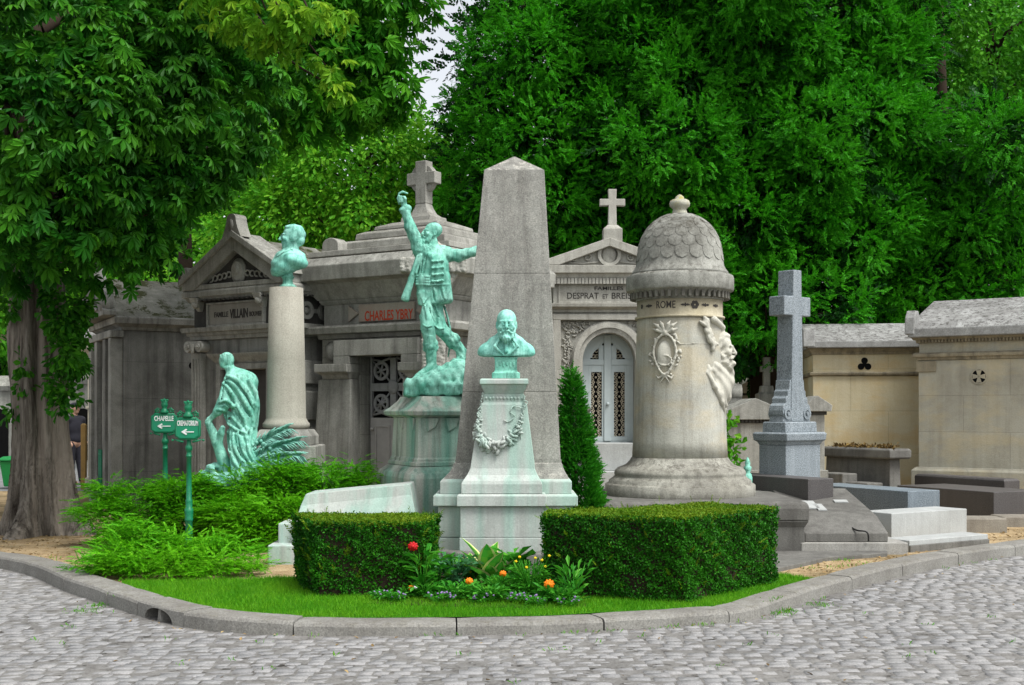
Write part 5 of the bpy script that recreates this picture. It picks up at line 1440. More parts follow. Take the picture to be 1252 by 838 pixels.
def chapel_tall_steps():
    f = Fr(394, 17.55, 32); t = f.thing('stepped_roof_chapel', 'grey tomb chapel with stepped roof, iron door and red painted inscription', 'chapel', z0=GZ)
    u = f.u; Wd = u(546); D = 1.95; um = Wd / 2
    z = lambda py: f.z(py, um * .4)
    zl = z(404)          # ledge
    dl, dr = u(441), u(502); fr_ = u(418); hi = f.z(436, dl); 
    mb = MB()            # walls round the door opening
    mb.box(0, dl, 0, .55, -.1, hi); mb.box(dr, Wd, 0, .55, -.1, hi); mb.box(0, Wd, 0, .55, hi + .0005, zl - .12)
    mb.box(0, Wd, .56, D, -.1, zl - .12); mb.build('wall', M['chapel'], t, .006)
    # battered piers with ears either side
    for a, b in ((u(396), dl - .015), (dr + .015, dr + .015 + dl - u(396))):
        mb = MB(); ptop = f.z(464, dl)
        mb.rings([ringR(a - .02, b + .01, -.30, .1, -.1), ringR(a + (.07 if a < dl else .0), b - (0 if a < dl else .07), -.20, .1, ptop)])
        mb.build('pier', M['chapel_flat'], t, .012)
        mb = MB(); c0, c1 = (u(385, -.3), b) if a < dl else (a, b + .12)
        mb.rings([ringR(c0 + .09, c1 - .02, -.21, .1, ptop + .002), ringR(c0 + .06, c1, -.25, .1, ptop + .06), ringR(c0, c1 + .02, -.32, .1, ptop + .10), ringR(c0, c1 + .02, -.32, .1, ptop + .21)])
        mb.build('pier_cap', M['chapel_flat'], t, .008)
        mb = MB(); e0, e1 = (u(421), dl - .012) if a < dl else (dr + .012, dr + dl - u(421)); mb.box(e0, e1, -.24, .05, ptop + .212, hi - .003); mb.build('door_frame', M['chapel_flat'], t, .008)
        cu = u(410) if a < dl else dr + dl - u(410)
        mb = MB(); mb.lathe([(0, .125), (.02, .14), (.05, .14), (.07, .12), (.10, .09), (.12, .03)], 28); mb.xform(0, Matrix.Translation((cu, -.02, f.z(430, .2))) @ Matrix.Rotation(R(90), 4, 'X')); mb.build('boss', M['chapel_flat'], t)
    mb = MB(); lt = f.z(417, dl); mb.box(u(421), dr + dl - u(421), -.24, .05, hi - .001, lt); mb.build('lintel', M['chapel_flat'], t, .008)
    # ledge, inscription frieze, cove and cornice
    mb = MB(); mb.loft(0, Wd, 0, D, [(zl - .119, .04), (zl - .06, .05), (zl - .055, .20), (zl + .03, .22), (zl + .06, .19)]); mb.build('ledge', M['chapel_flat'], t, .006)
    zf = z(372); mb = MB(); mb.loft(0, Wd, 0, D, [(zl + .061, -.02), (zf, -.02)]); mb.build('frieze', M['chapel_flat'], t)
    mb = MB(); pa, pb = u(440, .0), u(508); zt_, zb_ = f.z(373, pa), f.z(394, pa)
    mb.box(pa, pb, -.03, .015, zb_, zt_)
    mb.prism([(pa - .19, zb_ + .01), (pa - .012, (zb_ + zt_) / 2), (pa - .19, zt_ - .01)], -.025, .015); mb.prism([(pb + .19, zb_ + .01), (pb + .19, zt_ - .01), (pb + .012, (zb_ + zt_) / 2)], -.025, .015)
    mb.build('inscription_panel', M['panel'], t, .004)
    letters('CHARLES YBRY', f, 446, 505, 379, 391.5, -.031, M['red_paint'], t, .012)
    zc = z(345); ze = z(327)
    mb = MB(); mb.loft(0, Wd, 0, D, [(zf + .001, 0), (zf + .04, .03), (zf + .06, .03), (zf + .065, .05), (zf + .15, .11), (zc - .03, .20), (zc, .30)]); mb.build('cove', M['chapel_flat'], t)
    mb = MB(); mb.loft(0, Wd, 0, D, [(zc + .001, .34), (ze, .36), (ze + .02, .34), (ze + .12, .24)]); mb.build('cornice', M['chapel_flat'], t, .012)
    # stepped roof
    g = lambda py, k: f.z(py, um * .4, k)
    kz = (ZZ(273, f.depth(um, D / 2)) - GZ - ze) / .921
    lv = [(ze + .121, .08), (ze + .16, .08), (ze + .161, .15), (ze + .27, .14), (ze + .281, .08), (ze + .282, -.17), (ze + .32, -.17), (ze + .321, -.10), (ze + .45, -.11), (ze + .50, -.20), (ze + .501, -.40), (ze + .54, -.40), (ze + .541, -.33), (ze + .66, -.34), (ze + .72, -.44), (ze + .721, -.58), (ze + .75, -.58), (ze + .751, -.52), (ze + .82, -.53), (ze + .92, -.72)]
    lv = [(ze + .121 + (a_ - ze - .121) * (kz * .921 - .121) / .799, b_) for a_, b_ in lv]
    for i, (a, b) in enumerate(((0, 5), (5, 10), (10, 15), (15, 20))):
        mb = MB(); mb.loft(0, Wd, 0, D, lv[a:b]); mb.build('roof_step', M['roof_flat'], t, .01)
    mb = MB(); mb.prism([(u(452, .3) - .55, ze + .12), (u(452, .3) - .24, ze + .12), (u(452, .3) - .25, ze + .32)] + [(u(452, .3) - .395 + .145 * math.cos(a), ze + .32 + .10 * math.sin(a)) for a in np.linspace(.2, 2.94, 9)] + [(u(452, .3) - .54, ze + .32)], -.1, .12); mb.build('acroterion', M['roof_flat'], t, .01)
    # wheel cross
    zr = lv[-1][0] + .001; cx_, cy = um, D / 2; dd = f.depth(cx_, cy); s = dd / F
    zz = lambda py: ZZ(py, dd) - GZ
    off = zr - zz(273)
    Z = lambda py: zz(py) + off
    c = t; mb = MB(); mb.loft(cx_, cx_, cy, cy, [(zr, .26, .22), (Z(267), .26, .2), (Z(266), .20, .15), (Z(262), .15, .12), (Z(255), .11, .09), (Z(250), .09, .08)])
    h = 8 * s; a = 21 * s
    mb.prism([(cx_ - h, Z(250)), (cx_ + h, Z(250)), (cx_ + h, Z(226.5)), (cx_ + a, Z(226.5)), (cx_ + a, Z(212)), (cx_ + h, Z(212)), (cx_ + h, Z(198)), (cx_ - h, Z(198)), (cx_ - h, Z(212)), (cx_ - a, Z(212)), (cx_ - a, Z(226.5)), (cx_ - h, Z(226.5))], cy - .085, cy + .085)
    mb.arc_band(cx_, Z(219.5), 12 * s, 18 * s, 0, 2 * math.pi, cy - .055, cy + .055, 36)
    mb.build('wheel_cross', M['roof_flat'], t, .01)
    # door: panelled below, cast wheel-cross grille above
    yd = .18; mb = MB(); mid = f.z(511, dl, yd); mb.box(dl - .0, dr + .0, yd + .05, yd + .08, -.1, hi); mb.build('door_backing', M['black'], t)
    d_ = MB(); c0, c1 = dl + .03, dr - .03
    d_.box(c0, c1, yd, yd + .045, -.05, mid); door = d_.build('door', M['door_grey'], t, .005)
    mb = MB()
    for a, b in ((c0 + .09, (c0 + c1) / 2 - .05), ((c0 + c1) / 2 + .05, c1 - .09)):
        zt2, zb2 = mid - .13, .25
        for q in ((a, b, zt2, zt2 + .025), (a, b, zb2, zb2 + .025), (a, a + .025, zb2 + .026, zt2 - .001), (b - .025, b, zb2 + .026, zt2 - .001)): mb.box(q[0], q[1], yd - .018, yd + .01, q[2], q[3])
    mb.ball((c0 + .05, yd - .03, mid - .16), .028); mb.build('mouldings', M['door_grey'], door, .004)
    mb = MB(); cu = (c0 + c1) / 2; cz = (mid + hi) / 2 + .0; wd = (c1 - c0) / 2; hh = (hi - mid) / 2 - .02
    mb.box(cu - .05, cu + .05, yd - .005, yd + .04, cz - hh, cz + hh); mb.box(cu - wd, cu - .052, yd - .005, yd + .04, cz - .055, cz + .055); mb.box(cu + .052, cu + wd, yd - .005, yd + .04, cz - .055, cz + .055)
    mb.ball((cu, yd - .01, cz), (.10, .03, .10))
    for sx in (-1, 1):
        for sz in (-1, 1):
            qx, qz = cu + sx * wd * .54, cz + sz * hh * .56
            mb.arc_band(qx, qz, .095, .135, 0, 2 * math.pi, yd + .002, yd + .03, 22)
            for k in range(3):
                a = k * math.pi / 3 + .3; dx, dz = .10 * math.cos(a), .10 * math.sin(a); mb.tube([(qx - dx, yd + .016, qz - dz), (qx + dx, yd + .016, qz + dz)], .016, 6)
            mb.ball((qx, yd + .005, qz), (.035, .02, .035)); mb.tube([(cu + sx * .05, yd + .016, cz + sz * .06), (cu + sx * wd, yd + .016, cz + sz * hh)], .014, 6)
            mb.tube([(cu + sx * .05, yd + .016, cz + sz * hh), (qx, yd + .016, qz + sz * .13), (cu + sx * wd, yd + .016, cz + sz * hh * .98)], .018, 6)
    mb.box(c0, c0 + .03, yd - .002, yd + .043, mid + .001, hi - .002); mb.box(c1 - .03, c1, yd - .002, yd + .043, mid + .001, hi - .002)
    mb.build('grille', M['iron'], door)
M['panel'] = stone('inscription_panel_stone', (.34, .30, .25), (.17, .12, .09), (.42, .37, .31), streak=.2, stain=.2, rust=.25, rust_col=(.42, .16, .09), grain=.12)
M['roof_flat'] = stone('weathered_roof_blocks', (.29, .275, .24), (.055, .05, .043), (.39, .37, .33), streak=.35, stain=.4, lichen=.5, lichen_col=(.09, .085, .06), grain=.25)
chapel_tall_steps()

def chapel_pediment():
    f = Fr(240, 18.55, 36); t = f.thing('pedimented_chapel', 'ornate grey tomb chapel with carved pediment and ionic capitals, behind the round column', 'chapel', z0=GZ)
    u = f.u; Wd = u(356); D = 2.6; um = Wd / 2; z = lambda py, uu=None: f.z(py, um if uu is None else uu)
    dl, dr = u(272), u(328); hi = z(452); en = z(414)
    mb = MB(); mb.box(0, dl, 0, .4, -.1, hi); mb.box(dr, Wd, 0, .4, -.1, hi); mb.box(0, Wd, 0, .4, hi + .0005, en); mb.box(0, Wd, .401, D, -.1, en); mb.build('wall', M['chapel_side'], t, .005)
    mb = MB(); mb.box(dl, dr, .25, .3, -.1, hi); mb.build('door', M['door_dark'], t)
    mb = MB(); mb.box(dl - .09, dl - .001, -.05, .1, -.1, hi + .09); mb.box(dr + .001, dr + .09, -.05, .1, -.1, hi + .09); mb.box(dl, dr, -.05, .1, hi + .001, hi + .09); mb.loft(dl - .12, dr + .12, -.02, .1, [(hi + .091, 0), (hi + .12, .02), (hi + .20, .09), (hi + .24, .11)]); mb.build('door_surround', M['chapel_flat'], t, .006)
    # pilasters with scrolled capitals
    for a in (.0, Wd - .22):
        mb = MB(); mb.box(a - .02, a + .24, -.14, .05, -.1, .45); mb.box(a, a + .22, -.10, .05, .451, en - .20)
        for k in range(3): mb.box(a + .03 + k * .06, a + .06 + k * .06, -.112, -.09, .55, en - .28)
        p = mb.build('pilaster', M['chapel_flat'], t, .005)
        mb = MB()
        for sx in (a - .015, a + .235):
            mb.tube([(sx, -.16, en - .10), (sx, .06, en - .10)], .085, 18); mb.tube([(sx, -.185, en - .10), (sx, -.155, en - .10)], .045, 14); mb.tube([(sx, -.20, en - .10), (sx, -.18, en - .10)], .018, 10)
        mb.box(a - .03, a + .25, -.145, .05, en - .14, en - .02); mb.tube([(a + .11, -.16, en - .20), (a + .11, -.16, en - .06)], .03, 10)
        mb.build('capital', M['chapel_pale'], p, .004)
    # entablature
    z1 = z(399); mb = MB(); mb.loft(0, Wd, 0, D, [(en + .001, .06), (en + .06, .07), (en + .062, .10), (en + .11, .11), (en + .112, .16), (z1, .17)]); mb.build('architrave', M['chapel_flat'], t, .004)
    z2 = z(366); mb = MB(); mb.loft(0, Wd, 0, D, [(z1 + .001, .02), (z2, .02)]); mb.build('frieze', M['soot'], t)
    mb = MB(); pa, pb = u(259), u(325); mb.box(pa, pb, -.06, -.015, z(396), z(371)); mb.build('inscription_panel', M['panel_grey'], t, .006)
    mb = MB(); q = .03
    for b in ((pa - q, pb + q, z(371) + .001, z(371) + q), (pa - q, pb + q, z(396) - q, z(396) - .001), (pa - q, pa - .001, z(396), z(371)), (pb + .001, pb + q, z(396), z(371))): mb.box(b[0], b[1], -.085, -.015, b[2], b[3])
    mb.build('panel_moulding', M['chapel_flat'], t, .005)
    letters('FAMILLE', f, 262, 279, 381.5, 388, -.062, M['dark_letter'], t, .02); letters('VILLAIN', f, 281, 303, 377.5, 389, -.062, M['dark_letter'], t, .03); letters('BOUVIER', f, 305, 321, 380.5, 386.5, -.062, M['dark_letter'], t, .02)
    for a in (u(243), u(320)):      # console brackets
        mb = MB(); mb.rings([ringR(a + .04, a + .12, -.06, 0, z(378)), ringR(a + .02, a + .14, -.12, 0, z(371)), ringR(a + .01, a + .15, -.17, 0, z(367)), ringR(a, a + .16, -.19, 0, z(361.5))]); mb.ball((a + .08, -.13, z(370)), (.06, .06, .06)); mb.build('console', M['chapel_pale'], t, .006)
    mb = MB()                       # dentils
    n = 16; z3 = z(361)
    mb.loft(0, Wd, 0, D, [(z2 + .001, .06), (z3 - .06, .06)])
    for i in range(n): a = .26 + (Wd - .52) * i / (n - 1); mb.box(a - .03, a + .03, -.15, -.05, z2 + .02, z3 - .061)
    for i in range(20): a = D * i / 19; mb.box(Wd + .05, Wd + .15, a - .03, a + .03, z2 + .02, z3 - .061)
    mb.build('dentils', M['soot'], t)
    z4 = z(352); mb = MB(); mb.loft(0, Wd, 0, D, [(z3 - .059, .09), (z3, .13), (z3 + .002, .155), (z4 - .03, .16), (z4, .14)]); mb.build('cornice', M['chapel_flat'], t, .006)
    # pediment
    ap = z(297); e = .13; th = .17
    out = [(-e, z4 + .001), (Wd + e, z4 + .001), (Wd + e, z4 + .10), (um, ap + .16), (-e, z4 + .10)]
    inn = [(.16, z4 + .02), (Wd - .16, z4 + .02), (um, ap - .08)]
    mb = MB(); mb.prism([(.05, z4 + .001), (Wd - .05, z4 + .001), (um, ap - .02)], -.05, .3); mb.build('tympanum', M['soot'], t)
    mb = MB()
    mb.prism([(-e, z4 + .001), (.14, z4 + .001), (um, ap - .13), (um, ap + .14), (-e, z4 + .12)], -.17, .35); mb.prism([(Wd - .14, z4 + .001), (Wd + e, z4 + .001), (Wd + e, z4 + .12), (um + .002, ap + .14), (um + .002, ap - .13)], -.17, .35)
    mb.prism([(-e - .03, z4 + .10), (-e - .03, z4 + .06), (um, ap + .06), (um, ap + .165), (-e - .03, z4 + .15)], -.22, -.172); mb.prism([(Wd + e + .03, z4 + .06), (Wd + e + .03, z4 + .15), (um + .002, ap + .165), (um + .002, ap + .06)], -.22, -.172)
    mb.box(.141, Wd - .141, -.15, .1, z4 + .001, z4 + .075)
    mb.build('raking_cornice', M['chapel_flat'], t, .01)
    mb = MB(); mb.prism([(-e + .02, z4 + .002), (Wd + e - .02, z4 + .002), (Wd + e - .02, z4 + .10), (um, ap + .08), (-e + .02, z4 + .10)], .351, D + .2); mb.build('roof', M['mossy'], t, .01)
    mb = MB(); mz = z4 + (ap - z4) * .36; mb.lathe([(0, .15), (.03, .15), (.04, .12), (.05, .12), (.055, .10)], 26); mb.xform(0, Matrix.Translation((um, -.05, mz)) @ Matrix.Rotation(R(90), 4, 'X') @ Matrix.Diagonal((1, 1.25, 1, 1)))
    mb.ball((um, -.10, mz + .02), (.055, .03, .075)); rg = np.random.default_rng(3)
    for sx in (-1, 1):
        for k in range(5):
            q = .20 + k * .10; mb.tube([(um + sx * (q + .05 * math.cos(a)), -.075, z4 + .15 + .03 * (4 - k) * .4 + .04 * math.sin(a)) for a in np.linspace(0, 5, 12)], .014, 6)
    mb.build('medallion', M['chapel_pale'], t)
    mb = MB(); aw = .13; mb.prism([(um - aw - .07, ap + .06), (um + aw + .07, ap + .06), (um + aw, ap + .20), (um + .10, ap + .30)] + [(um + .10 * math.cos(a), ap + .32 + .08 * math.sin(a)) for a in np.linspace(.2, 2.94, 8)] + [(um - .10, ap + .30), (um - aw, ap + .20)], -.21, .0)
    mb.ball((um, -.21, ap + .24), (.05, .02, .08)); mb.build('acroterion', M['roof_flat'], t, .012)
    for a in (-.12, Wd + .02): mb = MB(); mb.prism([(a - .06, z4 + .12), (a + .16, z4 + .12), (a + .12, z4 + .30), (a + .05, z4 + .36), (a - .03, z4 + .30)], -.165, .1); mb.build('corner_ornament', M['roof_flat'], t, .01)
    # wreaths and blocks on the right-hand side wall
    mb = MB(); zw = (z1 + z2) / 2
    for k in range(6):
        i0 = len(mb.v); mb.arc_band(0, 0, .07, .13, 0, 2 * math.pi, -.05, .0, 20); mb.ball((0, -.02, 0), (.05, .03, .05)); mb.xform(i0, Matrix.Translation((Wd + .02, .25 + k * .38, zw)) @ Matrix.Rotation(R(90), 4, 'Z'))
        i0 = len(mb.v); mb.box(-.09, .09, -.02, 0, -.03, .03); mb.xform(i0, Matrix.Translation((Wd + .02, .44 + k * .38, zw)) @ Matrix.Rotation(R(90), 4, 'Z'))
    mb.build('wreaths', M['chapel_flat'], t)
    mb = MB()
    for r_ in range(6):
        zb = .5 + r_ * .48
        if zb + .4 > en - .1: break
        if r_ % 2 == 0:
            for k in range(5): mb.box(Wd - .01, Wd + .05, .12 + k * .48, .12 + k * .48 + .40, zb, zb + .42)
        else: mb.box(Wd - .01, Wd + .05, .05, D - .05, zb + .04, zb + .38)
    mb.build('rusticated_blocks', M['chapel_flat'], t, .015)
M['door_dark'] = plain('dark_bronze_door', (.07, .065, .055), .6, .3, var=.4)
M['chapel_pale'] = stone('pale_carved_stone', (.40, .38, .335), (.09, .083, .072), (.48, .46, .415), streak=.4, stain=.3, grain=.2)
M['chapel_side'] = stone('blackened_chapel_stone', (.27, .26, .233), (.034, .032, .029), (.36, .347, .312), streak=.6, stain=.55, grain=.2)
M['panel_grey'] = stone('grey_inscription_panel', (.30, .275, .235), (.12, .105, .09), (.36, .33, .29), streak=.3, stain=.25, grain=.12)
chapel_pediment()

def chapel_arch():
    f = Fr(678, 19.0, 0); t = f.thing('arched_door_chapel', 'pale stone chapel with carved pediment, cross and light blue arched door', 'chapel', z0=GZ)
    u = f.u; Wd = 2 * (u(744.5) - 0); um = Wd / 2; D = 2.6; z = lambda py: f.z(py)
    ra = u(776.5) - um; sp = z(441); en = z(425 + 0)
    # wall with the arched opening cut out
    n = 28; zt = z(385); pr = .12
    arch = [(um + ra * math.cos(a), sp + ra * 1.06 * math.sin(a)) for a in np.linspace(0, math.pi, n)]
    mb = MB(); mb.box(0, um - ra, 0, .4, -.1, sp); mb.box(um + ra, Wd, 0, .4, -.1, sp)
    for i in range(n - 1):
        p, q = arch[i], arch[i + 1]; xa = Wd if i == 0 else p[0]; xb = 0 if i == n - 2 else q[0]
        mb.prism([(q[0], q[1]), (p[0], p[1]), (p[0] if i else Wd, zt) if i else (Wd, zt), (q[0] if i < n - 2 else 0, zt)] if 0 < i < n - 2 else ([(q[0], q[1]), (p[0], p[1]), (Wd, sp), (Wd, zt), (q[0], zt)] if i == 0 else [(q[0], q[1]), (p[0], p[1]), (p[0], zt), (0, zt), (0, sp)]), 0, .4)
    mb.box(0, Wd, .401, D, -.1, zt); mb.build('wall', M['cream_flat'], t)
    # arch moulding and jambs
    mb = MB(); r2 = u(786) - um
    for rr0, rr1, y0 in ((ra + .002, ra + .07, -.05), (ra + .071, ra + .15, -.09), (ra + .151, ra + .17, -.06)):
        for i in range(n - 1):
            a, b = math.pi * i / (n - 1), math.pi * (i + 1) / (n - 1)
            p = [(um + r * math.cos(w_), sp + r * 1.06 * math.sin(w_)) for r, w_ in ((rr0, a), (rr1, a), (rr1, b), (rr0, b))]
            mb.add([(x, y0, zz) for x, zz in p] + [(x, .02, zz) for x, zz in p], [(0, 1, 2, 3), (7, 6, 5, 4), (1, 0, 4, 5), (3, 2, 6, 7)])
        for sx in (-1, 1): mb.box(min(um + sx * rr0, um + sx * rr1), max(um + sx * rr0, um + sx * rr1), y0, .02, -.1, sp)
    mb.build('arch_moulding', M['cream_flat'], t)
    # edge frame and spandrel carving
    mb = MB(); mb.box(-.03, .09, -.10, .02, -.1, zt - .09); mb.box(Wd - .09, Wd + .03, -.10, .02, -.1, zt - .09); mb.box(-.03, Wd + .03, -.10, .02, zt - .089, zt - .001); mb.build('panel_frame', M['cream_flat'], t, .008)
    rg = np.random.default_rng(8); sp_l, sp_r = MB(), MB()
    for k in range(900):
        x = rg.uniform(.13, Wd - .13); zz = rg.uniform(sp - .15, zt - .12); rr = math.hypot(x - um, (zz - sp) / 1.06) if zz > sp else abs(x - um)
        if rr > ra + .21 and rr > ra + .2:
            (sp_l if x < um else sp_r).ball((x, -.012, zz), (.035, .025, .014), 6, 4, Matrix.Rotation(rg.uniform(0, 3.1), 3, 'Y'))
    sp_l.build('spandrel_carving', M['cream_flat'], t); sp_r.build('spandrel_carving', M['cream_flat'], t)
    # cornice under the inscription, attic, dentils, pediment
    mb = MB(); mb.loft(0, Wd, 0, D, [(zt + .0, .03), (zt + .03, .03), (zt + .031, .06), (zt + .07, .07), (zt + .10, .13), (zt + .11, .16), (zt + .165, .17)]); mb.build('string_course', M['cream_flat'], t, .005)
    z1 = zt + .166; z2 = z(343); mb = MB(); mb.loft(0, Wd, 0, D, [(z1, .02), (z2, .02)]); mb.build('attic', M['cream_flat'], t, .005)
    mb = MB(); q = .03; pa, pb, za, zb = u(685), Wd - u(685), z(369), z(348)
    for b in ((pa - q, pb + q, zb + .001, zb + q), (pa - q, pb + q, za - q, za - .001), (pa - q, pa - .001, za, zb), (pb + .001, pb + q, za, zb)): mb.box(b[0], b[1], -.045, -.01, b[2], b[3])
    mb.build('panel_moulding', M['cream_flat'], t, .004)
    letters('FAMILLES', f, 727, 762, 350.5, 355, -.022, M['dark_letter'], t, .012); letters('DESPRAT', f, 693.5, 732, 358, 365.5, -.022, M['dark_letter'], t, .006); letters('ET', f, 737, 743.5, 360, 365, -.022, M['dark_letter'], t); letters('BREISACH', f, 748, 793, 358, 365.5, -.022, M['dark_letter'], t, .006)
    z3 = z(333); mb = MB(); mb.loft(0, Wd, 0, D, [(z2 + .001, .05), (z3 - .10, .06)])
    for i in range(34): a = -.05 + (Wd + .1) * i / 33; mb.box(a - .022, a + .022, -.115, -.05, z3 - .19, z3 - .101)
    mb.build('dentils', M['cream_flat'], t)
    mb = MB(); mb.loft(0, Wd, 0, D, [(z3 - .099, .10), (z3 - .03, .13), (z3 - .029, .17), (z3 + .09, .18)]); mb.build('cornice', M['cream_flat'], t, .006)
    ap = z(294); e = .18; zz0 = z3 + .091
    mb = MB(); mb.prism([(-.1, zz0), (Wd + .1, zz0), (um, ap - .09)], -.06, .3); mb.build('tympanum', M['cream_flat'], t)
    mb = MB(); mb.prism([(-e, zz0), (.06, zz0), (um, ap - .11), (um, ap + .02), (-e, zz0 + .07)], -.18, .5); mb.prism([(Wd - .06, zz0), (Wd + e, zz0), (Wd + e, zz0 + .07), (um + .001, ap + .02), (um + .001, ap - .11)], -.18, .5); mb.build('raking_cornice', M['cream_flat'], t, .008)
    mb = MB(); mb.prism([(-e + .02, zz0), (Wd + e - .02, zz0), (Wd + e - .02, zz0 + .05), (um, ap - .01), (-e + .02, zz0 + .05)], .501, D + .15); mb.build('roof', M['roof_stone'], t)
    mb = MB(); cz = zz0 + (ap - zz0) * .42
    i0 = len(mb.v); mb.arc_band(um, cz, .13, .18, 0, 2 * math.pi, -.12, -.055, 26); mb.ball((um, -.06, cz), (.12, .035, .15))
    for sx in (-1, 1):
        for k, (q, r0) in enumerate(((.34, .09), (.55, .075), (.72, .05))):
            mb.tube([(um + sx * (q + r0 * (1 - a / 9) * math.cos(a)), -.075, zz0 + .13 - k * .015 + r0 * (1 - a / 9) * math.sin(a)) for a in np.linspace(0, 7, 20)], .016, 6)
        mb.tube([(um + sx * .16, -.075, zz0 + .06), (um + sx * .4, -.075, zz0 + .035), (um + sx * .85, -.075, zz0 + .05)], .016, 6)
        mb.tube([(um + sx * .05, -.09, cz + .17), (um + sx * .12, -.09, cz + .21), (um + sx * .17, -.09, cz + .14)], .02, 6)
    mb.build('carved_cartouche', M['cream_flat'], t)
    letters('F', f, 741.5, 744, 310, 316, -.097, M['cream_flat'], t, .01, 'monogram', .01); letters('R', f, 745.5, 749, 310, 316, -.097, M['cream_flat'], t, .01, 'monogram', .01)
    # cross on its block
    s = f.d / F; cx_ = u(748.5); w = 12 * s
    mb = MB(); mb.loft(cx_, cx_, .0, .0, [(ap - .06, 11.5 * s), (z(281), 11.5 * s), (z(280), 10 * s), (z(276), 6 * s)]); 
    h, a = 5.2 * s, 15.5 * s; mb.prism([(cx_ - h, z(276.2)), (cx_ + h, z(276.2)), (cx_ + h * .9, z(252)), (cx_ + a, z(252.5)), (cx_ + a, z(244)), (cx_ + h * .9, z(244)), (cx_ + h, z(232)), (cx_ - h, z(232)), (cx_ - h * .9, z(244)), (cx_ - a, z(244)), (cx_ - a, z(252.5)), (cx_ - h * .9, z(252))], -.055, .055)
    mb.build('cross', M['cream_flat'], t, .008)
    # door
    yd = .26; dz = z(540)
    mb = MB(); aw = [(um + (ra - .001) * math.cos(a), sp + (ra - .001) * 1.06 * math.sin(a)) for a in np.linspace(0, math.pi, n)]
    mb.prism([(um + ra - .001, .0), *aw, (um - ra + .001, .0)][::1], yd + .06, yd + .10); mb.build('door_backing', M['black'], t)
    L = lambda px: u(px)
    mb = MB(); ri = ra - .13
    mb.arc_band(um, sp, ri, ra - .002, 0, math.pi, yd, yd + .05, 28)
    for i in range(len(mb.v)): pass
    mb.v = [(x, y, sp + (zz - sp) * 1.06) for x, y, zz in mb.v]
    mb.box(um - ra + .001, um - ra + .10, yd, yd + .05, dz, sp - .0005); mb.box(um + ra - .10, um + ra - .001, yd, yd + .05, dz, sp - .0005)
    mb.box(um - .055, um + .055, yd - .02, yd + .05, dz, sp + ra * 1.0)
    mb.box(um - ra + .001, um - .056, yd - .01, yd + .05, sp - .06, sp + .03); mb.box(um + .056, um + ra - .001, yd - .01, yd + .05, sp - .06, sp + .03)
    for sx in (-1, 1):
        a, b = sorted((um + sx * .056, um + sx * (ra - .101))); zb = z(539); g0, g1 = (a + .045, b - .035)
        mb.box(a, b, yd + .003, yd + .05, dz - .0, zb + .06); mb.box(a, g0, yd + .003, yd + .05, zb + .061, sp - .061); mb.box(g1, b, yd + .003, yd + .05, zb + .061, sp - .061); mb.box(g0 + .0005, g1 - .0005, yd + .003, yd + .05, sp - .17, sp - .061)
        mb.arc_band(um + sx * .08, sp + .05, (ri - .1) * .92, ri - .04, (0 if sx > 0 else math.pi / 2) + .02, (math.pi / 2 if sx > 0 else math.pi) - .02, yd + .004, yd + .05, 12)
        mb.box(min(um + sx * .057, um + sx * .14), max(um + sx * .057, um + sx * .14), yd + .002, yd + .05, sp + .031, sp + ri * .9)
    mb.box(um - ra + .001, um + ra - .001, yd + .006, yd + .05, .0, dz - .0005)
    mb.ball((um - .0, yd - .04, z(494)), .028, 10, 8)
    door = mb.build('door', M['door_blue'], t, .004)
    for sx in (-1, 1):
        mb = MB(); a, b = sorted((um + sx * .056, um + sx * (ra - .101))); c = (a + b) / 2 + sx * .005; zb, zt_ = z(538), sp - .18; nseg = 7
        for k in range(nseg):
            z0 = zb + (zt_ - zb) * k / nseg; h = (zt_ - zb) / nseg
            for s2 in (-1, 1):
                for s3 in (-1, 1):
                    cc = (c + s2 * .064, z0 + h / 2 + s3 * h * .22); mb.tube([(cc[0] + .045 * (1 - w_ / 9) * math.cos(w_) * s2, yd + .03, cc[1] + .05 * (1 - w_ / 9) * math.sin(w_) * s3) for w_ in np.linspace(0, 6.6, 18)], .0085, 5)
                mb.tube([(c + s2 * .012, yd + .03, z0), (c + s2 * .115, yd + .03, z0 + h * .5), (c + s2 * .012, yd + .03, z0 + h)], .008, 5)
            mb.ball((c, yd + .02, z0 + h / 2), .018, 8, 6)
        mb.build('scroll_grille', M['scroll'], door); mb = MB()
        for k in range(5):
            q = (um + sx * (.17 + .05 * (k % 3)), sp + .07 + .09 * (k // 2)); mb.tube([(q[0] + .04 * (1 - w_ / 9) * math.cos(w_), yd + .03, q[1] + .04 * (1 - w_ / 9) * math.sin(w_)) for w_ in np.linspace(0, 6.6, 16)], .009, 5)
        mb.build('fanlight_grille', M['scroll'], door)
    mb = MB(); mb.loft(u(690), Wd - u(690), -.5, .05, [(-.1, 0), (z(575), 0)]); mb.loft(u(700), Wd - u(700), -.25, .2, [(z(575) + .001, 0), (dz - .02, 0)]); mb.build('doorstep', M['pale_slab'], t, .01)
    # little stone bracket vase left of the door
    v = thing('flower_bracket', 'small brown stone vase bracket beside the blue arched door', 'vase', (XY(712, 18.7), 18.7, GZ)); zz = lambda py: ZZ(py, 18.7) - GZ
    mb = MB(); mb.lathe([(zz(560), .09), (zz(522), .05), (zz(514), .04), (zz(508), .09), (zz(503), .13), (zz(499), .14), (zz(498), .12)], 18); mb.build('vase', M['grey_slab'], v)
M['cream_flat'] = stone('grey_cream_carved_stone', (.40, .375, .325), (.10, .09, .075), (.48, .455, .40), streak=.4, stain=.3, lichen=.3, lichen_col=(.09, .08, .065), grain=.18)
chapel_arch()

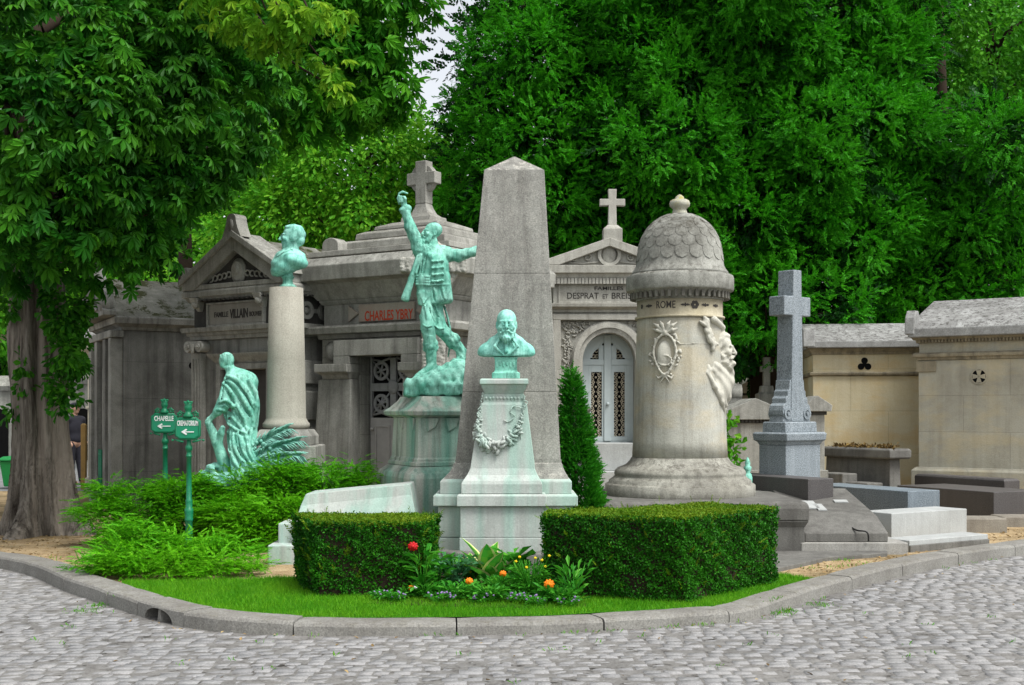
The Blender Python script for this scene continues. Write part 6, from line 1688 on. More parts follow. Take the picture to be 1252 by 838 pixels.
def chapel_dark():
    f = Fr(151, 20.0, -28); t = f.thing('dark_chapel', 'soot darkened chapel with mossy roof and a clover vent, left of the carved chapel', 'chapel', z0=GZ)
    u = f.u; Wd = u(256); D = 2.2; z = lambda py: f.z(py)
    en = z(404); mb = MB(); mb.loft(0, Wd, 0, D, [(-.1, .05), (z(590), .05), (z(588), 0), (en, 0)]); mb.build('wall', M['chapel_dark'], t, .01)
    # clover vent
    mb = MB(); r = .075
    cu, cz = u(240), z(443)
    for a in (90, 210, 330): mb.disc(cu + .075 * math.cos(R(a)), cz + .075 * math.sin(R(a)), -.006, .03, r * .8, 16)
    mb.disc(cu, cz, -.004, .03, .05, 12); mb.build('vent', M['black'], t)
    mb = MB(); mb.loft(0, Wd, 0, D, [(en + .001, .03), (en + .05, .05), (en + .10, .12), (en + .102, .16), (en + .20, .18), (en + .22, .16)]); mb.build('cornice', M['chapel_side'], t, .006)
    zr = en + .221; mb = MB(); mb.prism_x([(-.16, zr), (D + .16, zr), (D / 2, zr + .72)], -.14, Wd + .1); mb.build('roof', M['mossy'], t)
    # facade on the left: pilasters, door recess, pediment with urn stumps
    mb = MB()
    for w in (.03, .55, 1.35, 1.95): mb.box(-.20, -.001, w, w + .22, -.1, en - .12)
    mb.box(-.12, -.001, .0, D, z(600), z(585)); mb.box(-.22, -.001, -.04, D + .04, en - .119, en); mb.box(-.12, -.001, .8, 1.3, .05, en - .6)
    for q in (0.25, .5, .72): mb.box(-.14, -.001, .28, .52, (en) * q, en * q + .45)
    mb.build('facade', M['chapel_side'], t, .012)
    mb = MB(); mb.prism_x([(-.2, zr + .001), (D + .2, zr + .001), (D + .2, zr + .08), (D / 2, zr + .95), (-.2, zr + .08)], -.36, -.145)
    mb.prism_x([(.2, zr + .1), (D - .2, zr + .1), (D / 2, zr + .72)], -.40, -.361); mb.build('pediment', M['chapel_side'], t, .012)
    for w in (-.05, D + .05): mb = MB(); mb.lathe([(zr + .08, .12), (zr + .2, .13), (zr + .32, .10), (zr + .40, .05), (zr + .42, .01)], 14, -.26, w); mb.build('urn_stump', M['chapel_side'], t)
    mb = MB(); mb.lathe([(zr + .9, .16), (zr + 1.05, .14), (zr + 1.12, .08)], 12, -.26, D / 2); mb.build('urn_stump', M['chapel_side'], t)
chapel_dark()

def yellow_chapels():
    # the nearer, taller beige one at the frame edge
    f = Fr(1123, 21.2, 34); t = f.thing('beige_chapel', 'tall stained beige limestone chapel wall with a round cross vent, at the right edge', 'chapel', z0=GZ)
    u = f.u; Wd = 3.3; D = 2.8; z = lambda py, uu=.8: f.z(py, uu)
    en = z(441, .0); mb = MB(); mb.box(0, Wd, 0, D, -.1, en); mb.build('wall', M['beige_wall'], t, .01)
    mb = MB(); mb.loft(0, Wd, 0, D, [(-.1, .10), (z(575, 0), .10), (z(571, 0), .04)]); mb.build('base_course', M['beige_wall'], t, .008)
    mb = MB(); zb = z(455, 0); mb.box(-.03, Wd * .0 + .30, -.03, .2, zb, zb + .18)
    mb.loft(0, Wd, 0, D, [(en + .001, .03), (en + .05, .04), (en + .052, .08), (en + .10, .09), (en + .13, .05)]); mb.build('string_course', M['trim_stone'], t, .006)
    z2 = z(420, 0); mb = MB(); mb.box(0.01, Wd, .01, D, en + .131, z2); mb.build('frieze', M['beige_wall'], t)
    mb = MB(); mb.loft(0, Wd, 0, D, [(z2 + .001, .03), (z2 + .05, .04)])
    for i in range(60): a = .02 + i * .055; mb.box(a, a + .032, -.075, -.03, z2 + .003, z2 + .05)
    mb.loft(0, Wd, 0, D, [(z2 + .051, .07), (z2 + .09, .10)]); mb.build('dentils', M['trim_stone'], t)
    z3 = z2 + .091; mb = MB(); mb.prism_x([(-.24, z3), (D + .24, z3), (D + .24, z3 + .15), (D / 2, z3 + .75), (-.02, z3 + .28), (-.24, z3 + .15)], -.12, Wd + .1); mb.build('roof', M['roof_stone'], t, .015)
    mb = MB(); mb.prism_x([(-.26, z3 + .05), (.05, z3 + .05), (.10, z3 + .3), (.02, z3 + .47), (-.12, z3 + .47), (-.22, z3 + .34)], -.17, .0); mb.prism([(1.9, z3 + .3), (2.25, z3 + .3), (2.2, z3 + .62), (2.05, z3 + .72), (1.92, z3 + .6)], .4, .7); mb.box(2.35, 3.2, .4, .7, z3 + .3, z3 + .78)
    mb.build('acroterion', M['roof_stone'], t, .02)
    cu, cz = u(1197), f.z(460.5, u(1197)); r = .115
    mb = MB(); mb.disc(cu, cz, -.004, .02, r, 28); mb.build('vent', M['black'], t)
    mb = MB()
    for a in range(4):
        i0 = len(mb.v); mb.prism([(-.014, .0), (.014, .0), (.045, .105), (-.045, .105)], -.014, -.005); mb.xform(i0, Matrix.Translation((cu, 0, cz)) @ Matrix.Rotation(a * math.pi / 2, 4, 'Y'))
    mb.arc_band(cu, cz, r, r + .018, 0, 2 * math.pi, -.016, .01, 28); mb.build('cross_tracery', M['beige_wall'], t)
    # the lower ochre one behind it
    f = Fr(994, 23.5, 8); t = f.thing('ochre_chapel', 'low ochre yellow limestone chapel wall with a black clover vent', 'chapel', z0=GZ)
    Wd = f.u(1150); D = 2.4; z = lambda py, uu=0: f.z(py, uu)
    en = z(460); mb = MB(); mb.box(0, Wd, 0, D, -.1, en); mb.build('wall', M['yellow_wall'], t, .01)
    mb = MB(); mb.loft(0, Wd, 0, D, [(en + .001, .02), (en + .02, .05), (en + .06, .06), (en + .075, .03)]); mb.build('string_course', M['trim_stone'], t, .005)
    z2 = z(434); mb = MB(); mb.box(.005, Wd, .005, D, en + .076, z2); mb.build('frieze', M['yellow_wall'], t)
    mb = MB(); mb.loft(0, Wd, 0, D, [(z2 + .001, .02), (z2 + .04, .03), (z2 + .07, .06), (z2 + .12, .09)]); mb.build('cornice', M['trim_stone'], t, .006)
    z3 = z2 + .121; mb = MB(); mb.prism_x([(-.2, z3), (D + .2, z3), (D + .2, z3 + .13), (D / 2, z3 + .55), (-.2, z3 + .13)], -.12, Wd + .1); mb.build('roof', M['roof_stone'], t, .015)
    mb = MB(); mb.prism_x([(-.22, z3 + .02), (.05, z3 + .02), (.1, z3 + .2), (0, z3 + .36), (-.14, z3 + .36)], -.2, .02); mb.build('acroterion', M['roof_stone'], t, .02)
    mb = MB(); cu, cz = f.u(1057), z(446, f.u(1057))
    for a in (90, 210, 330): mb.disc(cu + .075 * math.cos(R(a)), cz + .075 * math.sin(R(a)), -.005, .03, .062, 16)
    mb.disc(cu, cz, -.003, .03, .045, 12); mb.build('vent', M['black'], t)
yellow_chapels()
# ------------------------------------------------------------------ crosses, slabs and small tombs on the right
class Cf:
    """a block seen by its near corner at px: u runs back to the left, w back to the right"""
    def __init__(s, px, d, th):
        s.X, s.d, s.th = XY(px, d), d, R(th); s.c, s.s = math.cos(s.th), math.sin(s.th)
    def uL(s, px):       # length of the left-hand face that ends at px
        k = (px - CX) / F; return (s.X - k * s.d) / (s.c + k * s.s)
    def wR(s, px):
        k = (px - CX) / F; return (k * s.d - s.X) / (s.s - k * s.c)
    def z(s, py): return ZZ(py, s.d) - GZ
    def thing(s, name, label, cat, group=None): return thing(name, label, cat, (s.X, s.d, GZ), -s.th, group)

def granite_cross():
    f = Cf(961, 15.6, 50); t = f.thing('granite_cross', 'tall speckled blue grey granite cross with scrolled consoles on a moulded block', 'cross')
    L, Rr = f.uL(928), f.wR(1003); z = f.z
    mb = MB(); mb.loft(-L, 0, 0, Rr, [(-.1, .0), (z(545), 0)]); b = mb.build('base_block', M['blue_granite'], t, .008)
    mb = MB(); mb.loft(-L, 0, 0, Rr, [(z(545) + .001, .0), (z(541), .02), (z(539), .05), (z(531), .06), (z(529), .04)]); mb.build('base_moulding', M['blue_granite'], t, .006)
    mb = MB(); mb.loft(-L, 0, 0, Rr, [(z(529) + .001, -.03), (z(517), -.035), (z(516), -.05)]); mb.build('socle', M['blue_granite'], t, .006)
    uc, wc = -L / 2, Rr / 2; zs = z(516) + .001
    # stem and arms: the arms run along w
    sw, su = .10, .125
    prof = [(sw + .03, zs), (sw + .02, z(470)), (sw, z(388.5)), (sw, z(384)), (.275, z(384)), (.275, z(360)), (sw - .01, z(360)), (sw - .015, z(327))]
    poly = [(wc + a, b_) for a, b_ in prof]; poly2 = [(2 * wc - a, b_) for a, b_ in reversed(poly)]
    mb = MB(); mb.prism_x(poly + poly2, uc - su, uc + su); mb.build('cross', M['blue_granite'], t, .012)
    # stepped consoles against the two narrow sides, a volute on each face
    for sg in (-1, 1):
        st = [(sw - .02, z(464)), (sw + .045, z(464)), (sw + .06, z(476)), (sw + .085, z(478)), (sw + .09, z(484)), (sw + .125, z(487)), (sw + .13, z(493)), (sw + .175, z(496)), (sw + .19, z(502)), (sw + .185, z(507)), (sw + .165, z(509)), (sw + .185, z(515)), (sw + .185, zs), (sw - .02, zs)]
        mb = MB(); mb.prism_x([(wc + sg * a, b_) for a, b_ in st], uc - su + .012, uc + su - .012); c_ = mb.build('console', M['blue_granite'], t, .006)
        for e_ in (-1, 1):
            mb = MB(); wq = wc + sg * (sw + .10); u0 = uc + e_ * (su - .012); i0 = len(mb.v); mb.arc_band(0, 0, .045, .075, 0, 2 * math.pi, -.02, .0, 22); mb.disc(0, 0, -.03, .0, .026, 16)
            mb.xform(i0, Matrix.Translation((u0, wq, z(506))) @ Matrix.Rotation(R(90) * e_, 4, 'Z')); mb.build('volute', M['blue_granite'], c_)
granite_cross()

def slab(name, label, cat, px, d, th, left, right, top, mat, low=None, group=None, chamf=.0, tpad=.01):
    f = Cf(px, d, th); t = f.thing(name, label, cat, group); L, W_ = (f.uL(left) if left else 1.9), f.wR(right)
    if L > 3.2 or L < 0: L = 2.2
    mb = MB(); mb.loft(-L, 0, 0, W_, [(-.1 if low is None else f.z(low), 0), (f.z(top) - chamf, 0), (f.z(top), -chamf)]); mb.build('slab', mat, t, .010)
    return f, t, L, W_
S_ = 'grave slabs on the right'
slab('grave_slab', 'long dark brown granite slab below the granite cross, nearest the hedge', 'grave slab', 988, 14.7, 62, 885, 1019, 586, M['dark_slab'], None, S_, .006)
slab('grave_slab', 'blue grey granite slab lying right of the dark brown slab', 'grave slab', 1110, 15.9, 62, None, 1149, 601, M['blue_slab'], None, S_, .006)
slab('grave_slab', 'dark gable ended granite slab in front of the beige chapel', 'grave slab', 1228, 19.0, 64, None, 1247, 586, M['dark_slab'], None, S_, .03)
slab('grave_slab', 'low dark granite slab at the right edge under the gable ended slab', 'grave slab', 1215, 17.4, 64, None, 1275, 602, M['dark_slab'], None, S_, .006)

def ledger():
    e = 13.6; base = (XY(1030, e), e, GZ); x = lambda px: (px - 1030) * e / F; z = lambda py: ZZ(py, e) - GZ
    t = thing('grave_ledger', 'sloping grey ledger stone with thin pale panels and a black cable over it', 'grave ledger', base)
    mb = MB(); mb.box(x(978), x(1108), -.06, 1.8, -.1, z(663)); mb.build('plinth', M['pale_grey'], t, .012)
    mb = MB(); mb.prism_x([(0, z(663) + .001), (1.75, z(663) + .001), (1.75, z(620) + .10), (.42, z(652) + .16), (.0, z(652))], x(984), x(1086)); mb.build('ledger_stone', M['grey_slab'], t, .01)
    sl = (z(620) + .10 - (z(652) + .16)) / 1.33
    for px, y0, w, h in ((1000, .7, .20, .35), (1018, .62, .10, .28), (1050, 1.0, .16, .10)):  # thin pale panels laid along the slope
        mb = MB(); a = x(px); zz = lambda y: z(652) + .16 + (y - .42) * sl + .004
        mb.add([(a, y0, zz(y0)), (a + w, y0, zz(y0)), (a + w, y0 + h, zz(y0 + h)), (a, y0 + h, zz(y0 + h)), (a, y0, zz(y0) + .012), (a + w, y0, zz(y0) + .012), (a + w, y0 + h, zz(y0 + h) + .012), (a, y0 + h, zz(y0 + h) + .012)], [(3, 2, 1, 0), (4, 5, 6, 7), (0, 1, 5, 4), (1, 2, 6, 5), (2, 3, 7, 6), (3, 0, 4, 7)]); mb.build('pale_panel', M['pale_slab'], t)
    mb = MB(); pts = catmull([(1008, 617, 14.72), (1014, 622, 14.5), (1026, 628, 14.4), (1036, 640, 14.0), (1046, 648, 13.62), (1060, 651, 13.52), (1062, 662, 13.52)], 6)
    mb.tube([W(a, b, c_) + Vector((0, 0, .0)) for a, b, c_ in pts], .010, 6); tag(mb.build('cable', M['cable']), 'black cable running over the sloping ledger stone', 'cable')
M['pale_grey'] = stone('pale_grey_plinth', (.30, .28, .25), (.11, .10, .09), (.38, .36, .33), streak=.3, stain=.3, grain=.2)
ledger()

def pale_blocks():
    f, t, L, W_ = slab('pale_block', 'whitish new stone block beside the ledger and the blue granite slab', 'stone block', 1090, 14.7, 58, 1052, 1182, 628, M['pale_slab'], None, None, .006)
    mb = MB(); mb.box(-.18, -.02, .05, W_ - .1, f.z(628) - .12, f.z(628) - .1); 
    f, t, L, W_ = slab('stone_kerb_block', 'long pale step stone with a rough grey front, on the dry earth strip', 'step', 1112, 13.75, 58, 1082, 1208, 661, M['pale_slab'], None, None, .006)
    mb = MB(); mb.box(-.012, .02, -.004, W_ + .004, -.1, f.z(667)); 
    mb.build('rough_face', M['grey_slab'], t, .01)
    for i, (a, b, d, top, lab) in enumerate(((1172, 1232, 16.0, 634, 'brownish broken step stone right of the pale step'), (1226, 1300, 16.8, 632, 'worn brown step stone at the right frame edge'))):
        mb = MB(); mb.box(-.0, (b - a) * d / F, 0, .45, -.1, ZZ(top, d) - GZ); o = mb.build('step_stone', M['brown_slab'], None, .02); o.location = (XY(a, d), d, GZ); tag(o, lab, 'step stone')
    d = 12.3; mb = MB(); mb.prism_z([(XY(905, 12.55), 12.55), (XY(948, 12.0), 12.0), (XY(1012, 12.95), 12.95), (XY(1085, 13.35), 13.35), (XY(1085, 13.6), 13.6), (XY(925, 13.5), 13.5)], GZ - .05, GZ + .045)
    tag(mb.build('paving_edge', M['grey_slab'], None, .01), 'flat grey stone border along the dry earth strip, right of the longer hedge', 'stone border')
M['brown_slab'] = stone('brown_step_stone', (.22, .19, .155), (.08, .066, .05), (.29, .26, .215), streak=.3, stain=.4, grain=.25)
pale_blocks()

def rough_cross():
    d = 15.75; base = (XY(530, d), d, GZ); s = d / F; P = lambda px, py, dy=0: np.array([(px - 530) * s, dy, ZZ(py, d) - GZ])
    t = thing('rough_cross', 'rough hewn ringed stone cross standing right behind the bronze man', 'cross', base)
    S = Sdf(); zc = (P(530, 330)[2] + P(530, 640)[2]) / 2
    S.box((0, 0, (P(530, 310)[2] - .1) / 2), (14 * s, .11, (P(530, 310)[2] + .1) / 2), .02, .02); S.box(P(530, 325), (41 * s, .10, 9 * s), .02, .02)
    for a in np.linspace(0, 6.283, 19)[:-1]: S.cap(P(530 + 25 * math.cos(a), 327 - 25 * math.sin(a)), P(530 + 25 * math.cos(a + .35), 327 - 25 * math.sin(a + .35)), .06, .06, .01)
    S.box(P(530, 600), (22 * s, .18, 40 * s), .02, .04)
    lo, hi = P(480, 660, -.4), P(580, 290, .4); S.disp(bumps(40, .007, 3, 7), lo, hi); S.disp(bumps(85, .004, 4, 7), lo, hi)
    S.mesh('cross', .014, M['rough_stone'], t)
M['rough_stone'] = stone('rough_hewn_stone', (.36, .34, .30), (.10, .09, .075), (.48, .46, .41), streak=.3, stain=.4, lichen=.5, lichen_col=(.45, .43, .37), grain=.3, bump=.9)
rough_cross()

def raised_tomb():
    f = Cf(1088, 20.2, 62); t = f.thing('raised_tomb', 'raised grey stone tomb with dead leaves lying on its lid', 'tomb')
    L, W_ = f.uL(1003), f.wR(1108); L = min(max(L, 1.2), 2.6); z = f.z
    mb = MB(); mb.loft(-L, 0, 0, W_, [(-.1, 0), (z(598), 0), (z(596), -.06), (z(562), -.07)]); mb.build('body', M['grey_slab'], t, .012)
    mb = MB(); mb.loft(-L, 0, 0, W_, [(z(562) + .001, .03), (z(560), .06), (z(551), .06), (z(549), .03)]); mb.build('lid', M['grey_slab'], t, .012)
    rg = np.random.default_rng(6); n = 420; T = tpl_simple(.07, .022)
    cl = rg.integers(0, 9, n); cx_ = rg.uniform(-L, -.1, 9); cy = rg.uniform(.05, W_, 9)
    pos = np.column_stack([np.clip(cx_[cl] + rg.normal(0, .14, n), -L, .02), np.clip(cy[cl] + rg.normal(0, .06, n), 0, W_), z(549) + .004 + np.abs(rg.normal(0, .02, n))])
    V, fl = scatter(T[0], T[1], pos, frames(rg.normal(0, 1, (n, 3)), np.tile([0, 0, 1.], (n, 1)) + rg.normal(0, .7, (n, 3))), rg.uniform(.5, 1.2, n))
    o = link_mesh('dead_leaves', np_mesh('dead_leaves', V, fl), M['dead'], None); o.matrix_world = t.matrix_world
    o.location = t.location; o.rotation_euler = t.rotation_euler; tag(o, kind='stuff')
    mb = MB(); mb.box(-.5, .0, -.5, -.15, -.1, .42); mb.box(-1.1, -.55, -.52, -.18, -.1, .55); mb.build('side_block', M['grey_slab'], t, .02)
M['dead'] = leafmat('dead_brown_leaves', (.05, .028, .010), (.12, .075, .025), (.22, .15, .05), .1, .8)
raised_tomb()

def gable_tomb(name, label, pxl, pxr, eave, apex, d, mat, cat='tomb', bot=None, dent=True, depth=1.2, group=None):
    base = (XY(pxl, d), d, GZ); t = thing(name, label, cat, base, 0, group); w = (pxr - pxl) * d / F; z = lambda py: ZZ(py, d) - GZ
    mb = MB(); mb.box(.05, w - .05, 0, depth, -.1, z(eave) - .16); mb.box(.0, w, -.05, depth, z(590), z(575)); mb.build('wall', M[mat], t, .01)
    mb = MB(); mb.box(.02, w - .02, -.02, depth, z(eave) - .159, z(eave) - .10)
    if dent:
        for i in range(int(w / .07)): mb.box(.06 + i * .07, .10 + i * .07, -.06, -.02, z(eave) - .155, z(eave) - .101)
    mb.build('dentils', M['soot'], t)
    mb = MB(); mb.prism([(-.04, z(eave) - .099), (w + .04, z(eave) - .099), (w + .06, z(eave)), (w / 2, z(apex)), (-.06, z(eave))], -.10, depth + .1); mb.build('gable', M[mat], t, .01)
    return t
gable_tomb('gabled_tomb', 'grey gabled tomb with dentils between the domed tomb and the granite cross', 880, 966, 507, 487, 23.5, 'chapel_flat')
gable_tomb('gabled_tomb', 'cream gabled tomb far behind under the yew, beside the small stone cross', 898, 958, 476, 459, 31, 'cream', dent=False)
gable_tomb('gabled_tomb', 'small pointed stele tomb just left of the ochre chapel', 985, 1012, 496, 484, 20.6, 'chapel_flat', depth=.5, dent=False)
gable_tomb('gabled_tomb', 'distant grey tomb roof seen behind the granite cross stem', 968, 1004, 470, 458, 31.5, 'chapel_flat', dent=False)
def small_cross():
    d = 26; base = (XY(937, d), d, GZ); s = d / F; z = lambda py: ZZ(py, d) - GZ
    t = thing('stone_cross', 'small grey stone cross standing between the gabled tombs', 'cross', base)
    mb = MB(); mb.loft(0, 0, 0, 0, [(-.1, .24), (z(482), .2), (z(480), .14), (z(472), .12)]); mb.build('foot', M['chapel_flat'], t, .01)
    h, a = 4 * s, 7.5 * s; mb = MB(); mb.prism([(-h, z(472)), (h, z(472)), (h, z(455)), (a, z(455)), (a, z(448)), (h, z(448)), (h, z(437)), (-h, z(437)), (-h, z(448)), (-a, z(448)), (-a, z(455)), (-h, z(455))], -.07, .07); mb.build('cross', M['chapel_flat'], t, .01)
    d = 25; mb = MB(); mb.tube([(XY(884, d), d, ZZ(480, d)), (XY(906, d), d, ZZ(480, d))], .17, 16); mb.box(XY(884, d), XY(906, d), d - .12, d + .12, GZ - .05, ZZ(482, d)); tag(mb.build('barrel_tomb', M['chapel_flat']), 'small barrel topped tomb just right of the carved portrait', 'tomb')
    d = 15.3; base = (XY(914, d), d, GZ); t = thing('grave_lamp', 'tiny green bronze grave lamp on the slab beside the granite cross', 'lamp', base); zz = lambda py: ZZ(py, d) - GZ
    mb = MB(); mb.lathe([(-.1, .06), (zz(584), .06), (zz(580), .05), (zz(578), .03), (zz(575), .045), (zz(571), .05), (zz(570), .03), (zz(566), .035), (zz(562), .02), (zz(559), .004)], 14); mb.build('body', PAT, t)
small_cross()
def shrub():
    d = 16.2; base = (XY(893, d), d, GZ); t = thing('leafy_shrub', 'light green leafy shrub peeping out between the domed tomb and the granite cross', 'shrub', base)
    bl = [(np.array(W(*a[:2], d)) - np.array(base), a[2] * d / F) for a in ((893, 565, 14), (897, 545, 13), (889, 530, 10), (891, 585, 14), (887, 512, 6))]
    crown('foliage', M['bright'], bl, [tpl_simple(.10, .035)], 40, 6, .1, 1.0, t, front=.9, seed=14)
    mb = MB(); mb.tube([(0, 0, 0), (.02, 0, .6), (-.05, 0, 1.3)], [.02, .015, .005], 6); mb.build('stem', M['twig'], t)
shrub()

# ------------------------------------------------------------------ sign posts
def sign(label, px, d, text, pw, tw, th, ptop, pbot, bottom_py=None):
    base = (XY(px, d), d, GZ); t = thing('sign_post', label, 'sign post', base, 0, 'green direction signs'); s = d / F; z = lambda py: ZZ(py, d) - GZ
    r = 3.5 * s; top = z(pbot + 9)
    mb = MB(); mb.lathe([(-.05, r * 1.5), (.10, r * 1.5), (.11, r * 1.25), (.36, r * 1.2), (.37, r * 1.45), (.39, r * 1.45), (.40, r * 1.3), (.47, r * 1.5), (.50, r * 1.5), (.51, r * 1.1), (.58, r * 1.2), (.60, r * 1.2), (.61, r * .95), (top - .12, r * .82), (top - .115, r * 1.05), (top - .10, r * 1.05), (top - .095, r * .85), (top - .05, r * .85), (top - .04, r * 1.2), (top, r * 1.25), (top + .02, r * .8), (z(pbot) + .05, r * .7)], 20)
    mb.build('pole', M['sign_green'], t)
    hw = pw * s / 2; zt, zb = z(ptop), z(pbot); c = .035; y0 = -.055
    poly = [(-hw + c, zb), (hw - c, zb), (hw - c, zb + .012), (hw, zb + c), (hw, zt - c), (hw - c, zt - .012), (hw - c, zt), (-hw + c, zt), (-hw + c, zt - .012), (-hw, zt - c), (-hw, zb + c), (-hw + c, zb + .012)]
    mb = MB(); mb.prism(poly, y0, y0 + .03); p = mb.build('sign_plate', M['sign_plate'], t, .006)
    mb = MB(); k = .92
    pts = [(x * k, (q - (zt + zb) / 2) * k + (zt + zb) / 2) for x, q in poly]; mb.tube([(x, y0 - .002, q) for x, q in pts + pts[:1]], .005, 5)
    mb.tube([(x, y0 + .012, q) for x, q in poly + poly[:1]], .009, 6); mb.build('rim', M['sign_green'], p)
    zm = (zt + zb) / 2
    vs, fs = text_geo(text, tw * s, th * s, .003, .02); MB().add([(a, b + y0 - .003, c_ + zm + .25 * (zt - zb)) for a, b, c_ in vs], fs).build('lettering', M['white_paint'], p)
    mb = MB(); al = hw * .52; za = zm - .16 * (zt - zb); hh = .011; mb.box(-al + .03, al, y0 - .006, y0 - .001, za - hh / 2, za + hh / 2)
    mb.prism([(-al, za), (-al + .055, za - .034), (-al + .068, za - .024), (-al + .034, za), (-al + .068, za + .024), (-al + .055, za + .034)], y0 - .0075, y0 - .0015)
    mb.build('arrow', M['white_paint'], p)
    # cast crest and scrolls
    mb = MB(); zc = zt + .005
    mb.lathe([(zc, .055), (zc + .02, .06), (zc + .05, .035), (zc + .07, .03), (zc + .09, .042), (zc + .12, .044), (zc + .135, .036), (zc + .155, .046), (zc + .165, .02), (zc + .19, .008)], 12, 0, y0 + .02)
    for k in range(5): mb.ball((.038 * math.cos(k * 1.257), y0 + .02 + .038 * math.sin(k * 1.257), zc + .165), .015, 8, 6)
    for sx in (-1, 1):
        mb.tube([(sx * (.09 + .028 * (1 - a / 8) * math.cos(a)), y0 + .015, zc + .03 + .028 * (1 - a / 8) * math.sin(a)) for a in np.linspace(0, 6, 16)], .009, 6)
        mb.tube([(sx * .12, y0 + .015, zc), (sx * .085, y0 + .015, zc + .07), (sx * .04, y0 + .015, zc + .04)], .009, 6)
        mb.tube([(sx * .05, y0 + .015, zb - .03), (sx * .10, y0 + .015, zb - .02), (sx * .15, y0 + .015, zb - .004)], [.014, .012, .006], 6); mb.ball((sx * .17, y0 + .015, zb - .012), .014)
    mb.build('crest', M['sign_green'], t)
sign('cast iron sign post reading CHAPELLE, the taller and farther of the two green signs', 202, 15.6, 'CHAPELLE', 31, 23.5, 6.2, 506, 529)
sign('cast iron sign post reading CREMATORIUM, standing nearer in the low juniper', 231, 13.6, 'CREMATORIUM', 30, 25.5, 6.4, 511, 537)

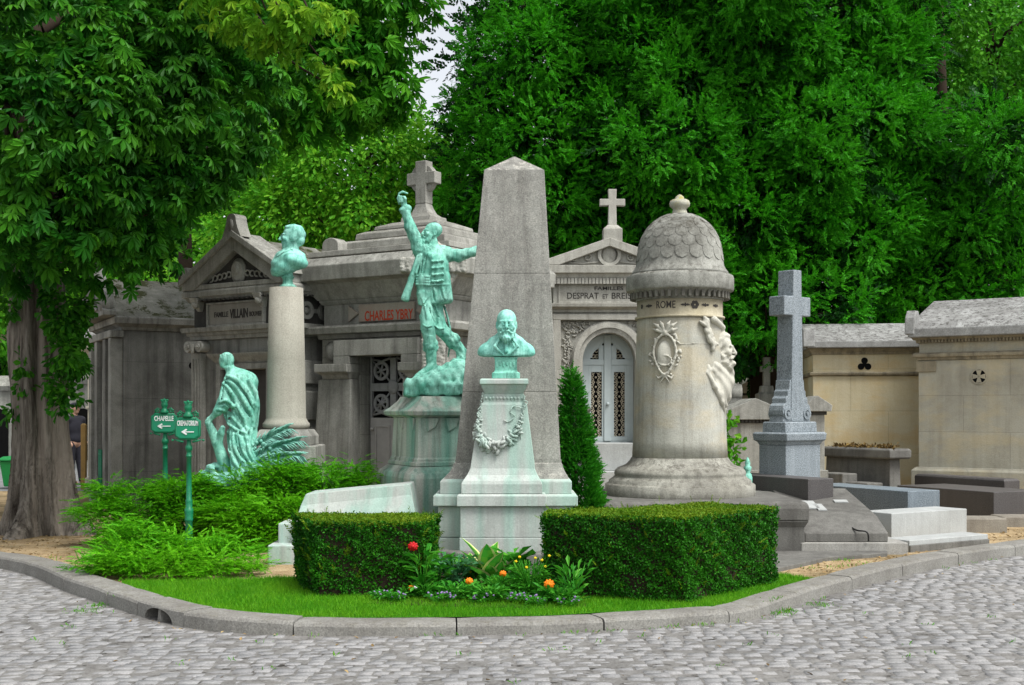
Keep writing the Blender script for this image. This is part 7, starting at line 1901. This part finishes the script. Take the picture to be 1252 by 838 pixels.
# ------------------------------------------------------------------ far left: chapel ends, street, bins, passer-by
def far_left():
    d = 23; base = (XY(107, d), d, GZ); s = d / F; z = lambda py: ZZ(py, d) - GZ
    t = thing('pale_chapel', 'pale grey chapel corner seen between the tree trunk and the dark chapel', 'chapel', base)
    w = 30 * s; mb = MB(); mb.loft(0, w, 0, 2.2, [(-.1, .04), (z(585), .04), (z(583), 0), (z(436), 0)]); mb.build('wall', M['cream'], t, .01)
    mb = MB(); mb.loft(0, w, 0, 2.2, [(z(436) + .001, .03), (z(432), .06), (z(428), .12), (z(420), .14)]); mb.loft(0, w, 0, 2.2, [(z(500), .03), (z(497), .03)]); mb.build('cornice', M['cream'], t, .008)
    mb = MB(); mb.prism_x([(-.14, z(420) + .001), (2.34, z(420) + .001), (1.1, z(370))], -.1, w + .1); mb.build('roof', M['roof_stone'], t)
    d = 24.5; base = (XY(168, d), d, GZ); z = lambda py: ZZ(py, d) - GZ; t = thing('slab_roof_chapel', 'light grey chapel whose flat stone roof shows above the mossy roof', 'chapel', base); w = 82 * d / F
    mb = MB(); mb.box(0, w, 0, 2, -.1, z(384)); mb.build('wall', M['chapel_dark'], t)
    mb = MB(); mb.loft(0, w, 0, 2, [(z(384) + .001, .1), (z(378), .12), (z(362), -.02), (z(357), -.04)]); mb.box(w * .42, w * .6, -.06, .6, z(374), z(355)); mb.build('roof', M['roof_pale'], t, .02)
    # street side buildings
    d = 52; t = thing('street_building', 'pale ochre building across the street, behind the chestnut trunk', 'building', (XY(-140, d), d, GZ)); z = lambda py: ZZ(py, d) - GZ; w = 270 * d / F
    mb = MB(); mb.box(0, w, 0, 8, -.1, z(300)); mb.build('wall', M['cream_house'], t); mb = MB(); mb.prism_x([(-.4, z(300)), (8.4, z(300)), (4, z(230))], -.3, w + .3); mb.build('roof', M['roof_stone'], t)
    for i in range(9):
        x0 = .6 + i * w / 9
        for zb in (2.4, 5.3):
            wm = MB(); wm.box(x0, x0 + .9, -.05, .03, zb, zb + 1.6); o = wm.build('window', M['white_paint'], t); wm = MB(); wm.box(x0 + .08, x0 + .82, -.06, -.03, zb + .08, zb + 1.52); wm.build('pane', M['black'], o)
    for px0, px1, d, top, lab in ((-90, 26, 40, 478, 'low row tomb with dark arches across the street'), (82, 118, 38, 470, 'grey tomb front far behind the tree trunk on its right')):
        t = thing('row_tomb', lab, 'tomb', (XY(px0, d), d, GZ)); z = lambda py: ZZ(py, d) - GZ; w = (px1 - px0) * d / F; n = max(1, int(w / 1.2))
        mb = MB(); mb.box(0, w, 0, 1.8, -.1, z(top)); mb.loft(0, w, 0, 1.8, [(z(top) + .001, .1), (z(top) + .15, .15), (z(top) + .5, -.3)]); mb.build('wall', M['chapel_flat'], t)
        for i in range(n):
            c = (i + .5) * w / n; r = .36; mb = MB(); mb.prism([(c - r, .1), (c + r, .1)] + [(c + r * math.cos(a), 1.35 + r * math.sin(a)) for a in np.linspace(0, math.pi, 10)], -.02, .01); mb.build('doorway', M['black'], t)
    def bin_(px, base_py, h_py, lab):
        d = GD(base_py); base = (XY(px, d), d, GZ); t = thing('litter_bin', lab, 'bin', base, 0, 'green bins on the street'); h = (base_py - h_py) * d / F
        mb = MB(); mb.loft(-.22, .22, -.25, .25, [(.06, -.04), (h * .86, .02)]); mb.build('body', M['bin'], t, .02)
        mb = MB(); mb.loft(-.22, .22, -.25, .25, [(h * .861, .05), (h * .92, .05), (h, -.03)]); mb.build('lid', M['bin'], t, .02)
        for sx in (-.2, .2):
            mb = MB(); mb.tube([(sx - .03, .22, .08), (sx + .03, .22, .08)], .08, 14); mb.build('wheel', M['black'], t)
    bin_(20, 598, 558, 'green wheeled bin half hidden by the chestnut trunk'); bin_(1, 553, 525, 'green bin farther down the street at the left edge')
    d = 20.8
    mb = MB(); base = W(124, 612, d)
    t = thing('iron_railing', 'short green iron railing beside the dark chapel facade', 'railing', (base[0], d, GZ)); z = lambda py: ZZ(py, d) - GZ
    for i in range(6): mb.tube([(-.06 * i, .12 * i, -.05), (-.06 * i, .12 * i, z(550))], .016, 6)
    for q in (556, 600): mb.tube([(0, 0, z(q)), (-.3, .6, z(q))], .014, 6)
    mb.build('bars', M['sign_green'], t)
    d = 25; o = MB().loft(-.05, .05, -.05, .05, [(-.1, 0), (ZZ(520, d) - GZ, 0), (ZZ(518, d) - GZ, -.02)]).build('wooden_post', M['wood'], None, .01); o.location = (XY(102.5, d), d, GZ); tag(o, 'brown wooden post between the tree trunk and the pale chapel', 'post')
    # passer-by, mostly hidden by the trunk
    d = 27; base = (XY(91.5, d), d, GZ); t = thing('person', 'passer-by in dark clothes and cap, half hidden behind the tree trunk', 'person', base, R(60))
    S = Sdf(); S.cap((-.09, 0, .06), (-.10, 0, .48), .05, .062, .02); S.cap((-.10, 0, .48), (-.09, 0, .88), .065, .09, .02); S.cap((.09, -.12, .06), (.10, -.04, .48), .05, .062, .02); S.cap((.10, -.04, .48), (.09, 0, .88), .065, .09, .02)
    S.cap((-.09, .02, .05), (-.09, -.16, .035), .045, .035, .02); S.cap((.09, -.10, .05), (.09, -.28, .035), .045, .035, .02); S.ell((0, 0, .95), (.17, .12, .15), .05); S.ell((0, 0, 1.25), (.19, .125, .27), .06); S.cap((-.17, 0, 1.42), (.17, 0, 1.42), .07, .07, .05)
    for sx in (-1, 1): S.cap((sx * .21, 0, 1.42), (sx * .26, .03, 1.14), .055, .042, .02); S.cap((sx * .26, .03, 1.14), (sx * .24, -.14, .92), .042, .032, .02); S.ell((sx * .24, -.18, .86), (.03, .025, .05), .015)
    S.cap((0, 0, 1.45), (0, -.01, 1.56), .055, .055, .02); S.at((0, -.02, 1.66), .24); head(S, 'none', 'short', seed=2); S.at(); S.mesh('body', .014, M['skin'], t)
    # clothes: jacket and trousers as shells, and a cap
    S = Sdf(); S.ell((0, 0, 1.0), (.19, .14, .16), .05); S.ell((0, 0, 1.25), (.205, .14, .28), .06); S.cap((-.17, 0, 1.42), (.17, 0, 1.42), .082, .082, .05)
    for sx in (-1, 1): S.cap((sx * .21, 0, 1.42), (sx * .26, .03, 1.14), .067, .054, .02); S.cap((sx * .26, .03, 1.14), (sx * .243, -.12, .94), .054, .044, .02)
    S.mesh('jacket', .016, M['dark_cloth'], t)
    S = Sdf(); S.cap((-.09, 0, .10), (-.10, 0, .48), .07, .075, .02); S.cap((-.10, 0, .48), (-.09, 0, .90), .077, .10, .02); S.cap((.09, -.12, .10), (.10, -.04, .48), .07, .075, .02); S.cap((.10, -.04, .48), (.09, 0, .90), .077, .10, .02); S.mesh('trousers', .016, M['dark_cloth'], t)
    S = Sdf(); S.ell((0, .0, 1.735), (.095, .11, .06), .01); S.box((0, -.12, 1.72), (.06, .05, .008), .006, .01); S.mesh('cap', .012, M['dark_cloth'], t)
M['roof_pale'] = stone('pale_roof_slabs', (.40, .395, .375), (.13, .125, .115), (.50, .49, .47), streak=.3, stain=.3, grain=.2)
M['cream_house'] = stone('ochre_house_plaster', (.55, .45, .28), (.38, .30, .18), (.6, .5, .33), streak=.2, stain=.2, grain=.05)
M['skin'] = plain('skin', (.45, .27, .19), .5, var=.1); M['dark_cloth'] = plain('dark_cloth', (.02, .02, .028), .9, var=.2)
far_left()

# ------------------------------------------------------------------ flower bed
def plant(name, label, px, py, h, spread, n, L, w, mat, flowers=(), stems=True, group='flowers in the bed before the obelisk', seed=0, upr=.7, cat='flower'):
    d = GD(py); base = (XY(px, d), d, GZ); t = thing(name, label, cat, base, 0, group); rg = np.random.default_rng(seed)
    T = tpl_simple(L, w); a = rg.uniform(0, 6.28, n); zz = h * rg.random(n) ** .8; rr = spread * rg.random(n) ** .6 * (.45 + .55 * zz / h)
    pos = np.column_stack([rr * np.cos(a), rr * np.sin(a), np.maximum(zz * .85, .005)])
    fw = np.column_stack([np.cos(a), np.sin(a), np.full(n, upr)]) + rg.normal(0, .4, (n, 3)); nr = np.column_stack([-np.cos(a) * .5, -np.sin(a) * .5, np.full(n, 1.0)]) + rg.normal(0, .3, (n, 3))
    V, fl = scatter(T[0], T[1], pos, frames(fw, nr), rg.uniform(.6, 1.2, n)); link_mesh('foliage', np_mesh('foliage', V, fl), mat, t)
    if stems:
        mb = MB()
        for i in range(max(4, n // 14)): b = rg.uniform(0, 6.28); mb.tube([(0, 0, 0), (spread * .4 * math.cos(b), spread * .4 * math.sin(b), h * .55), (spread * .75 * math.cos(b), spread * .75 * math.sin(b), h * .95)], [.006, .005, .003], 5)
        mb.build('stems', mat, t)
    for fx_, fz, r, pm, fd in flowers:
        mb = MB(); k = 9 if r > .015 else 5; dy = -spread * .55 + fd
        for ring, (rr_, tl) in enumerate(((r, .25), (r * .68, .7))):
            for i in range(k):
                b = 6.283 * (i + .5 * ring) / k; c = Vector((fx_ + rr_ * .55 * math.cos(b), dy - .2 * r * ring + rr_ * .25 * math.sin(b) * .3, fz + rr_ * .55 * math.sin(b) * .8))
                mb.ball(c, (rr_ * .5, rr_ * .22, rr_ * .3), 7, 5, Matrix.Rotation(-b, 3, 'Y'))
        mb.ball((fx_, dy - .3 * r, fz), (r * .35,) * 3, 8, 6)
        mb.build('blossom', pm, t)
        if r > .012: mb = MB(); mb.tube([(fx_ * .4, 0, h * .4), (fx_, dy * .7, fz - r * .5), (fx_, dy, fz)], .004, 5); mb.build('flower_stalk', mat, t)
def bed():
    P_ = plant; FL, GL = M['flower_leaf'], M['grey_leaf']
    P_('dahlia', 'tall dahlia with one dark red bloom, in front of the left hedge', 517, 731, .46, .10, 60, .12, .028, FL, [(-.08, .44, .045, M['red_petal'], .0)], seed=1)
    P_('dahlia', 'tall leafy dahlia without bloom beside the red one', 534, 727, .38, .13, 80, .12, .03, FL, seed=2)
    # variegated hosta in the middle
    d = GD(722); t = thing('hosta', 'big variegated hosta with cream edged upright leaves in the bed centre', 'plant', (XY(597, d), d, GZ), 0, 'flowers in the bed before the obelisk'); rg = np.random.default_rng(3); mb, me_ = MB(), MB()
    for i in range(26):
        a = rg.uniform(0, 6.28); el = rg.uniform(.5, 1.35); L = rg.uniform(.30, .52); wd = L * .20
        dr = Vector((math.cos(a) * math.cos(el), math.sin(a) * math.cos(el) * .8, math.sin(el))); sd = dr.cross(Vector((0, 0, 1))).normalized(); up = sd.cross(dr)
        o = Vector((rg.normal(0, .05), rg.normal(0, .04), .02)); rows = []
        for v in np.linspace(0, 1, 7):
            c = o + dr * L * v + up * (-.22 * L * v * v) ; hw = wd * math.sin(math.pi * min(1, .08 + v * .92)) ** .8 if v < 1 else .0005
            rows.append([c + sd * hw * q + up * abs(q) * hw * .35 for q in (-1, -.7, 0, .7, 1)])
        for r_ in range(6):
            for c in range(4):
                q = [rows[r_][c], rows[r_][c + 1], rows[r_ + 1][c + 1], rows[r_ + 1][c]]; (mb if c in (1, 2) else me_).add(q, [(0, 1, 2, 3)], True)
    mb.build('leaves', M['hosta_leaf'], t); me_.build('leaf_margins', M['hosta_edge'], t)
    P_('broad_leaf_plant', 'broad green leafed plant just right of the variegated hosta', 626, 722, .38, .12, 60, .15, .05, FL, seed=5, upr=.9)
    P_('grey_green_plant', 'soft grey green bushy plant between red dahlia and hosta', 556, 724, .34, .17, 240, .09, .022, GL, seed=6)
    P_('coreopsis', 'fine leafed plant with many tiny yellow blooms right of the hosta', 648, 731, .32, .19, 360, .075, .008, FL, [(-.12 + .05 * i + .02 * math.sin(i * 5), .32 + .05 * math.sin(i * 2.3), .014, M['yellow_petal'], .0) for i in range(7)], seed=7)
    P_('gaura', 'airy plant with thin leafy stalks leaning on the right hedge', 702, 738, .34, .13, 60, .11, .020, FL, seed=8, upr=1.2)
    P_('dwarf_shrub', 'low bright green tuft in front of the hosta', 612, 730, .17, .15, 240, .075, .010, FL, seed=9, upr=1.1)
    P_('coreopsis', 'small yellow blooms at the left foot of the hosta', 580, 722, .24, .12, 110, .08, .014, FL, [(.02, .20, .016, M['yellow_petal'], 0), (.06, .22, .016, M['yellow_petal'], 0), (-.03, .17, .013, M['yellow_petal'], 0), (.09, .17, .014, M['yellow_petal'], 0)], seed=10)
    P_('marigold', 'orange marigold left of centre at the bed front', 574, 731, .14, .11, 130, .06, .014, FL, [(0, .15, .034, M['orange_petal'], -.01)], seed=11)
    P_('marigold', 'orange marigold just below the hosta leaves', 615, 727, .17, .10, 110, .06, .014, FL, [(.0, .19, .032, M['orange_petal'], -.03)], seed=12)
    P_('marigold', 'largest orange marigold near the right hedge', 671, 738, .15, .11, 150, .06, .014, FL, [(.0, .17, .045, M['orange_petal'], -.02)], seed=13)
    P_('marigold', 'dull orange marigold bud low at the left end of the bed', 503, 732, .09, .10, 130, .06, .013, FL, [(.0, .10, .026, M['orange_petal'], -.02), (.04, .10, .022, M['white_petal'], -.02)], seed=14)
    for i, (px, py, lab, s_) in enumerate(((467, 735, 'violet flowered cushion at the left tip of the bed', .10), (484, 737, 'low violet cushion second from the left tip', .09), (540, 738, 'dense violet alyssum cushion in front of the grey green plant', .13), (634, 738, 'violet cushion in front of the orange marigolds', .12), (655, 742, 'small violet cushion left of the right hedge', .10), (694, 743, 'faint violet cushion against the right hedge', .10), (590, 739, 'green cushion with few violet specks at the front middle', .12))):
        rg = np.random.default_rng(30 + i); nf = 16 if i in (2, 3) else 9
        P_('alyssum', lab, px, py, .085, s_, 190, .045, .010, FL, [(rg.uniform(-s_, s_) * .9, rg.uniform(.05, .10), rg.uniform(.008, .012), M['violet_petal'], rg.uniform(-.02, .05)) for _ in range(nf)], stems=False, seed=40 + i)
    for i, (px, py, lab) in enumerate(((520, 733, 'plain green bedding plant below the red dahlia'), (555, 735, 'plain green bedding plant left of the orange marigold'), (643, 732, 'plain green bedding plant between two marigolds'), (686, 740, 'dark leafed bedding plant at the foot of the right hedge'), (600, 737, 'plain green bedding plant at the front of the hosta'))):
        P_('bedding_plant', lab, px, py, .14, .14, 200, .07, .015, FL, seed=60 + i)
    # bare soil of the bed
    c = [(XY(p, GD(y)), GD(y)) for p, y in ((450, 739), (540, 743), (640, 745), (718, 744), (714, 734), (670, 716), (540, 703), (500, 715))]
    mb = MB(); mb.prism_z(c, GZ - .01, GZ + .012); tag(mb.build('flower_bed_soil', M['soil']), kind='structure')
M['soil'] = plain('dark_bed_soil', (.03, .022, .014), .95, .05, var=.5, scale=30, bump=.8)
bed()
# ------------------------------------------------------------------ light, sky, camera
def world():
    w = bpy.data.worlds.new('World'); SC.world = w; w.use_nodes = True
    nt = w.node_tree; nt.nodes.clear()
    out = nt.nodes.new('ShaderNodeOutputWorld'); bg = nt.nodes.new('ShaderNodeBackground'); sk = nt.nodes.new('ShaderNodeTexSky')
    sk.sky_type = 'NISHITA'; sk.sun_disc = False; sk.sun_elevation = R(SUN_EL); sk.sun_rotation = R(SUN_AZ)
    sk.air_density = 1.0; sk.dust_density = 3.0; sk.ozone_density = 1.0
    hs = nt.nodes.new('ShaderNodeHueSaturation'); hs.inputs['Saturation'].default_value = .22     # overcast: the blue is veiled by cloud
    nt.links.new(sk.outputs[0], hs.inputs['Color']); nt.links.new(hs.outputs[0], bg.inputs['Color']); bg.inputs['Strength'].default_value = .10
    nt.links.new(bg.outputs[0], out.inputs[0])
    sun = bpy.data.lights.new('sun', 'SUN'); sun.energy = 1.5; sun.angle = R(22); sun.color = (1, .985, .96)
    o = bpy.data.objects.new('sun', sun); COL.objects.link(o)
    el, az = R(SUN_EL), R(SUN_AZ)
    dirv = Vector((math.sin(az) * math.cos(el), math.cos(az) * math.cos(el), math.sin(el)))    # towards the sun; azimuth clockwise from +Y
    o.rotation_euler = dirv.to_track_quat('Z', 'Y').to_euler(); o.location = (0, 0, 30)
SUN_EL, SUN_AZ = 60, 130
world()
cam = bpy.data.cameras.new('camera'); cam.sensor_width = 36; cam.lens = 36 * F / 1252; cam.shift_y = (HY - 419) / 1252
cam.clip_start = .1; cam.clip_end = 1500
co = bpy.data.objects.new('camera', cam); COL.objects.link(co); co.location = (0, 0, H); co.rotation_euler = (R(90), 0, 0); SC.camera = co
SC.view_settings.view_transform = 'Standard'; SC.view_settings.look = 'None'; SC.view_settings.gamma = 1; SC.view_settings.use_curve_mapping = False
SC.view_settings.exposure = 1.3
SC.cycles.max_bounces = 6; SC.cycles.diffuse_bounces = 2; SC.cycles.transmission_bounces = 3; SC.cycles.glossy_bounces = 2
